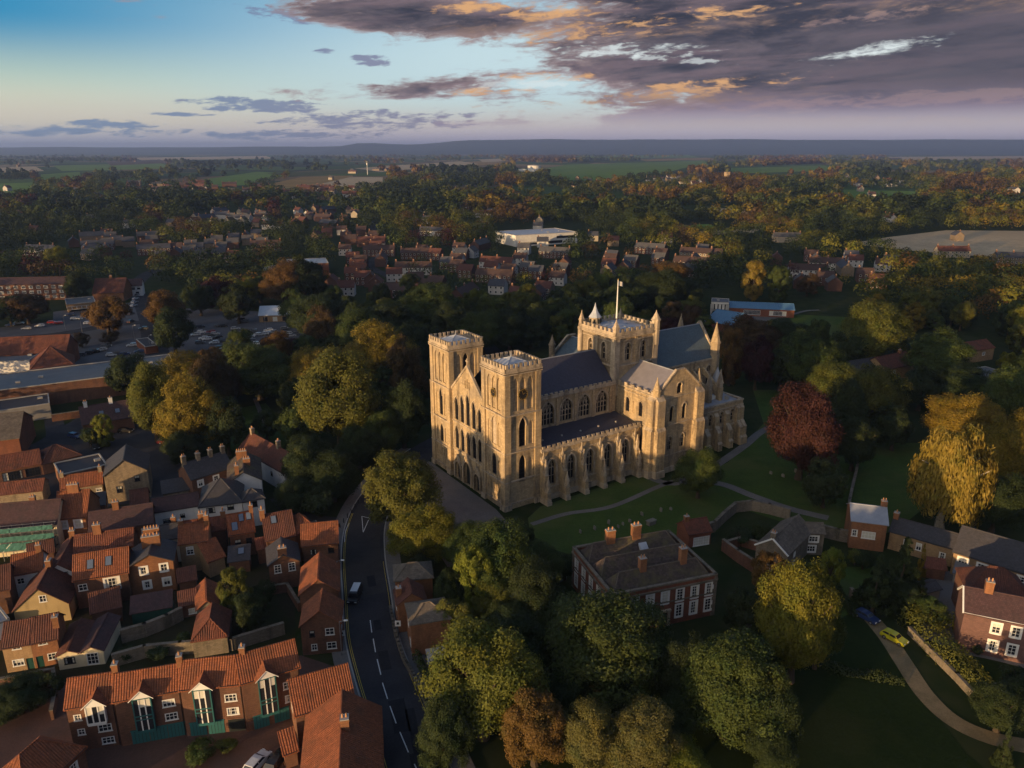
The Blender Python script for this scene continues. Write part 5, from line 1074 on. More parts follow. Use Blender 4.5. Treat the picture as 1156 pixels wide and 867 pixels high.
# --- the long modern terrace at the bottom left
def terrace():
    ridge = [(83, 761), (124.6, 764), (200, 748), (270, 738), (334, 722)]
    eave = [(74, 799), (128, 791), (203, 778), (272, 771), (337, 752)]
    labs = ['leftmost unit of the long orange-roofed terrace, with a white-gabled bay and no garage', 'terraced unit with a green bay and three teal garage doors, second from the left',
            'terraced unit with a green bay and an open dark garage, third from the left', 'rightmost and highest unit of the long orange-roofed terrace, with two teal garage doors']
    he = 7.4
    for k in range(4):
        A, B = eave[k], eave[k + 1]
        if k: A = (A[0] + .3, A[1])
        h = he + (.35 * k)
        wins = []; bay = [.62, .42, .36, .42][k]
        if k == 0: wins = [('F', .2, 5.0, .9, 1.0, 'w'), ('F', .22, 2.6, .9, 1.0, 'w'), ('F', .72, 2.6, 1.7, 1.2, 'w'), ('F', .74, .5, 1.6, 1.1, 'w')]
        else: wins = [('F', .8, 5.2, 1.6, 1.2, 'w'), ('F', .81, 2.9, 1.6, 1.2, 'w')]
        r = house('terraced_house', labs[k], A, B, h, ((ridge[k][0] + ridge[k + 1][0]) / 2, (ridge[k][1] + ridge[k + 1][1]) / 2), 'side', 'brown_brick', 'orange_pantile', .85, wins,
                  [(1.0 if k < 3 else .02, 0, .8, .9, 1.5, 1)] if k < 3 else (), 'units of the long orange-roofed terrace', 'terraced house')
        wd = r['wd']; F = Pl((0, 0), (wd, 0)); x = bay * wd
        # bay: framed glazing with a white pedimented gable
        mb = MB(); bw, d = 1.15, .75; zb = 4.6 if k == 0 else 2.4; zt = h + .15; m = 1 if k == 0 else 2
        mb.pbox(F, x - bw, x + bw, zb, zt, 0, d - .06, 0)
        for q in range(3):
            if (q + k) % 3 != 1: mb.pbox(F, x - bw + q * bw / 1.5 + .1, x - bw + (q + 1) * bw / 1.5 - .1, zt - 1.5, zt - .2, d - .0599, d - .0585, 5)
        for s_ in (-bw, -bw / 3, bw / 3, bw): mb.pbox(F, x + s_ - .08, x + s_ + .08, zb - .05, zt, d - .058, d, m if abs(s_) == bw else 1)
        for z in ([zb, zt - .15] if k == 0 else [zb, zb + 1.9, zb + 2.5, zt - .2]): mb.pbox(F, x - bw - .081, x + bw + .081, z, z + .18, d - .057, d + .01, m)
        if k: mb.pbox(F, x - bw + .02, x + bw - .02, zb + 2.05, zb + 2.5, d - .056, d - .01, 4)
        mb.pbox(F, x - bw, x + bw, zb - .25, zb - .002, 0, d + .02, m)
        for s_ in (-1, 1): mb.pbox(F, x + s_ * bw - .04, x + s_ * bw + .04, zb, zt, .01, d - .05, m)
        gz = zt + 1.2; g0 = x - bw - .3; g1 = x + bw + .3
        mb.poly([F(g0, zt, d + .06), F(g1, zt, d + .06), F(x, gz, d + .06)], 1); mb.poly([F(g0, zt, 0), F(g1, zt, 0), F(g1, zt, d + .06), F(g0, zt, d + .06)], 1)
        for s_, g in ((-1, g0 - .15), (1, g1 + .15)):
            zz = zt - .13
            q = [F(g, zz, d + .2), F(x, gz + .12, d + .2), F(x, gz + .12, -2.2), F(g, zz, -2.2)]; mb.poly(q, 3); mb.poly([F(g, zz - .14, d + .2), F(x, gz - .03, d + .2), F(x, gz + .12, d + .2), F(g, zz, d + .2)], 1)
        mb.build('bay_window', ['dark_glass', 'white_paint', 'teal_paint', 'orange_pantile', 'black_paint', 'pale_blind'], r)
        gs = {0: [], 1: [(.3, 1), (.58, 1), (.86, 1)], 2: [(.2, 1), (.5, 1), (.84, 0)], 3: [(.26, 1), (.62, 1)]}[k]
        for s_, col in gs:
            mb = MB(); q = s_ * wd; g = min(1.25, wd * .135); mb.pbox(F, q - g, q + g, 0, 2.15, .0, .05, 0)
            for j in range(1, 5): mb.pbox(F, q - g + 2 * g * j / 5 - .02, q - g + 2 * g * j / 5 + .02, .06, 2.1, .051, .065, 1)
            mb.pbox(F, q - g - .08, q + g + .08, 2.152, 2.32, 0, .08, 2); mb.build('garage_door', ['teal_paint' if col else 'door_dark', 'black_paint', 'teal_paint' if col else 'brown_brick'], r)
        mb = MB(); mb.tube((wd - .15, -.1, 0), (wd - .15, -.1, h - .2), .06, .06, 6); mb.build('downpipe', 'black_paint', r)
terrace()
# --- big brick mansion with parapets and three parallel roofs
def mansion():
    hp = 9.4; p1 = G(806, 694); 
    h = HC + ray(810, 647.5).z * (p1.y / ray(810, 647.5).y); hp = max(8.0, min(11, h)); print('mansion height', round(h, 2))
    a, b, l = G(691, 671, hp), G(810, 647.5, hp), G(640, 618, hp); e = Vector((b.x - a.x, b.y - a.y, 0)); wd = e.length; e.normalize(); inn = Vector((-e.y, e.x, 0)); dep = (l - a).dot(inn); print('mansion', round(wd, 1), round(dep, 1), (l - a).dot(e))
    r = thing('mansion', 'large red brick mansion with white sash windows, stone corners and three parallel mossy roofs', 'mansion', (a.x, a.y, 0), math.atan2(e.y, e.x)); FOOT.append((a.x, a.y, e.x, e.y, wd, dep))
    F, Rt, Bk, Lf = Pl((0, 0), (wd, 0)), Pl((wd, 0), (wd, dep)), Pl((wd, dep), (0, dep)), Pl((0, dep), (0, 0)); mb = MB(); wl = []; n = 7
    xs = [wd * (k + .5) / n for k in range(n)]; hf = []; hl = []; up = hp - 3.9; R4 = lambda x, z, w_, h_: [(x - w_ / 2, z), (x + w_ / 2, z), (x + w_ / 2, z + h_), (x - w_ / 2, z + h_)]
    for k, x in enumerate(xs):
        wl.append((F, x, up, 1.25, 2.3, 'bs' if k in (2, 3) else 'ws')); hf.append(R4(x, up, 1.25, 2.3))
        if k != 3: wl.append((F, x, 1.3, 1.25, 2.4, 'ws')); hf.append(R4(x, 1.3, 1.25, 2.4))
    hf.append(R4(xs[3], 0, 1.3, 2.7))
    for k in range(5):
        x = dep * (k + .6) / 5.2
        for z in (up, 1.3): wl.append((Lf, dep - x, z, 1.2, 2.3, 'ws')); hl.append(R4(dep - x, z, 1.2, 2.3))
    for P, hh in ((F, hf), (Lf, hl), (Rt, []), (Bk, [])): mb.wall(P, [(0, -.2), (P.L, -.2), (P.L, hp - .3), (0, hp - .3)], hh, .14)
    for P in (F, Rt, Bk, Lf):
        mb.pbox(P, 0, P.L, hp - .299, hp, -.45, .12, 1); mb.pbox(P, 0, P.L, hp - 1.25, hp - .95, -.02, .28, 1); mb.pbox(P, 0, P.L, 4.6, 4.85, -.02, .1, 1)
        for s_ in (0, P.L):
            for q in range(int(hp / .8)): w_ = .55 if q % 2 else .8; mb.pbox(P, s_ - w_ if s_ else -.07, s_ + .07 if s_ else w_, q * .8, q * .8 + .72, -.01, .07, 1)
    mb.build('wall', ['red_brick', 'stone_slate' if False else 'garden_stone'], r)
    for q in wl: winmesh(r, *q)
    k = MB(); k.pbox(F, xs[3] - .62, xs[3] + .62, 0, 2.2, -.12, -.06, 0); k.pbox(F, xs[3] - .62, xs[3] + .62, 2.25, 2.65, -.12, -.05, 2)
    for s_ in (-1, 1): k.pbox(F, xs[3] + s_ * .9 - .2, xs[3] + s_ * .9 + .2, 0, 2.9, 0, .3, 1)
    k.pbox(F, xs[3] - 1.2, xs[3] + 1.2, 2.902, 3.3, 0, .45, 1); k.build('door', ['door_dark', 'ashlar_trim', 'dark_glass'], r)
    rb = MB(); ch = []; nr = 3; st = (dep - .9) / nr
    for j in range(nr):
        y0, y1 = .45 + st * j, .45 + st * (j + 1); z0, z1 = hp - 1.3, hp + 1.9; ym = (y0 + y1) / 2; x0, x1 = .45, wd - .45; i = st * .42
        slope(rb, (x0, y0, z0), (x1, y0, z0), (x0 + i, ym, z1), (x1 - i, ym, z1), 0, 9, 3, .05, .05); slope(rb, (x1, y1, z0), (x0, y1, z0), (x1 - i, ym, z1), (x0 + i, ym, z1), 0, 9, 3, .05, .05)
        slope(rb, (x0, y1, z0), (x0, y0, z0), (x0 + i, ym, z1), (x0 + i, ym, z1), 0, 3, 3, .03, .05); slope(rb, (x1, y0, z0), (x1, y1, z0), (x1 - i, ym, z1), (x1 - i, ym, z1), 0, 3, 3, .03, .05)
        rb.tube((x0 + i, ym, z1), (x1 - i, ym, z1), .13, .13, 5, 1)
        for s_ in (x0, x1): rb.tube((s_, y0, z0), (x0 + i if s_ == x0 else x1 - i, ym, z1), .1, .1, 5, 1)
        rb.box(x0 + .2, x1 - .2, y1 - .22, y1 + .22, z0 - .02, z0 + .13, 2)
    rf = rb.build('roof', ['mossy_tile', 'stone_slate', 'lead_pale'], r)
    for s_, j, h_ in ((.35, 0, 2.1), (.74, 0, 2.6), (.3, 2, 2.2), (.56, 2, 2.4)): chimney(rf, wd * s_, .45 + st * (j + .5), hp, hp + 1.9 + h_, 1.7 if j else 1.2, 1.0, 2, 'orange_brick')
    k = MB(); q = wd * .6; yy = .45 + 2 * st + .9; k.hexa([(q - .8, yy - .5, hp - .5), (q + .8, yy - .5, hp - .5), (q + .8, yy + .6, hp + .3), (q - .8, yy + .6, hp + .3), (q - .8, yy - .5, hp + .1), (q + .8, yy - .5, hp + .1), (q + .8, yy + .6, hp + .95), (q - .8, yy + .6, hp + .95)]); k.build('roof_light', ['lead_pale'], rf)
    return r
mansion()
# --- right side
house('outbuilding', 'small red-roofed brick outbuilding with white doors by the churchyard wall', (778, 603), (803, 599), 3.2, (790, 585), 'side', 'red_brick', 'red_pantile', .75, [('F', .45, .1, 2.4, 2.0, 'b'), ('F', .8, .1, 1.4, 2.0, 'b')], [(.12, 0, 1, .8, 1.1, 1)], cat='outbuilding')
H('stone house with a grey stone roof, white bargeboards and a gable chimney', (854, 614), (889, 626), 5.0, (900, 581), 'front', 'garden_stone', 'stone_slate', .75, [('R', .3, 2.8, 1, 1.1, 'w'), ('R', .3, .6, 1, 1.3, 'w')], [(.05, -.05, 1, .9, 1.2, 2)], barge=1, chmat='garden_stone')
H('stone side wing with two white casement windows beside the bargeboarded house', (905, 601), (931, 602), 5.0, (920, 590), 'side', 'garden_stone', 'stone_slate', .6, [('F', .55, 3.0, 1.8, 1.2, 'ws'), ('F', .5, .7, 1.6, 1.3, 'ws')])
SHED('grey hip-roofed shed half hidden by the big golden-green tree', (908, 676), (938, 668), 3.0, (916, 642), 'front', 'garden_stone', 'stone_slate', .7)
H('tall brick house with a blue lead roof and one wide white window', (962, 587), (1002, 592), 6.4, (985, 571), 'side', 'orange_brick', 'lead', .5, [('F', .52, 2.6, 2.6, 1.6, 'b'), ('F', .12, 2.8, 1.1, 1.5, 'w')], [(.95, .1, 1.1, 1.0, 1.6, 2)])
H('long low slate-roofed brick house behind the conifers', (1005, 599), (1077, 619), 4.2, (1042, 592), 'side', 'buff_brick', 'slate', .7, [('F', .28, 1.6, 1.0, 1.6, 'w'), ('F', .48, 1.6, 1.0, 1.6, 'w'), ('F', .85, .6, 1.1, 2.0, 'w')], [(.02, 0, 1, 1, 1.2, 1)])
H('slate-roofed row with four broad white windows at the right edge', (1077, 622), (1180, 654), 5.0, (1120, 603), 'side', 'buff_brick', 'slate', .8, [('F', .12, 2.4, 1.6, 1.7, 'ws'), ('F', .34, 2.4, 1.6, 1.7, 'ws'), ('F', .56, 2.4, 1.6, 1.7, 'ws'), ('F', .78, 2.4, 1.6, 1.7, 'ws')])
SHED('teal-grey glazed lean-to along the foot of the white-windowed row', (1077, 646), (1170, 672), 2.2, (1110, 641), 'lean', 'grey_render', 'flat_grey', .3, dmax=3)
H('orange-brown hip-roofed house behind the pink brick house', (1094, 667), (1165, 677), 6.6, (1132, 641), 'hip', 'brown_brick', 'brown_tile', .8)
H('pink brick house with white sash windows and a purple slate roof at the right edge', (1089, 690), (1182, 709), 7.4, (1122, 668), 'side', 'pink_brick', 'purple_tile', .75, [('F', .42, 4.6, 1.2, 1.8, 'ws'), ('F', .66, 4.6, 1.2, 1.8, 'ws'), ('F', .42, 1.2, 1.2, 1.9, 'ws'), ('F', .66, 1.2, 1.2, 1.9, 'ws')], [(.3, 0, 1.2, 1, 1.9, 2)], barge=1)
SHED('small dark pitched shed in the paved yard on the right', (1046, 668), (1062, 664), 2.4, (1056, 655), 'side', 'grey_render', 'slate', .5)
SHED('red-roofed low shed by the long low house', (1046, 640), (1068, 643), 2.4, (1058, 634), 'lean', 'brown_brick', 'red_pantile', .4)
H('tan-roofed house among trees beyond the copper-red beech', (1000, 417), (1034, 410), 5, (1016, 398), 'side', 'buff_brick', 'brown_tile', .7, [('F', .3, 2.6, 1.2, 1.3, 'w')], [(.8, 0, 1, 1, 1.2, 2)])
H('low house with a blue-grey roof beside the tan-roofed house', (965, 420), (996, 415), 4.5, (982, 404), 'side', 'buff_brick', 'slate', .7, [('F', .5, 2, 1.3, 1.2, 'w')])
H('broad house with an orange-brown roof near the right edge woods', (1045, 396), (1082, 388), 5, (1066, 381), 'side', 'orange_brick', 'brown_tile', .6, [('F', .3, 2.4, 1.4, 1.3, 'w'), ('F', .7, 2.4, 1.4, 1.3, 'w')])
H('buff house with long windows under the far right trees', (1084, 398), (1123, 392), 5, (1105, 384), 'side', 'buff_brick', 'red_pantile', .6, [('F', .25, 2.4, 1.5, 1.3, 'w'), ('F', .7, 2.4, 1.5, 1.3, 'w')])
H('grey flat-roofed house at the far right edge above the golden trees', (1100, 430), (1146, 424), 4.5, (1122, 413), 'flat', 'buff_brick', 'flat_grey')
# --- left middle: shops, yards and car park
house('shop_building', 'large orange-roofed supermarket at the left edge', (-40, 403), (74, 397), 6.5, (25, 380), 'side', 'red_brick', 'red_pantile', .7, (), cat='shop', dmax=60)
house('shop_building', 'orange gabled entrance block of the supermarket beside the car park', (34, 418), (84, 412), 6.0, (64, 390), 'hip', 'orange_brick', 'red_pantile', .75, (), cat='shop')
house('loading_bay', 'white-panelled loading bay in front of the supermarket', (-25, 410), (33, 407), 6.0, (15, 399), 'flat', 'white_panel', 'flat_grey', cat='loading bay')
house('retail_block', 'very long flat grey-roofed brick block behind the old town yards', (-40, 446), (199, 416), 7.0, (100, 411), 'flat', 'brown_brick', 'flat_grey', cat='shop', dmax=30)
house('workshop', 'flat dark-roofed workshop with a pale roof edge at the left edge', (-25, 468), (56, 456), 4.6, (30, 448), 'flat', 'grey_render', 'flat_dark', cat='workshop')
H('long dark-roofed cottage row with two dormer openings by the yard', (93, 479), (150, 470), 4.2, (120, 455), 'side', 'brown_brick', 'purple_tile', .8, (), [(.12, 0, 1, .9, 1.4, 2, 'white_render'), (.62, 0, 1, .9, 1.6, 1, 'white_render')], sky=[(.4, .45, 1.3, 1.1), (.72, .45, 1.3, 1.1)])
H('brick house with a pale grey roof cut by the left edge', (-40, 501), (21, 494), 6, (0, 467), 'side', 'red_brick', 'stone_slate', .5)
house('kiosk', 'small flat-roofed brick kiosk at the car park entrance', (164, 392), (178, 390), 3, (170, 381), 'flat', 'red_brick', 'flat_dark', cat='kiosk', dmin=4)
mb_ = house('bus_shelter', 'tan shelter with four pale roof panels at the back of the car park', (292, 356), (328, 355), 3.4, (310, 345), 'lean', 'buff_brick', 'translucent_sheet', .55, [('F', .2, .4, 2, 2, 'k'), ('F', .5, .4, 2, 2, 'b'), ('F', .8, .4, 2, 2, 'k')], cat='shelter')
house('flats', 'long three-storey block of flats with white windows at the left edge', (-30, 322), (72, 320), 9, (30, 313), 'side', 'brown_brick', 'purple_tile', .5, [('F', (k + .5) / 12, z, 2, 1.5, 'w') for k in range(12) for z in (1.2, 3.9, 6.6)], cat='flats', dmax=16)
house('clinic', 'low flat-roofed building with a row of windows behind the orange tree', (75, 344), (108, 341), 4, (90, 336), 'flat', 'buff_brick', 'flat_grey', 1, [('F', (k + .5) / 6, 1.2, 2.4, 1.6, 'w') for k in range(6)], cat='clinic')
H('brown-roofed house with a tall chimney at the end of the street', (104, 331), (139, 330), 5, (122, 314), 'side', 'orange_brick', 'brown_tile', .8, (), [(.5, 0, 1.4, 1, 1.5, 3)])
H('white house with dark windows at the street corner', (140, 323), (160, 322), 6, (150, 315), 'side', 'white_render', 'purple_tile', .7, [('F', .2, 3.8, 1.6, 1.4, 'd'), ('F', .5, 3.8, 1.6, 1.4, 'd'), ('F', .8, 3.8, 1.6, 1.4, 'd'), ('F', .3, .9, 1.6, 1.5, 'd'), ('F', .7, .9, 1.6, 1.5, 'd')])
# --- landmarks further out
house('office_building', 'long white modern building with window bands among the trees', (582, 266), (652, 262), 9.5, (612, 258.3), 'flat', 'white_panel', 'lead_pale', 1, [('F', .2, 1.2, 17, 2.2, 'd'), ('F', .42, 5.2, 10, 2, 'k'), ('F', .62, 1.2, 16, 2.2, 'd'), ('F', .8, 5.2, 18, 2, 'k')], cat='office', dmax=45)
house('school', 'low school building with a long blue roof', (824, 347), (897, 350), 4, (860, 341.5), 'side', 'red_brick', 'blue_metal', .35, [('F', .35, .8, 8, 2.2, 'w'), ('F', .75, .8, 8, 2.2, 'w')], cat='school')
house('school', 'blue-roofed wing of the school nearest the cathedral', (796, 362), (826, 367), 4, (810, 349), 'side', 'red_brick', 'blue_metal', .35, (), cat='school')
house('school', 'white flat-topped block of the school with tall windows', (803, 341), (823, 342), 6.5, (812, 337), 'flat', 'white_panel', 'flat_grey', 1, [('F', (k + .5) / 5, 3, 2.2, 2.6, 'd') for k in range(5)], cat='school')
house('warehouse', 'pale flat-roofed warehouse with a ridged roof left of centre', (325, 299), (371, 297), 8, (348, 292), 'flat', 'red_brick', 'lead_pale', cat='warehouse', dmax=40)
house('warehouse', 'low grey-roofed store in front of the pale warehouse', (296, 306), (330, 305), 5, (312, 300), 'flat', 'brown_brick', 'lead', cat='warehouse', dmax=40)
def tank():
    p = G(603, 193.5); r = thing('storage_tank', 'white round storage tank at the edge of the bright green field', 'storage tank', p)
    k = MB(); k.cone((0, 0), 24, 24, 0, 20, 32, 0); k.cone((0, 0), 24.5, 24.5, 20.02, 21, 32, 0); k.build('shell', ['white_panel'], r); k = MB(); k.cone((0, 0), 24, 1, 21.02, 24, 32, 0); k.build('roof', ['concrete'], r)
    k = MB(); k.box(-58, -28, -8, 8, 0, 9); k.build('annexe', ['white_panel'], r)
    p = G(820, 206); r = thing('church', 'small distant stone church with a square tower among autumn trees', 'church', p, .3)
    k = MB(); k.box(-5, 5, -5, 5, 0, 24)
    for i in range(4):
        for j in (-4.3, -1.5, 1.5, 4.3): k.box(*((j - .7, j + .7, -5.02, -4.5) if i == 0 else (j - .7, j + .7, 4.5, 5.02) if i == 1 else (-5.02, -4.5, j - .7, j + .7) if i == 2 else (4.5, 5.02, j - .7, j + .7)), 24.01, 25.4)
    k.build('tower', ['ashlar'], r); k = MB(); k.box(5.1, 28, -5.5, 5.5, 0, 9); k.build('nave', ['ashlar'], r)
    k = MB()
    for s_ in (-1, 1): k.poly([(5.1, s_ * 6, 8.9), (28.3, s_ * 6, 8.9), (28.3, 0, 14.5), (5.1, 0, 14.5)])
    k.build('roof', ['stone_slate'], r)
    k = thing('radio_mast', 'slim distant mast beside the brown field left of centre', 'mast', G(415, 197)); q = MB(); q.tube((0, 0, 0), (0, 0, 42), 1.2, .6, 6); q.build('pole', 'white_panel', k); q = MB(); q.cone((0, 0), 2.5, 2.5, 30, 36, 8); q.build('antenna', 'white_panel', k)
tank()
# ------------------------------------------------------------------ trees
nr_ = np.random.default_rng(11)
def quads_mesh(name, cen, nor, size, mats, tint=None, aspect=1.0, up=None):
    """many leaf-sized faces: centres, facing directions, half sizes"""
    n = len(cen); nor = nor / (np.linalg.norm(nor, axis=1, keepdims=True) + 1e-9)
    if up is None: ref = nr_.normal(size=(n, 3))
    else: ref = np.broadcast_to(np.array(up, float), (n, 3)) + nr_.normal(size=(n, 3)) * .25
    u = np.cross(nor, ref); u /= np.linalg.norm(u, axis=1, keepdims=True) + 1e-9; v = np.cross(nor, u)
    s = size[:, None]; a = s * aspect
    co = np.stack([cen - u * s * .55 - v * a * .15, cen - v * a + nor * s * .15, cen + u * s * .55 - v * a * .1, cen + v * a + nor * s * .1], 1).reshape(-1, 3)
    me = bpy.data.meshes.new(name); me.vertices.add(n * 4); me.vertices.foreach_set('co', co.astype(np.float32).ravel())
    me.loops.add(n * 4); me.loops.foreach_set('vertex_index', np.arange(n * 4, dtype=np.int32)); me.polygons.add(n)
    me.polygons.foreach_set('loop_start', np.arange(0, n * 4, 4, dtype=np.int32)); me.polygons.foreach_set('loop_total', np.full(n, 4, np.int32))
    me.materials.append(M[mats]); 
    if tint is not None:
        at = me.color_attributes.new('tint', 'FLOAT_COLOR', 'POINT'); c = np.repeat(np.concatenate([tint, np.ones((n, 1))], 1), 4, 0); at.data.foreach_set('color', c.astype(np.float32).ravel())
    me.update(); me.validate(); return me
def sph(n, rg=nr_):
    v = rg.normal(size=(n, 3)); return v / np.linalg.norm(v, axis=1, keepdims=True)
def crown(kind, seed, nleaf=6500):
    rg = np.random.default_rng(seed); C = []; N = []
    if kind in ('round', 'hero'):
        nc = 84 if kind == 'round' else 130; d = sph(nc, rg); d[:, 2] = np.abs(d[:, 2]) * np.where(rg.random(nc) < .66, 1, -.85)
        lob = 1 + .16 * np.sin(d[:, 0] * 3.1 + seed) + .12 * np.sin(d[:, 1] * 4.3 + seed * 2) + .1 * np.sin(d[:, 2] * 5 + seed)
        cc = d * (rg.uniform(.45, .82, nc) * lob)[:, None]; cr = rg.uniform(.17, .32, nc)
    elif kind == 'tall':
        nc = 90; z = rg.uniform(-.95, .92, nc); th = rg.uniform(0, 6.283, nc); r = np.sqrt(np.clip(1 - np.abs(z) ** 2.2, .04, 1)) * rg.uniform(.15, .85, nc) ** .7
        cc = np.stack([r * np.cos(th), r * np.sin(th), z], 1); cr = rg.uniform(.15, .27, nc)
    elif kind == 'cone':
        nc = 80; z = -1 + 1.95 * rg.random(nc) ** 1.25; th = rg.uniform(0, 6.283, nc); r = np.clip((1 - z) / 2, .03, 1) * rg.uniform(.2, .95, nc)
        cc = np.stack([r * np.cos(th), r * np.sin(th), z], 1); cr = .08 + .16 * np.clip((1 - z) / 2, 0, 1)
    elif kind == 'weep':
        nc = 60; d = sph(nc, rg); d[:, 2] = np.abs(d[:, 2]) * np.where(rg.random(nc) < .8, 1, -.5); cc = d * rg.uniform(.45, .78, nc)[:, None]; cr = rg.uniform(.16, .26, nc)
    else:
        nc = 26; d = sph(nc, rg); d[:, 2] = np.abs(d[:, 2]) * np.where(rg.random(nc) < .7, 1, -.8); cc = d * rg.uniform(.4, .75, nc)[:, None]; cr = rg.uniform(.26, .42, nc)
    wt = cr ** 2; cnt = np.maximum((wt / wt.sum() * nleaf).astype(int), 8)
    for c, r, k in zip(cc, cr, cnt):
        d = sph(k, rg); out = c / (np.linalg.norm(c) + 1e-6); b = d @ out; d = np.where((b < -.35)[:, None], -d, d)
        rad = r * (rg.random(k) ** .33) * rg.uniform(.8, 1.18, k); p = c + d * rad[:, None] * np.array([1, 1, .82])
        if kind == 'weep':
            p[:, 2] -= rg.random(k) ** 1.5 * .42 * (.4 + np.hypot(p[:, 0], p[:, 1]))
        C.append(p); N.append(d * .8 + out * .5 + np.array([0, 0, .35]) + rg.normal(size=(k, 3)) * .45)
    C = np.concatenate(C); N = np.concatenate(N); s = rg.uniform(.026, .055, len(C))
    if kind == 'weep': return quads_mesh('crown', C, N + np.array([0, 0, -.3]), s * .62, 'leaves', None, 1.9, (0.01, 0, 1))
    if kind in ('cone',): s = s * .9
    if kind == 'hero': s = s * rg.uniform(.36, .68, len(s))
    elif kind in ('round', 'tall'): s = s * rg.uniform(.65, 1.0, len(s))
    if kind == 'shrub': s = s * 1.5
    return quads_mesh('crown', C, N, s, 'leaves')
def trunk_mesh(kind, seed):
    rr = random.Random(seed); mb = MB(); m = 'birch_bark' if kind == 'weep' else 'bark'
    top = .2 if kind != 'cone' else .1
    prev = Vector((0, 0, -.02)); n = 6; zc = ZC
    L = zc + top
    for k in range(n):
        q = Vector((rr.uniform(-.03, .03), rr.uniform(-.03, .03), L * (k + 1) / n)); mb.tube(prev, q, .085 * (1 - .7 * k / n) + (.03 if k == 0 else 0), .085 * (1 - .7 * (k + 1) / n), 7); prev = q
    if kind != 'cone':
        for k in range(8):
            a = k * 2.4 + rr.random(); z = zc * rr.uniform(.55, .95); r = rr.uniform(.45, .72); p = Vector((0, 0, z)); mid = Vector((math.cos(a) * r * .5, math.sin(a) * r * .5, z + .22)); e = Vector((math.cos(a) * r, math.sin(a) * r, z + rr.uniform(.35, .7)))
            mb.tube(p, mid, .035, .024, 5); mb.tube(mid, e, .024, .008, 5)
    o = mb.build('trunk', m); me = o.data; bpy.data.objects.remove(o); return me
ZC = 1.04        # height of the crown's middle, in crown half-heights
PROTO = {}
for kind, n_, nl in (('hero', 4, 62000), ('round', 6, 22000), ('tall', 3, 22000), ('cone', 2, 16000), ('weep', 2, 24000), ('shrub', 3, 3500)):
    PROTO[kind] = [(crown(kind, 31 * i + len(kind), nl), trunk_mesh(kind, i)) for i in range(n_)]
PAL = dict(dark=(.030, .044, .014), green=(.052, .072, .017), olive=(.090, .096, .017), gold=(.175, .128, .016), yellow=(.205, .152, .026), lime=(.125, .140, .018), orange=(.112, .066, .019), rust=(.074, .048, .020),
           red=(.046, .018, .014), purple=(.040, .014, .014), tan=(.104, .102, .030), blue=(.050, .074, .058), yg=(.130, .128, .016))
TREES = []       # (x, y, radius) of every tree built
def tree(cx, cy_, rx, ry, col, kind='round', name=None, label=None, group=None, cat='tree', lift=0.0):
    """crown centre and half extents in the photo fix where on the ground the tree stands and how big it is"""
    hz = 5.0
    for _ in range(12):
        zc = hz * ZC + lift; d = ray(cx, cy_); t = (zc - HC) / d.z; dist = t
        Rm = rx * dist / FPX; a = math.atan2(-d.z, d.y); rym = ry * dist / FPX
        hz = max(math.sqrt(max(rym ** 2 - (Rm * math.sin(a)) ** 2, 0)) / math.cos(a), .62 * Rm if kind != 'shrub' else .5 * Rm)
    x, y = d.x * t, d.y * t
    if kind in ('round', 'tall'): Rm *= 1.1; hz *= 1.05
    if kind == 'cone': Rm *= 1.25
    return plant(x, y, Rm, hz, col, kind, name, label, group, cat)
def plant(x, y, Rm, hz, col, kind='round', name=None, label=None, group=None, cat='tree', seed=None):
    rr = random.Random(int(x * 13 + y * 7)) if seed is None else random.Random(seed)
    nm = name or {'round': 'broadleaf_tree', 'tall': 'broadleaf_tree', 'cone': 'conifer_tree', 'weep': 'birch_tree', 'shrub': 'shrub'}[kind]
    r = bpy.data.objects.new(nm, None); COL.objects.link(r); r.location = (x, y, 0); r.rotation_euler = (0, 0, rr.uniform(0, 6.28)); r.scale = (Rm * rr.uniform(.96, 1.05), Rm * rr.uniform(.96, 1.05), hz)
    tag(r, label, cat, group)
    cm, tm = rr.choice(PROTO['hero' if kind == 'round' and Rm * FPX / max(math.hypot(x, y), 1) > 27 else kind]); c = PAL[col] if isinstance(col, str) else col; k = rr.uniform(.88, 1.12)
    o = bpy.data.objects.new('crown', cm); COL.objects.link(o); o.parent = r; o.location = (0, 0, ZC); o.color = (c[0] * k, c[1] * k * rr.uniform(.95, 1.05), c[2] * k, 1)
    if kind != 'shrub' or hz > 1.5: o = bpy.data.objects.new('trunk' if kind != 'shrub' else 'stem', tm); COL.objects.link(o); o.parent = r
    TREES.append((x, y, Rm)); return r
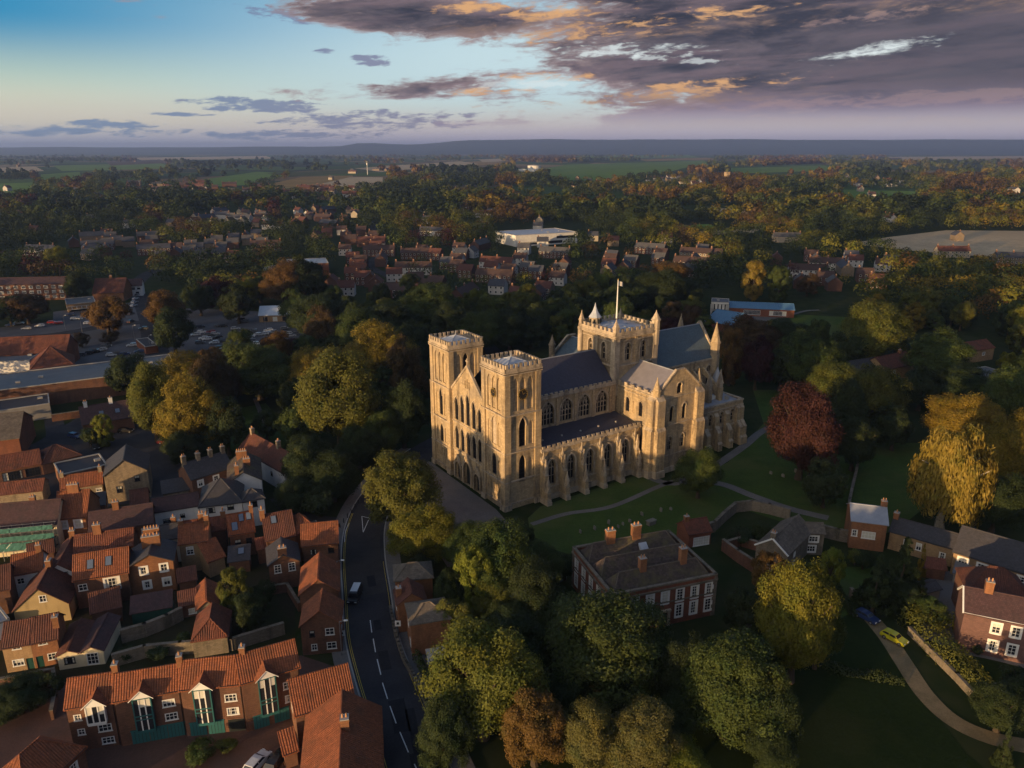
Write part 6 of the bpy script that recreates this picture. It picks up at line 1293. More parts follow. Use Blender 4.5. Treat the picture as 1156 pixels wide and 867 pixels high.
NEAR = [
 # between the street and the west front, and along the right of the street
 (457, 556, 43, 44, 'olive', 'round', 'big olive-gold tree between the street bend and the west front'), (476, 604, 37, 34, 'yg', 'round', 'pale olive tree just below the big tree at the street bend'),
 (527, 622, 30, 28, 'green', 'round', 'mid green tree at the edge of the paved forecourt'), (557, 640, 42, 44, 'green', 'round', 'broad green tree right of the yellow-green one'), (534, 660, 23, 36, 'lime', 'tall', 'slim yellow-green tree in front of the green ones by the forecourt'),
 (600, 672, 34, 38, 'dark', 'round', 'dark green tree in the shade left of the brick mansion'), (505, 672, 18, 26, 'dark', 'round', 'small dark tree behind the roadside houses'),
 (676, 728, 70, 62, 'green', 'round', 'very large green tree in front of the brick mansion'), (545, 772, 62, 68, 'olive', 'round', 'large olive-green tree beside the street at the bottom'),
 (604, 822, 40, 46, 'orange', 'round', 'orange-brown tree at the bottom between two olive trees'), (662, 838, 34, 40, 'tan', 'round', 'tan-green tree right of the orange-brown one at the bottom'), (722, 838, 40, 42, 'tan', 'round', 'olive-tan tree at the bottom centre'),
 (768, 862, 34, 24, 'lime', 'round', 'bright green treetop at the bottom edge'), (822, 778, 56, 60, 'green', 'round', 'dark green tree in front of the mansion terrace'), (862, 800, 34, 46, 'dark', 'round', 'dark tree on the edge of the meadow'), (775, 762, 34, 40, 'dark', 'round', 'dark tree just below the mansion door'),
 (900, 705, 44, 66, 'yg', 'round', 'tall golden-green tree right of the mansion'), (868, 655, 20, 28, 'orange', 'tall', 'orange-topped tree by the bargeboarded stone house'), (925, 715, 26, 40, 'green', 'round', 'green tree on the lawn side of the tall golden-green one'), (842, 690, 22, 26, 'dark', 'round', 'dark bushy tree beside the mansion wall'), (500, 835, 30, 42, 'dark', 'round', 'dark tree leaning over the pavement at the bottom'),
 (588, 745, 34, 40, 'dark', 'round', 'dark tree in the gap between the large olive and large green trees'), (640, 790, 30, 30, 'dark', 'round', 'dark tree under the large green tree'), (515, 700, 20, 26, 'olive', 'round', 'olive tree close behind the grey-roofed roadside house'), (562, 678, 28, 26, 'olive', 'round', 'olive tree in the middle of the canopy below the forecourt'), (612, 636, 22, 24, 'green', 'round', 'green tree at the churchyard edge left of the mansion'), (638, 640, 14, 16, 'dark', 'shrub', 'dark shrub against the side wall of the mansion'), (700, 800, 30, 26, 'dark', 'round', 'dark tree between the large green tree and the tan treetops'), (755, 815, 28, 30, 'dark', 'round', 'dark tree above the bright green treetop'), (622, 700, 26, 26, 'dark', 'round', 'dark tree at the left corner of the mansion'), (570, 705, 26, 26, 'dark', 'round', 'dark tree below the broad green tree by the forecourt'), (870, 840, 30, 30, 'dark', 'round', 'dark tree at the bottom edge of the meadow'), (478, 640, 14, 14, 'dark', 'round', 'small dark tree behind the stone-slated roadside house'), (845, 745, 26, 30, 'dark', 'round', 'dark tree between the mansion terrace and the tall golden-green tree'),
 (790, 535, 25, 28, 'green', 'round', 'small round green tree by the path junction south of the cathedral'), (590, 610, 14, 16, 'dark', 'round', 'small dark tree close to the near tower'), (562, 600, 16, 14, 'dark', 'shrub', 'dark shrub at the foot of the near tower'),
 # left of the cathedral
 (382, 452, 52, 56, 'olive', 'round', 'large olive-gold tree left of the cathedral towers'), (352, 425, 30, 30, 'gold', 'round', 'golden tree at the left shoulder of the large olive-gold tree'), (428, 400, 38, 34, 'gold', 'round', 'golden-green tree behind the far west tower'), (458, 428, 22, 42, 'rust', 'round', 'rusty brown tree close behind the far west tower'),
 (408, 380, 30, 28, 'green', 'round', 'green tree behind the golden-green one'), (440, 365, 26, 22, 'dark', 'round', 'dark tree deep in the group left of the towers'), (480, 350, 34, 26, 'green', 'round', 'green tree above the far west tower'), (512, 366, 26, 22, 'dark', 'round', 'dark tree between the two west towers from here'),
 (545, 376, 26, 24, 'green', 'round', 'green tree behind the west gable'), (575, 372, 26, 24, 'dark', 'round', 'dark tree behind the nearer west tower'), (455, 470, 26, 36, 'dark', 'round', 'dark tree left of the far west tower'), (470, 392, 22, 26, 'dark', 'round', 'dark tree between the rusty tree and the towers'),
 (217, 470, 35, 42, 'gold', 'round', 'big golden-orange tree above the old town roofs'), (212, 428, 34, 26, 'gold', 'round', 'yellow-topped tree behind the big golden-orange one'), (172, 455, 28, 44, 'olive', 'round', 'dark olive tree with golden top left of the golden-orange tree'), (143, 424, 22, 26, 'dark', 'round', 'dark round tree in front of the long flat roof'),
 (243, 438, 26, 36, 'rust', 'round', 'rust-brown tree right of the golden-orange tree'), (292, 420, 38, 32, 'green', 'round', 'broad green tree in front of the car park'), (320, 394, 20, 15, 'purple', 'round', 'dark red tree at the front corner of the car park'), (205, 505, 26, 20, 'dark', 'round', 'dark tree under the golden-orange tree'), (255, 480, 22, 34, 'dark', 'round', 'dark tree right of the golden-orange tree'),
 (116, 487, 11, 17, 'lime', 'tall', 'small lime-yellow tree in the yard'), (102, 492, 14, 12, 'dark', 'shrub', 'dark shrub beside the lime-yellow tree'), (120, 356, 23, 22, 'orange', 'round', 'round orange tree at the road junction'), (182, 352, 20, 22, 'orange', 'round', 'orange tree on the right of the street junction'), (195, 375, 24, 26, 'dark', 'round', 'dark tree beside the car park kiosk'),
 (92, 384, 9, 8, 'rust', 'round', 'small rusty tree in the car park bay'), (124, 381, 9, 7, 'rust', 'round', 'second small rusty tree in the car park bay'), (360, 362, 30, 28, 'dark', 'round', 'dark tree behind the car park corner'), (366, 375, 18, 26, 'rust', 'round', 'brownish tree at the far corner of the car park'), (335, 352, 16, 22, 'green', 'round', 'green tree right of the shelter with pale panels'),
 (318, 322, 26, 24, 'orange', 'round', 'broad orange tree in front of the pale warehouse'), (345, 318, 22, 26, 'dark', 'round', 'dark tree beside the broad orange tree'), (66, 294, 14, 15, 'yg', 'round', 'yellow-green tree standing out on the left'), (30, 348, 24, 18, 'rust', 'round', 'rusty tree below the block of flats'), (10, 352, 20, 16, 'dark', 'round', 'dark tree below the block of flats'), (85, 325, 14, 16, 'dark', 'round', 'dark tree at the end of the block of flats'),
 (268, 345, 18, 20, 'dark', 'round', 'dark tree left of the shelter with pale panels'), (278, 330, 16, 16, 'yg', 'round', 'yellowish tree behind the shelter with pale panels'), (248, 332, 18, 18, 'purple', 'round', 'dark purple tree behind the car park'), (225, 338, 18, 18, 'dark', 'round', 'dark tree at the back of the car park'),
 (345, 525, 30, 30, 'dark', 'round', 'dark tree beside the white-walled house'), (375, 540, 28, 28, 'dark', 'round', 'dark tree near the street bend'), (330, 560, 24, 20, 'dark', 'round', 'dark tree beside the white corner house'), (360, 565, 22, 20, 'dark', 'shrub', 'dark shrubs at the street junction'), (300, 480, 16, 18, 'green', 'round', 'small green tree by the garden path'), (335, 480, 24, 26, 'green', 'round', 'green tree in front of the large olive-gold one'), (405, 505, 26, 24, 'dark', 'round', 'dark tree over the upper bend of the street'), (430, 490, 24, 26, 'green', 'round', 'green tree above the upper bend of the street'),
 (265, 670, 17, 24, 'olive', 'tall', 'feathery olive tree in the walled garden'), (283, 692, 20, 22, 'dark', 'round', 'dark tree in the walled garden'), (298, 668, 13, 16, 'dark', 'shrub', 'dark garden shrub below the massive chimney house'), (180, 735, 16, 11, 'dark', 'shrub', 'dark shrub in the garden behind the terrace'), (205, 722, 12, 9, 'green', 'shrub', 'green shrub in the garden behind the terrace'), (140, 738, 14, 10, 'dark', 'shrub', 'dark shrub beside the cream double gable'),
 (20, 790, 30, 24, 'dark', 'round', 'dark tree at the bottom left'), (58, 775, 14, 18, 'dark', 'shrub', 'dark bush beside the leftmost terraced unit'), (228, 848, 22, 13, 'green', 'shrub', 'green bushes in the brick courtyard'), (255, 842, 14, 11, 'olive', 'shrub', 'olive bush in the brick courtyard'), (30, 770, 22, 10, 'olive', 'shrub', 'olive bushes in front of the buff cottage'),
 # right of the cathedral
 (907, 490, 41, 52, 'red', 'round', 'large dark copper-red beech on the lawn'), (1072, 535, 55, 66, 'yellow', 'weep', 'big golden weeping birch'), (1088, 478, 42, 34, 'gold', 'round', 'golden tree behind the weeping birch'), (1132, 512, 32, 40, 'gold', 'round', 'golden tree right of the weeping birch'),
 (983, 452, 38, 36, 'olive', 'round', 'olive-gold tree right of the copper-red beech'), (940, 436, 34, 26, 'olive', 'round', 'olive tree behind the copper-red beech'), (955, 465, 26, 34, 'dark', 'round', 'dark tree between the beech and the olive-gold tree'), (917, 412, 34, 32, 'green', 'round', 'green tree beyond the copper-red beech'), (882, 415, 24, 26, 'dark', 'round', 'dark tree at the east end of the cathedral lawn'),
 (855, 412, 20, 28, 'purple', 'round', 'blackish purple tree beyond the east end'), (850, 386, 34, 26, 'rust', 'round', 'brown tree behind the blackish purple one'), (890, 385, 28, 22, 'dark', 'round', 'dark tree left of the school field'), (825, 405, 14, 30, 'orange', 'tall', 'narrow orange-brown tree beside the east gable'), (880, 368, 14, 10, 'dark', 'round', 'dark tree in front of the school'),
 (982, 378, 36, 34, 'olive', 'round', 'broad olive tree at the right end of the school field'), (1023, 388, 13, 17, 'blue', 'cone', 'blue-grey conifer right of the broad olive tree'), (960, 395, 24, 22, 'dark', 'round', 'dark tree below the broad olive tree'), (1062, 408, 34, 30, 'green', 'round', 'green tree in front of the buff houses'), (1005, 436, 18, 14, 'dark', 'round', 'dark shrubby tree in front of the tan-roofed house'), (1040, 440, 26, 24, 'dark', 'round', 'dark tree behind the golden tree group'),
 (1095, 440, 34, 24, 'dark', 'round', 'dark tree behind the birch'), (1140, 445, 30, 34, 'green', 'round', 'green tree at the right edge'), (1135, 408, 8, 11, 'yg', 'round', 'small yellowish tree near the right edge'), (965, 502, 26, 30, 'dark', 'round', 'dark olive tree right of the beech'), (932, 548, 24, 26, 'dark', 'round', 'low dark tree below the copper-red beech'), (1010, 485, 22, 24, 'dark', 'round', 'dark tree left of the golden trees'), (1125, 570, 30, 32, 'dark', 'round', 'dark tree below the golden trees at the right'),
 (938, 645, 13, 23, 'lime', 'tall', 'lime-yellow upright tree on the small lawn'), (1041, 633, 6, 20, 'gold', 'cone', 'slim golden cypress by the long low house'), (1020, 640, 22, 36, 'dark', 'cone', 'dark conifer beside the slim golden cypress'), (990, 658, 20, 34, 'dark', 'cone', 'dark conifer nearest the parked cars'), (1028, 676, 18, 18, 'dark', 'round', 'dark round tree above the garden wall'), (1052, 690, 17, 16, 'green', 'round', 'green shrubby tree by the paved yard'), (975, 632, 14, 12, 'dark', 'shrub', 'clipped dark shrub by the tall brick house'), (966, 628, 10, 10, 'olive', 'shrub', 'small olive shrub by the tall brick house'),
 (860, 600, 14, 14, 'dark', 'shrub', 'dark shrub in the walled garden by the stone house'), (835, 605, 18, 10, 'dark', 'shrub', 'ivy-dark shrub along the churchyard wall'), (1040, 665, 10, 14, 'dark', 'cone', 'small dark cypress by the paved yard'), (940, 665, 14, 12, 'dark', 'shrub', 'dark hedge bush at the foot of the lime-yellow tree'), (1104, 733, 8, 7, 'dark', 'shrub', 'dark bush at the foot of the pink brick house'), (1136, 842, 10, 22, 'dark', 'cone', 'dark young conifer at the bottom right'),
 (1130, 800, 30, 30, 'dark', 'round', 'dark tree at the lower right edge'), (1150, 770, 24, 20, 'dark', 'shrub', 'dark shrubs on the lawn at the right edge'),  (851, 318, 13, 20, 'yellow', 'tall', 'bright yellow pointed tree behind the school'), (880, 322, 12, 18, 'green', 'tall', 'slim green tree behind the school'), (912, 322, 12, 12, 'rust', 'round', 'brown tree right of the school houses'),
 (778, 352, 16, 16, 'olive', 'round', 'olive tree behind the choir roof'), (745, 330, 28, 24, 'dark', 'round', 'dark tree behind the central tower'), (710, 340, 22, 20, 'dark', 'round', 'dark tree behind the flagpole'),  (645, 345, 20, 16, 'dark', 'round', 'dark tree behind the crossing'), (620, 352, 18, 14, 'green', 'round', 'green tree behind the north transept'), (758, 310, 22, 16, 'orange', 'round', 'orange-topped tree above the choir roof'), (600, 375, 22, 18, 'dark', 'round', 'dark tree beyond the nave roof'), (490, 388, 10, 20, 'dark', 'round', 'dark tree close beside the far tower'),
]
for t_ in NEAR: tree(t_[0], t_[1], t_[2], t_[3], t_[4], t_[5], None, t_[6], None, 'shrub' if t_[5] == 'shrub' else 'tree')
# hedges: long clipped rows, each one thing
def hedge(label, pts, wd, hh, col, mat='leaves'):
    L = pxline(pts, 8); C = []; N = []; rg = np.random.default_rng(len(label))
    for a, b in zip(L, L[1:]):
        l = (b - a).length; n = int(l * (wd + 2 * hh) * 16); t = rg.random(n); d = (b - a).normalized(); q = np.array([-d.y, d.x, 0]); th = rg.uniform(-.15, math.pi + .15, n)
        bul = 1 + .25 * np.sin(t * l * 1.3 + a.x); off = np.cos(th) * wd / 2 * bul * rg.uniform(.75, 1.08, n); z = np.clip(np.sin(th), 0, 1) ** .6 * hh * bul * rg.uniform(.7, 1.08, n)
        p = np.array(a)[None] + np.array(b - a)[None] * t[:, None] + q[None] * off[:, None]; p[:, 2] = z; C.append(p); N.append(q[None] * np.cos(th)[:, None] + np.array([0, 0, 1])[None] * np.sin(th)[:, None] + rg.normal(size=(n, 3)) * .4)
    me = quads_mesh('hedge', np.concatenate(C), np.concatenate(N), rg.uniform(.13, .26, sum(map(len, C))), mat); o = bpy.data.objects.new('hedge', me); COL.objects.link(o); o.color = (*PAL[col], 1); tag(o, label, 'hedge'); return o
hedge('long bulging green hedge running down beside the gravel track', [(1026, 700), (1038, 710), (1060, 735), (1088, 762), (1108, 782)], 4.5, 3.2, 'olive')
hedge('trimmed green hedge in front of the pink brick house yard', [(1052, 700), (1070, 706), (1086, 712)], 2.6, 2.2, 'yg')
hedge('dark hedge along the gravel track behind the parked cars', [(946, 672), (955, 684), (963, 694)], 2.2, 2.0, 'dark')
hedge('dark overgrown hedge on the far side of the meadow', [(905, 745), (945, 758), (985, 765), (1020, 772)], 2.0, 1.2, 'dark')
hedge('dark hedge along the roadside wall below the stone hipped roof', [(470, 742), (482, 765), (492, 780)], 1.8, 1.5, 'green')
hedge('low dark hedge bordering the school field', [(885, 398), (920, 400), (960, 398)], 3, 2.2, 'dark')
# ------------------------------------------------------------------ woods, further trees, distant houses
def pinp(x, y, poly):
    r = False; j = len(poly) - 1
    for i in range(len(poly)):
        xi, yi = poly[i]; xj, yj = poly[j]
        if (yi > y) != (yj > y) and x < (xj - xi) * (y - yi) / (yj - yi) + xi: r = not r
        j = i
    return r
OPEN = [  # photo outlines of ground that stays clear of trees
 [(611, 191), (640, 184), (800, 180), (800, 190), (742, 200), (690, 206), (623, 206)], [(955, 277), (1000, 266), (1060, 258), (1210, 259), (1210, 304), (1103, 298), (1020, 290)], [(58, 185), (182, 182), (204, 192), (68, 195)], [(-80, 188), (44, 186), (54, 195), (-80, 198)], [(426, 186), (562, 179), (580, 187), (450, 193)], [(816, 189), (932, 185), (954, 194), (830, 198)], [(996, 175), (1210, 174), (1210, 182), (1006, 183)], [(146, 176), (304, 174), (314, 181), (156, 183)], [(716, 179), (802, 176), (814, 182), (728, 184)], [(945, 212), (1040, 214), (1036, 232), (948, 232)], [(1055, 214), (1200, 217), (1200, 230), (1085, 226)],
 [(280, 214), (340, 198), (436, 197), (436, 214)], [(200, 209), (290, 192), (335, 194), (280, 212), (230, 214)], [(-80, 206), (42, 204), (40, 226), (-80, 230)], [(44, 195), (94, 192), (94, 206), (46, 209)], [(296, 198), (425, 188), (430, 196), (340, 200)], [(790, 232), (890, 236), (890, 246), (790, 242)],
 [(-60, 372), (60, 350), (100, 335), (165, 318), (240, 345), (300, 350), (395, 370), (402, 402), (330, 417), (250, 417), (205, 425), (200, 470), (330, 470), (330, 1000), (-200, 1000)], [(300, 480), (500, 480), (540, 560), (540, 960), (300, 960)], [(478, 400), (860, 380), (870, 500), (1000, 590), (1160, 600), (1300, 900), (480, 900)],
 [(783, 328), (965, 330), (968, 396), (870, 396), (785, 372)], [(150, 300), (172, 300), (190, 350), (150, 350)], [(560, 255), (665, 252), (668, 282), (565, 287)], [(585, 184), (630, 184), (640, 199), (580, 199)], [(419, 258), (427, 258), (438, 314), (424, 308)], [(1000, 380), (1130, 372), (1156, 440), (960, 425)],
 [(-40, 319), (165, 319), (165, 345), (-40, 360)], [(755, 253), (820, 250), (865, 262), (770, 268)], [(860, 430), (1160, 430), (1160, 620), (860, 620)]]
TOWN = [  # photo outlines where houses stand between the trees: (outline, number, spacing, roof kinds)
 ([(440, 285), (560, 282), (640, 290), (700, 310), (640, 345), (520, 345), (445, 315)], 27, 'mixed'), ([(660, 285), (800, 288), (800, 310), (690, 322)], 14, 'slate'), ([(870, 292), (1000, 296), (1000, 330), (900, 330)], 15, 'mixed'),
 ([(225, 240), (305, 245), (305, 262), (215, 258)], 20, 'white'), ([(330, 238), (400, 240), (400, 258), (320, 258)], 14, 'mixed'), ([(130, 205), (400, 215), (400, 228), (140, 222)], 34, 'mixed'), ([(90, 268), (170, 272), (165, 290), (90, 290)], 16, 'slate'), ([(360, 265), (400, 262), (470, 300), (440, 315), (380, 300)], 18, 'red'),
 ([(380, 300), (440, 318), (480, 330), (470, 345), (370, 335)], 14, 'red'), ([(940, 200), (1060, 204), (1040, 212), (950, 210)], 16, 'white'), ([(700, 205), (800, 200), (800, 216), (710, 216)], 14, 'white'), ([(0, 230), (120, 225), (120, 236), (0, 242)], 8, 'red'), ([(180, 285), (290, 268), (300, 284), (200, 300)], 18, 'slate'), ([(640, 200), (690, 208), (690, 214), (640, 214)], 5, 'white')]
NT0 = len(TOWN)
TOWN += [([(0, 212), (560, 212), (560, 300), (0, 300)], 46, 'white'), ([(600, 200), (1156, 204), (1156, 300), (600, 285)], 22, 'white'), ([(0, 182), (560, 180), (560, 205), (0, 205)], 12, 'white')]
def blocked(x, y, r):
    for fx, fy, ex, ey, wd, dep in FOOT:
        dx, dy = x - fx, y - fy; u = dx * ex + dy * ey; v = -dx * ey + dy * ex
        if -r < u < wd + r and -r < v < dep + r: return True
    return False
def far_house(kind):
    mb = MB(); wd, dep, he, zr = 9.5, 8.0, 5.2, 8.6; r = thing('house', 'x', 'house')
    F, Rt, Bk, Lf = Pl((0, 0), (wd, 0)), Pl((wd, 0), (wd, dep)), Pl((wd, dep), (0, dep)), Pl((0, dep), (0, 0))
    if kind.startswith('long'): wd = 24; F, Rt, Bk, Lf = Pl((0, 0), (wd, 0)), Pl((wd, 0), (wd, dep)), Pl((wd, dep), (0, dep)), Pl((0, dep), (0, 0))
    for P in (F, Bk): mb.wall(P, [(0, -.2), (P.L, -.2), (P.L, he), (0, he)])
    for P in (Rt, Lf): mb.wall(P, [(0, -.2), (P.L, -.2), (P.L, he), (P.L / 2, zr - .05), (0, he)])
    mb.build('wall', 'tint_wall', r)
    n = 3 if kind != 'long' else 8
    if kind.endswith('far'): n = 0
    for P in (F,):
        for k in range(n):
            for z in (.9, 3.5):
                mb = MB(); q = P.L * (k + .5) / n; mb.pbox(P, q - .62, q + .62, z - .08, z + 1.38, .0, .05, 1); mb.pbox(P, q - .5, q + .5, z + .04, z + 1.26, .01, .065, 0); mb.build('window', ['dark_glass', 'white_paint'], r)
    mb = MB()
    slope(mb, (-.3, -.3, he - .1), (wd + .3, -.3, he - .1), (-.3, dep / 2, zr), (wd + .3, dep / 2, zr), 0, 4, 2, .05); slope(mb, (wd + .3, dep + .3, he - .1), (-.3, dep + .3, he - .1), (wd + .3, dep / 2, zr), (-.3, dep / 2, zr), 0, 4, 2, .05); mb.box(-.3, wd + .3, dep / 2 - .14, dep / 2 + .14, zr - .05, zr + .1, 0)
    rf = mb.build('roof', 'tint_roof', r)
    for s in ((.1,) if not kind.startswith('long') else (.02, .5, .98)): chimney(rf, wd * s, dep / 2, zr - .6, zr + 1.1, .9, .7, 2, 'brown_brick')
    return r
FH = {k: far_house(k) for k in ('one', 'long', 'onefar', 'longfar')}
used = {k: False for k in FH}
RC = dict(red=(.105, .046, .036), brown=(.070, .045, .040), slate=(.060, .065, .082), grey=(.085, .085, .09), orange=(.15, .062, .036)); WC = dict(white=(.48, .47, .46), brick=(.10, .056, .045), buff=(.19, .15, .11), cream=(.34, .30, .24))
TN = ['in the streets behind the west towers', 'in the slate terraces beyond the crossing tower', 'in the white estate behind the school', 'in the pale estate far left of centre', 'in the streets left of the pale warehouse road', 'in the distant rows under the golden field', 'in the grey terraces on the far left', 'along the street right of the pale warehouse', 'in the red-roofed rows above the left tower', 'in the far village beside the green paddock', 'in the scattered far houses by the bright field', 'on the far left among the trees', 'in the terraces above the block of flats', 'by the storage tank', 'scattered among the trees left of centre', 'scattered among the trees right of centre', 'out among the far fields on the left']
hr = random.Random(21); HP = []
def place_house(x, y, rz, kind, rc, wc, label, group, s=1.0):
    r = FH[kind]
    c = {'wall': (*WC[wc], 1), 'roof': (*RC[rc], 1)}
    if not used[kind]:
        used[kind] = True; r.location = (x, y, 0); r.rotation_euler = (0, 0, rz); r['label'] = label; r['group'] = group; r.scale = (s, s, s); o = r
        for ch in r.children:
            k = ch.name.split('.')[0]
            if k in c: ch.color = c[k]
    else: o = dup(r, (x, y, 0), rz, label, group, (s, s, s), c)
    HP.append((x, y, 16 * s if kind.startswith('long') else 9 * s)); return o
NM = dict(red='red', brown='brown', slate='slate', grey='grey', orange='orange')
for (poly, n, kd), where in zip(TOWN, TN):
    xs = [p[0] for p in poly]; ys = [p[1] for p in poly]; got = 0; tries = 0; rz0 = hr.uniform(-.5, .5)
    while got < n and tries < 900:
        tries += 1; px, py = hr.uniform(min(xs), max(xs)), hr.uniform(min(ys), max(ys))
        if not pinp(px, py, poly): continue
        g = G(px, py); kind = 'long' if hr.random() < .3 else 'one'; rad = 13 if kind == 'long' else 8
        if any((g.x - a) ** 2 + (g.y - b) ** 2 < (rad + c_ * .8) ** 2 for a, b, c_ in HP) or blocked(g.x, g.y, 12): continue
        rc = hr.choice(dict(mixed=['brown', 'brown', 'slate', 'grey', 'red'], slate=['slate', 'slate', 'grey', 'brown'], white=['slate', 'red', 'grey', 'brown'], red=['red', 'brown', 'brown'])[kd]); wc = hr.choice(dict(mixed=['brick', 'brick', 'buff', 'white'], slate=['brick', 'buff', 'brick'], white=['white', 'white', 'cream', 'buff'], red=['brick', 'brick', 'white'])[kd])
        rz = rz0 + hr.choice((0, 0, 0, math.pi / 2)) + hr.uniform(-.08, .08)
        far = g.y > 1300
        place_house(g.x, g.y, rz, kind + ('far' if g.y > 620 else ''), rc, wc, f'{dict(white="white", brick="brick", buff="buff", cream="cream")[wc]} {"terrace" if kind == "long" else "house"} with a {NM[rc]} roof {where}', f'{wc} {rc}-roofed {"terraces" if kind == "long" else "houses"} {where}', 1.0 if not far else 1.25); got += 1
# further trees: jittered grid over the ground in view, thinning out with distance
def clear(x, y, r):
    px, py = proj((x, y, 0))
    if any(pinp(px, py, p) for p in OPEN): return False
    if any(b > 560 and (x - a * (1 - 20 / b)) ** 2 + (y - b + 20) ** 2 < (c_ * 1.1 + r) ** 2 for a, b, c_ in HP): return False
    return not any((x - a) ** 2 + (y - b) ** 2 < (c_ + r) ** 2 for a, b, c_ in HP) and not blocked(x, y, r)
def hue(px, py, rr):
    """autumn colour of the woods, by area: dark left and centre, gold and rust in the wooded bank right of centre"""
    u = .5 + .5 * math.tanh(1.1 * (math.sin(px * .021 + py * .06) + math.sin(px * .047 - py * .11 + 2) + .6 * math.sin(px * .11 + py * .23))) * .85 + rr.uniform(-.15, .15); u = min(max(u, 0), .999)
    if px > 560 and py < 232: w_ = ['rust', 'orange', 'gold', 'olive', 'tan', 'green', 'dark']; p = [.13, .11, .14, .22, .1, .16, .14]
    elif px > 950 and 300 < py < 430: w_ = ['olive', 'gold', 'green', 'orange', 'dark', 'yg']; p = [.34, .18, .2, .08, .12, .08]
    elif px > 700 and py < 300: w_ = ['dark', 'green', 'olive', 'yg', 'gold', 'rust']; p = [.24, .26, .26, .09, .08, .07]
    elif 430 < px < 720 and py < 270: w_ = ['dark', 'green', 'olive', 'rust', 'orange', 'gold']; p = [.26, .26, .24, .12, .06, .06]
    else: w_ = ['dark', 'green', 'olive', 'rust', 'orange', 'yg', 'purple']; p = [.44, .29, .13, .06, .03, .03, .02]
    a = 0
    for k, q in zip(w_, p):
        a += q
        if u <= a: return k
    return 'green'
tr_ = random.Random(99); cand = []
TCELL = {}
def near_tree(x, y, r):
    i, j = int(x // 30), int(y // 30)
    return any((x - a) ** 2 + (y - b) ** 2 < (.75 * (c_ + r)) ** 2 for di in (-1, 0, 1) for dj in (-1, 0, 1) for a, b, c_ in TCELL.get((i + di, j + dj), ()))
def add_cell(x, y, r): TCELL.setdefault((int(x // 30), int(y // 30)), []).append((x, y, r))
for q in TREES: add_cell(*q)
y = 185.0
while y < 900:
    st = 9.5 if y < 500 else 11.5; half = y * .86 + 20; x = -half
    while x < half:
        X, Y = x + tr_.uniform(-.42, .42) * st, y + tr_.uniform(-.42, .42) * st; px, py = proj((X, Y, 0)); Rm = tr_.uniform(3.6, 6.6) * (1.15 if tr_.random() < .2 else 1)
        town = any(pinp(px, py, p[0]) for p in TOWN[:NT0])
        if -170 < px < 1326 and tr_.random() < ((.5 if py < 280 else .88) if town else .9) and not near_tree(X, Y, Rm * .8) and clear(X, Y, Rm * .8): cand.append((X, Y, Rm * (.75 if town else 1), hue(px, py, tr_))); add_cell(X, Y, Rm)
        x += st
    y += st
cand.sort(key=lambda q: math.hypot(q[0], q[1]) + (5000 if not -12 < proj((q[0], q[1], 5))[0] < 1168 else 0))
NI = 300 - len([1 for t_ in NEAR if t_[5] != 'shrub'])
CN = dict(dark='dark green', green='mid green', olive='olive', gold='golden', yellow='yellow', lime='lime green', orange='orange', rust='rusty brown', red='dark red', purple='dark purple', tan='tan', yg='yellow-green')
def area(px, py):
    if px < 300: return 'in the belt beyond the car park' if py < 345 else 'around the car park'
    if px < 480: return 'left of the cathedral towers'
    if px < 700: return 'behind the cathedral nave'
    if px < 870: return 'behind the choir and the school'
    return 'in the woods right of the school field'
for X, Y, Rm, c in cand[:NI]:
    px, py = proj((X, Y, 0)); a = area(px, py); plant(X, Y, Rm, Rm * tr_.uniform(.95, 1.3), c, 'round' if tr_.random() < .75 else 'tall', None, f'{CN[c]} broadleaf tree {a}', f'{CN[c]} trees {a}')
def mass(name, label, items, per, leaf, flat=1.0):
    """a wood that reads as one mass: trees as clumps of leaf faces, each tree with its own hue"""
    C = []; N = []; S = []; T = []; rg = np.random.default_rng(len(items))
    for X, Y, Rm, c in items:
        hz = Rm * rg.uniform(.9, 1.25) * flat; k = max(8, int(per * (Rm / 5) ** 1.2)); d = sph(k, rg); d[:, 2] = np.where(rg.random(k) < .8, np.abs(d[:, 2]), -np.abs(d[:, 2])); ph = rg.uniform(0, 6, 3)
        lob = 1 + .2 * np.sin(d[:, 0] * 4 + ph[0]) * np.sin(d[:, 1] * 4 + ph[1]) + .12 * np.sin(d[:, 2] * 6 + ph[2]); r = lob * rg.uniform(.78, 1.05, k)
        C.append(np.array([X, Y, hz * 1.12]) + d * r[:, None] * np.array([Rm, Rm, hz])); N.append(d + np.array([0, 0, .3]) + rg.normal(size=(k, 3)) * .45); S.append(rg.uniform(.7, 1.3, k) * leaf * Rm / 5); b = np.array(PAL[c]) * rg.uniform(.86, 1.14); T.append(np.repeat(b[None], k, 0))
    me = quads_mesh(name, np.concatenate(C), np.concatenate(N), np.concatenate(S), 'leaves_far', np.concatenate(T)); o = bpy.data.objects.new(name, me); COL.objects.link(o); o['kind'] = 'stuff'; o['label'] = label; o['category'] = 'woodland'; return o
rest = cand[NI:]
mass('woodland', 'continuous autumn woodland and garden trees filling the middle distance beyond the town', rest, 190, .62)
far = []; y = 900.0
def fnoise(x, y): return math.sin(x * .0042 + 1.3) * math.sin(y * .0031 + .4) + .6 * math.sin(x * .011 + y * .006 + 2) + .4 * math.sin(x * .019 - y * .013)
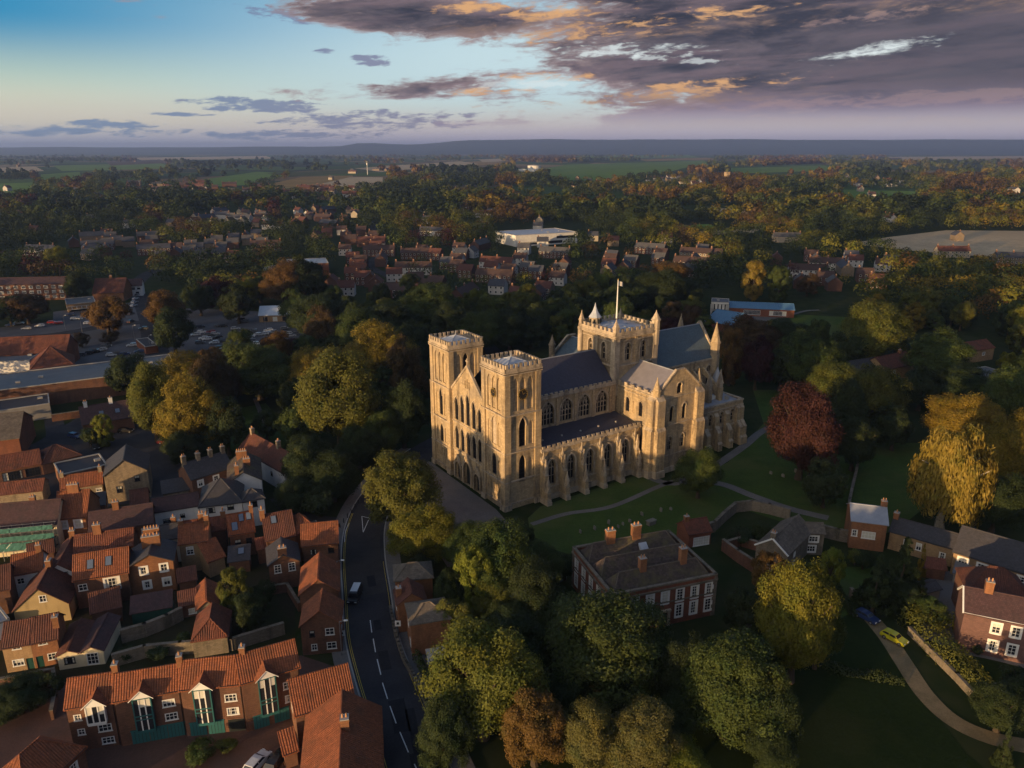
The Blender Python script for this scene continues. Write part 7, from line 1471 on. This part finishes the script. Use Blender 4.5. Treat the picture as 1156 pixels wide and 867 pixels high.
while y < 2300:
    st = 15 + (y - 900) * .006; half = y * .70 + 20; x = -half
    while x < half:
        X, Y = x + tr_.uniform(-.45, .45) * st, y + tr_.uniform(-.45, .45) * st; px, py = proj((X, Y, 0)); p = (.92 if px > 430 or Y < 1300 else .5) if fnoise(X, Y) > (-.75 if px > 430 else -.3) else .12
        if any(pinp(px, py, q[0]) for q in TOWN[:NT0]): p *= .3
        if tr_.random() < p and clear(X, Y, 5): far.append((X, Y, tr_.uniform(5.2, 9), hue(px, py, tr_)))
        x += st
    y += st
mass('woodland', 'far autumn woods on the rising ground towards the fields', far, 60, 1.25)
hz_ = []; y = 2300.0
while y < 9000:
    st = 26 + (y - 2300) * .008; half = y * .70; x = -half
    while x < half:
        X, Y = x + tr_.uniform(-.5, .5) * st, y + tr_.uniform(-.5, .5) * st; px, py = proj((X, Y, 0)); f_ = fnoise(X * .45, Y * .8); 
        if px > 560 and py < 196: f_ += .25
        hed = abs(math.sin(X * .006 + Y * .0015)) < .06 or abs(math.sin(Y * .0042 + X * .0008)) < .09
        if tr_.random() < (.8 if f_ > (1.0 if px < 560 else .75) else .5 if hed else .015) and clear(X, Y, 5): hz_.append((X, Y, tr_.uniform(7, 12), hue(px, py, tr_)))
        x += st
    y += st
mass('woodland', 'distant hedgerows and copses between the farm fields', hz_, 16, 3.4, .85)
print('trees', len(TREES), 'mass', len(rest), len(far), len(hz_))
# ------------------------------------------------------------------ vehicles
def make_car(kind='hatch'):
    r = thing('car' if kind != 'van' else 'van', 'x', 'car' if kind != 'van' else 'van'); L, Wd = (4.2, 1.75) if kind != 'van' else (4.9, 1.95); hw = Wd / 2
    # side profile (x along, z), front at +x
    low = [(-L / 2, .35), (-L / 2 - .02, .85), (-L / 2 + .12, .98), (L / 2 - 1.25, .98), (L / 2 - .2, .78), (L / 2, .6), (L / 2, .3)] if kind != 'van' else [(-L / 2, .35), (-L / 2, 1.05), (L / 2 - 1.2, 1.05), (L / 2 - .15, .85), (L / 2, .6), (L / 2, .32)]
    cab = [(-L / 2 + .1, .98), (-L / 2 + .45, 1.42), (-.25, 1.48), (.35, 1.42), (L / 2 - 1.15, .98)] if kind != 'van' else [(-L / 2 + .02, 1.05), (-L / 2 + .1, 1.95), (.9, 1.95), (1.35, 1.85), (L / 2 - 1.0, 1.05)]
    mb = MB()
    def ext(prof, w0, w1, m, fm=None):
        n = len(prof)
        zmin = min(p[1] for p in prof); zmax = max(p[1] for p in prof); wz = lambda z: w0 + (w1 - w0) * (z - zmin) / (zmax - zmin)
        Lf = [(p[0], wz(p[1]), p[1]) for p in prof]; Rt = [(p[0], -wz(p[1]), p[1]) for p in prof]
        mb.poly(Lf, m); mb.poly(Rt[::-1], m)
        for k in range(n): a, b = k, (k + 1) % n; mb.poly([Lf[a], Lf[b], Rt[b], Rt[a]], m)
    ext(low, hw, hw - .04, 0); ext(cab, hw - .06, hw - .24, 0)
    for x in (L / 2 + .005, -L / 2 - .025):
        for s in (-1, 1): mb.box(x - .03, x + .03, s * (hw - .3) - .22, s * (hw - .3) + .22, .58, .74, 1 if x > 0 else 2)
    o = mb.build('body', ['car_paint', 'white_paint', 'sign_red'], r)
    mb = MB(); k = len(cab)
    z0, z1 = cab[0][1] + .06, max(p[1] for p in cab) - .12
    xa = lambda i, z: cab[i][0] + (cab[i + 1][0] - cab[i][0]) * (z - cab[i][1]) / (cab[i + 1][1] - cab[i][1])
    wz = lambda z: (hw - .06) + (-.18) * (z - cab[0][1]) / (max(p[1] for p in cab) - cab[0][1])
    b0, b1 = xa(0, z0), xa(0, z1); f0, f1 = xa(k - 2, z0), xa(k - 2, z1)
    for s in (-1, 1):
        y0, y1 = s * (wz(z0) + .012), s * (wz(z1) + .012); m0, m1 = (b0 + f0) / 2, (b1 + f1) / 2
        if kind == 'van': mb.poly([(m0 + .5, y0, z0 + .1), (f0 - .12, y0, z0 + .1), (f1 - .2, y1, z1), (m1 + .5, y1, z1)])
        else:
            mb.poly([(b0 + .18, y0, z0), (m0 - .05, y0, z0), (m1 - .05, y1, z1), (b1 + .16, y1, z1)]); mb.poly([(m0 + .05, y0, z0), (f0 - .12, y0, z0), (f1 - .1, y1, z1), (m1 + .05, y1, z1)])
    for (x0, x1, s) in ((f0, f1, 1), (b0, b1, -1)): e = .015 * s; mb.poly([(x0 + e, -wz(z0) + .1, z0), (x0 + e, wz(z0) - .1, z0), (x1 + e, wz(z1) - .1, z1), (x1 + e, -wz(z1) + .1, z1)])
    mb.build('window', 'dark_glass', r)
    if kind == 'van': mb = MB(); mb.box(-L / 2 + .35, .85, -hw + .32, hw - .32, 1.93, 1.99); mb.build('painted_reflection', 'white_paint', r)  # white slab standing in for sky reflected in the van's glass
    for x in (-L / 2 + .8, L / 2 - .8):
        for s in (-1, 1):
            mb = MB(); n = 12; rad = .33; y0, y1 = s * (hw - .2), s * (hw + .015)
            A = [(x + rad * math.cos(2 * math.pi * k / n), rad + rad * math.sin(2 * math.pi * k / n)) for k in range(n)]
            for k in range(n): a, b = A[k], A[(k + 1) % n]; mb.poly([(a[0], y0, a[1]), (b[0], y0, b[1]), (b[0], y1, b[1]), (a[0], y1, a[1])], 0)
            mb.poly([(a[0], y1, a[1]) for a in A], 0); mb.poly([(x + (a[0] - x) * .6, y1 + s * .006, rad + (a[1] - rad) * .6) for a in A], 1); mb.build('wheel', ['rubber', 'metal_grey'], r)
    return r
plain('sign_red', (.35, .03, .02), .5)
CARS = {k: make_car(k) for k in ('hatch', 'van')}; cused = {}
CC = dict(white=(.62, .62, .62), silver=(.36, .37, .39), black=(.018, .018, .02), grey=(.10, .105, .115), blue=(.03, .06, .16), navy=(.025, .045, .13), red=(.26, .02, .018), yellow=(.50, .46, .02))
def car(px, py, rz, col, label, group=None, kind='hatch', z=.05, s=1.0):
    g = G(px, py, z); r = CARS[kind]; c = {'body': (*CC[col], 1)}
    if kind not in cused:
        cused[kind] = 1; r.location = g; r.rotation_euler = (0, 0, rz); r['label'] = label
        if group: r['group'] = group
        for ch in r.children:
            if ch.name.split('.')[0] == 'body': ch.color = c['body']
    else: r = dup(r, g, rz, label, group, None, c)
    return r
car(1009, 723, -.95, 'yellow', 'bright yellow hatchback at the top of the gravel track'); car(978, 699, -1.0, 'navy', 'dark blue car parked behind the yellow hatchback')
car(401, 675, -1.62, 'black', 'dark van with sky reflection painted white on its roof driving on the street', None, 'van'); car(53, 531, .35, 'white', 'white car in front of the open shed on the left')
car(291, 864, 1.2, 'white', 'white car in the brick courtyard at the bottom edge'); car(313, 862, 1.3, 'black', 'black car beside the white one in the brick courtyard')
car(85, 494, -.4, 'navy', 'dark car by the shrub in the left yard'); car(142, 488, .15, 'black', 'black car parked in front of the long dark cottage row'); car(108, 506, -.9, 'black', 'black car on the yard lane below the lime-yellow tree')
car(187, 500, .2, 'red', 'red car under the golden-orange tree'); car(196, 502, .2, 'white', 'white car beside the red car under the golden-orange tree'); car(350, 596, .9, 'grey', 'grey car beside the orange hip-roofed corner house')
car(205, 505, .2, 'grey', 'grey car at the end of the lane under the golden-orange tree')
P = [(228, 376, 'white'), (238, 376, 'red'), (243, 378, 'silver'), (230, 383, 'white'), (234, 384, 'white'), (236, 379, 'grey'), (250, 385, 'grey'), (254, 386, 'grey'), (277, 376, 'red'), (282, 381, 'white'), (290, 379, 'white'), (294, 379, 'silver'), (298, 378, 'white'), (280, 383, 'silver'), (284, 386, 'grey'), (291, 389, 'white'), (259, 391, 'navy'), (262, 393, 'grey'), (258, 397, 'white'), (266, 396, 'white'), (269, 398, 'silver'), (246, 394, 'black'), (250, 397, 'silver'), (325, 378, 'white'), (329, 380, 'silver'), (333, 378, 'grey'), (338, 385, 'black'), (340, 390, 'grey'), (226, 370, 'black'), (247, 369, 'grey'), (252, 369, 'black'), (272, 362, 'black'), (276, 364, 'grey'),
     (347, 394, 'white'), (275, 392, 'navy'), (300, 390, 'black'), (306, 383, 'grey'), (312, 380, 'red'), (126, 402, 'white'), (134, 401, 'black'), (141, 401, 'navy'), (149, 391, 'white'), (99, 400, 'black'), (91, 402, 'grey'), (107, 398, 'black'), (82, 404, 'black'), (85, 361, 'white'), (91, 360, 'silver'), (80, 356, 'blue'), (66, 366, 'red'), (59, 365, 'red'), (76, 388, 'white'), (45, 369, 'white'), (12, 368, 'blue'), (148, 355, 'grey'), (152, 342, 'white'), (153, 338, 'white'), (156, 334, 'silver'), (151, 346, 'white'), (148, 364, 'black'), (162, 372, 'grey'), (221, 379, 'silver'), (226, 388, 'grey'), (242, 388, 'white'), (246, 382, 'black'), (266, 372, 'silver'), (270, 384, 'white'), (286, 375, 'grey'), (303, 374, 'white'), (308, 376, 'silver'), (318, 386, 'white'), (322, 372, 'grey'), (300, 398, 'silver'), (310, 396, 'grey'), (115, 396, 'silver'), (120, 392, 'grey'), (158, 398, 'blue'), (30, 372, 'silver'), (22, 366, 'white'), (100, 366, 'white')]
rc_ = random.Random(4)
for k, (px, py, c) in enumerate(P):
    street = px < 165 and py < 366
    car(px, py, (1.45 if street and 140 < px else .35) + rc_.choice((0, math.pi)) + rc_.uniform(-.06, .06), c, f'{c} car parked {"along the street by the white corner house" if street and 140 < px else "on the left car park near the flat clinic" if street else "in the bays behind the long flat roof" if px < 180 else "in the main car park beside the shelter"}',
        f'{c} cars {"along the street" if street and 140 < px else "on the left car park" if street else "in the bays" if px < 180 else "in the main car park"}')
# ------------------------------------------------------------------ garden and churchyard walls
def gwall(label, pts, hh, th=.5, mat='garden_stone', name='garden_wall', smooth=0):
    L = pxline(pts, 6) if smooth else [G(*p) for p in pts]; L = [Vector((p[0], p[1], 0)) for p in L]; mb = MB()
    for a, b in zip(L, L[1:]):
        P = Pl(a, b); mb.pbox(P, -th / 2, P.L + th / 2 - .01, -.2, hh, -th / 2, th / 2, 0); mb.pbox(P, -th / 2 - .02, P.L + th / 2 + .01, hh + .002, hh + .16, -th / 2 - .08, th / 2 + .08, 1)
    o = mb.build(name, [mat, 'garden_stone']); tag(o, label, 'wall'); return o
gwall('stone wall curving along the south edge of the churchyard', [(775, 612), (806, 600), (818, 588), (830, 578), (848, 576), (868, 580), (890, 586)], 2.4, .6)
gwall('stone wall from the bargeboarded house to the tall brick house', [(930, 606), (945, 610), (962, 613)], 2.6, .6)
gwall('brick garden wall stepping down beside the stone house', [(816, 622), (832, 634), (850, 646)], 2.6, .5, 'brown_brick'); gwall('brick wall of the walled garden behind the stone house', [(816, 622), (836, 616), (856, 622)], 2.0, .5, 'brown_brick')
gwall('long stone wall dividing the lawns beneath the copper-red beech', [(968, 528), (963, 550), (958, 572), (957, 590)], 2.0, .5)
gwall('stone terrace wall round the mansion forecourt', [(830, 695), (845, 712), (812, 736), (760, 748)], 1.1, .5)
gwall('pale retaining wall along the right-hand pavement of the street', [(441, 690), (446, 716), (455, 745), (466, 765), (478, 790), (488, 812)], 1.0, .35, 'garden_stone', smooth=1)
gwall('old stone wall behind the long orange-roofed terrace', [(130, 752), (165, 742), (205, 738), (262, 734), (320, 716)], 2.2, .5); gwall('brick wall on the left of the cream double gable garden', [(0, 778), (30, 772), (62, 766)], 1.8, .4, 'brown_brick')
gwall('crumbling stone wall in the garden below the brick gable house', [(140, 725), (165, 718), (190, 708), (205, 700)], 2.4, .6); gwall('garden wall running down from the ochre gable', [(62, 766), (64, 790), (60, 812)], 1.6, .4, 'brown_brick')
gwall('long low wall along the gravel track below the bulging hedge', [(1026, 716), (1050, 740), (1078, 768), (1104, 796)], 1.3, .4, 'garden_stone'); gwall('short pale gate wall by the dark blue car', [(960, 674), (969, 684)], 1.8, .5)
gwall('dark wall below the flat grey-roofed block', [(60, 476), (100, 470), (125, 462)], 2.2, .4, 'brown_brick'); gwall('stone wall along the upper bend of the street', [(335, 600), (322, 585), (318, 570)], 1.6, .4); gwall('low garden wall in the yard beside the massive chimney house', [(300, 672), (325, 668), (338, 690)], 1.8, .4, 'brown_brick')
# ------------------------------------------------------------------ headstones, signs, lamps, bollards, person
def headstone(i):
    mb = MB(); w_, h_ = .7 + .1 * (i % 3), .7 + .12 * (i % 4); n = 6; P = [(-w_ / 2, -.05), (w_ / 2, -.05), (w_ / 2, h_ * .75)] + [(w_ / 2 * math.cos(math.pi * k / n), h_ * .75 + h_ * .25 * math.sin(math.pi * k / n)) for k in range(1, n)] + [(-w_ / 2, h_ * .75)]
    mb.poly([(x, -.09, z) for x, z in P]); mb.poly([(x, .09, z) for x, z in P])
    for k in range(len(P)): a, b = P[k], P[(k + 1) % len(P)]; mb.poly([(a[0], -.09, a[1]), (b[0], -.09, b[1]), (b[0], .09, b[1]), (a[0], .09, a[1])])
    return mb.build('headstone', 'headstone')
hs_ = [headstone(i) for i in range(4)]; hx = random.Random(8)
spots = [(700 + k * 14 + hx.uniform(-4, 4), 592 - k * 4 + hx.uniform(-4, 4)) for k in range(5)] + [(655 + k * 16, 602 - k * 4 + hx.uniform(-4, 4)) for k in range(4)] + [(870 + k * 14, 545 + hx.uniform(-12, 12)) for k in range(4)]
for k, s in enumerate(spots):
    o = hs_[k] if k < 4 else hs_[k % 4].copy()
    if k >= 4: COL.objects.link(o)
    g = G(*s); o.location = (g.x, g.y, .02); o.rotation_euler = (hx.uniform(-.08, .08), hx.uniform(-.06, .06), CROT + math.pi / 2 + hx.uniform(-.2, .2))
    tag(o, 'weathered grey headstone standing in the churchyard grass south of the cathedral', 'headstone', 'churchyard headstones')
g = G(735, 592); r = tag(MB().build('tomb', 'headstone'), 'pale table tomb on the churchyard lawn above the mansion', 'tomb'); mb = MB(); mb.box(-1, 1, -.5, .5, 0, .9); mb.box(-1.15, 1.15, -.65, .65, .902, 1.05); bpy.data.objects.remove(r); r = mb.build('tomb', 'headstone'); tag(r, 'pale table tomb on the churchyard lawn above the mansion', 'tomb'); r.location = (g.x, g.y, .02); r.rotation_euler = (0, 0, CROT)
def pole_sign(px, py, label, w_=1.0, h_=1.1, z=2.2, mark=True, rz=0):
    r = thing('street_sign', label, 'sign', G(px, py), rz); mb = MB(); mb.tube((0, 0, 0), (0, 0, z + h_), .05, .05, 8); mb.build('pole', 'metal_grey', r)
    mb = MB(); mb.box(-w_ / 2, w_ / 2, -.1, -.05, z, z + h_, 0)
    if mark: mb.box(-w_ * .22, w_ * .22, -.115, -.102, z + h_ * .3, z + h_ * .72, 1)
    mb.build('panel', ['white_paint', 'black_paint'], r); return r
pole_sign(450, 719, 'square white street sign with a dark mark on the right-hand pavement'); pole_sign(387, 730, 'white street sign on the left pavement below the end house with four windows', 1.1, 1.0)
def lamp(px, py, label, hgt=6.5, group=None):
    r = thing('street_lamp', label, 'street lamp', G(px, py), 0, group); mb = MB(); mb.tube((0, 0, 0), (0, 0, hgt), .09, .06, 8); mb.tube((0, 0, hgt), (.9, 0, hgt + .25), .05, .04, 6); mb.build('pole', 'metal_grey', r)
    mb = MB(); mb.box(.75, 1.35, -.14, .14, hgt + .18, hgt + .32); mb.build('lamp_head', 'white_paint', r)
for px, py, lb in ((383, 668, 'slim street lamp beside the orange gabled houses'), (386, 740, 'slim street lamp on the left pavement near the white sign'), (152, 384, 'slim lamp post at the car park entrance'), (170, 396, 'slim lamp post beside the kiosk'), (74, 372, 'slim lamp post at the left car park'), (93, 376, 'slim lamp post by the small rusty trees'), (300, 372, 'slim lamp post in the main car park')): lamp(px, py, lb)
b0 = None
for k in range(6):
    g = G(388 + k * 4.2, 596 - k * 5.5)
    if b0 is None: mb = MB(); mb.cone((0, 0), .11, .09, 0, .95, 8); mb.cone((0, 0), .11, .05, .951, 1.1, 8); b0 = o = mb.build('bollard', 'black_paint')
    else: o = b0.copy(); COL.objects.link(o)
    o.location = (g.x - .8, g.y, .12); tag(o, 'short black bollard on the pavement at the street bend', 'bollard', 'bollards at the street bend')
# ------------------------------------------------------------------ the air
def haze():
    mb = MB(); mb.box(-24500, 24500, -2700, 27500, -1, 272); o = mb.build('haze', 'white_paint'); o.data.materials.clear(); m = bpy.data.materials.new('haze'); m.use_nodes = True; nt = m.node_tree; nt.nodes.clear()
    out = nt.nodes.new('ShaderNodeOutputMaterial'); v = nt.nodes.new('ShaderNodeVolumePrincipled'); v.inputs['Color'].default_value = (.36, .53, 1.0, 1); v.inputs['Density'].default_value = HAZE; v.inputs['Anisotropy'].default_value = .25
    nt.links.new(v.outputs[0], out.inputs['Volume']); o.data.materials.append(m); o['kind'] = 'stuff'; o['label'] = 'thin blue evening haze over the far country'; return o
HAZE = 7.2e-5
haze()
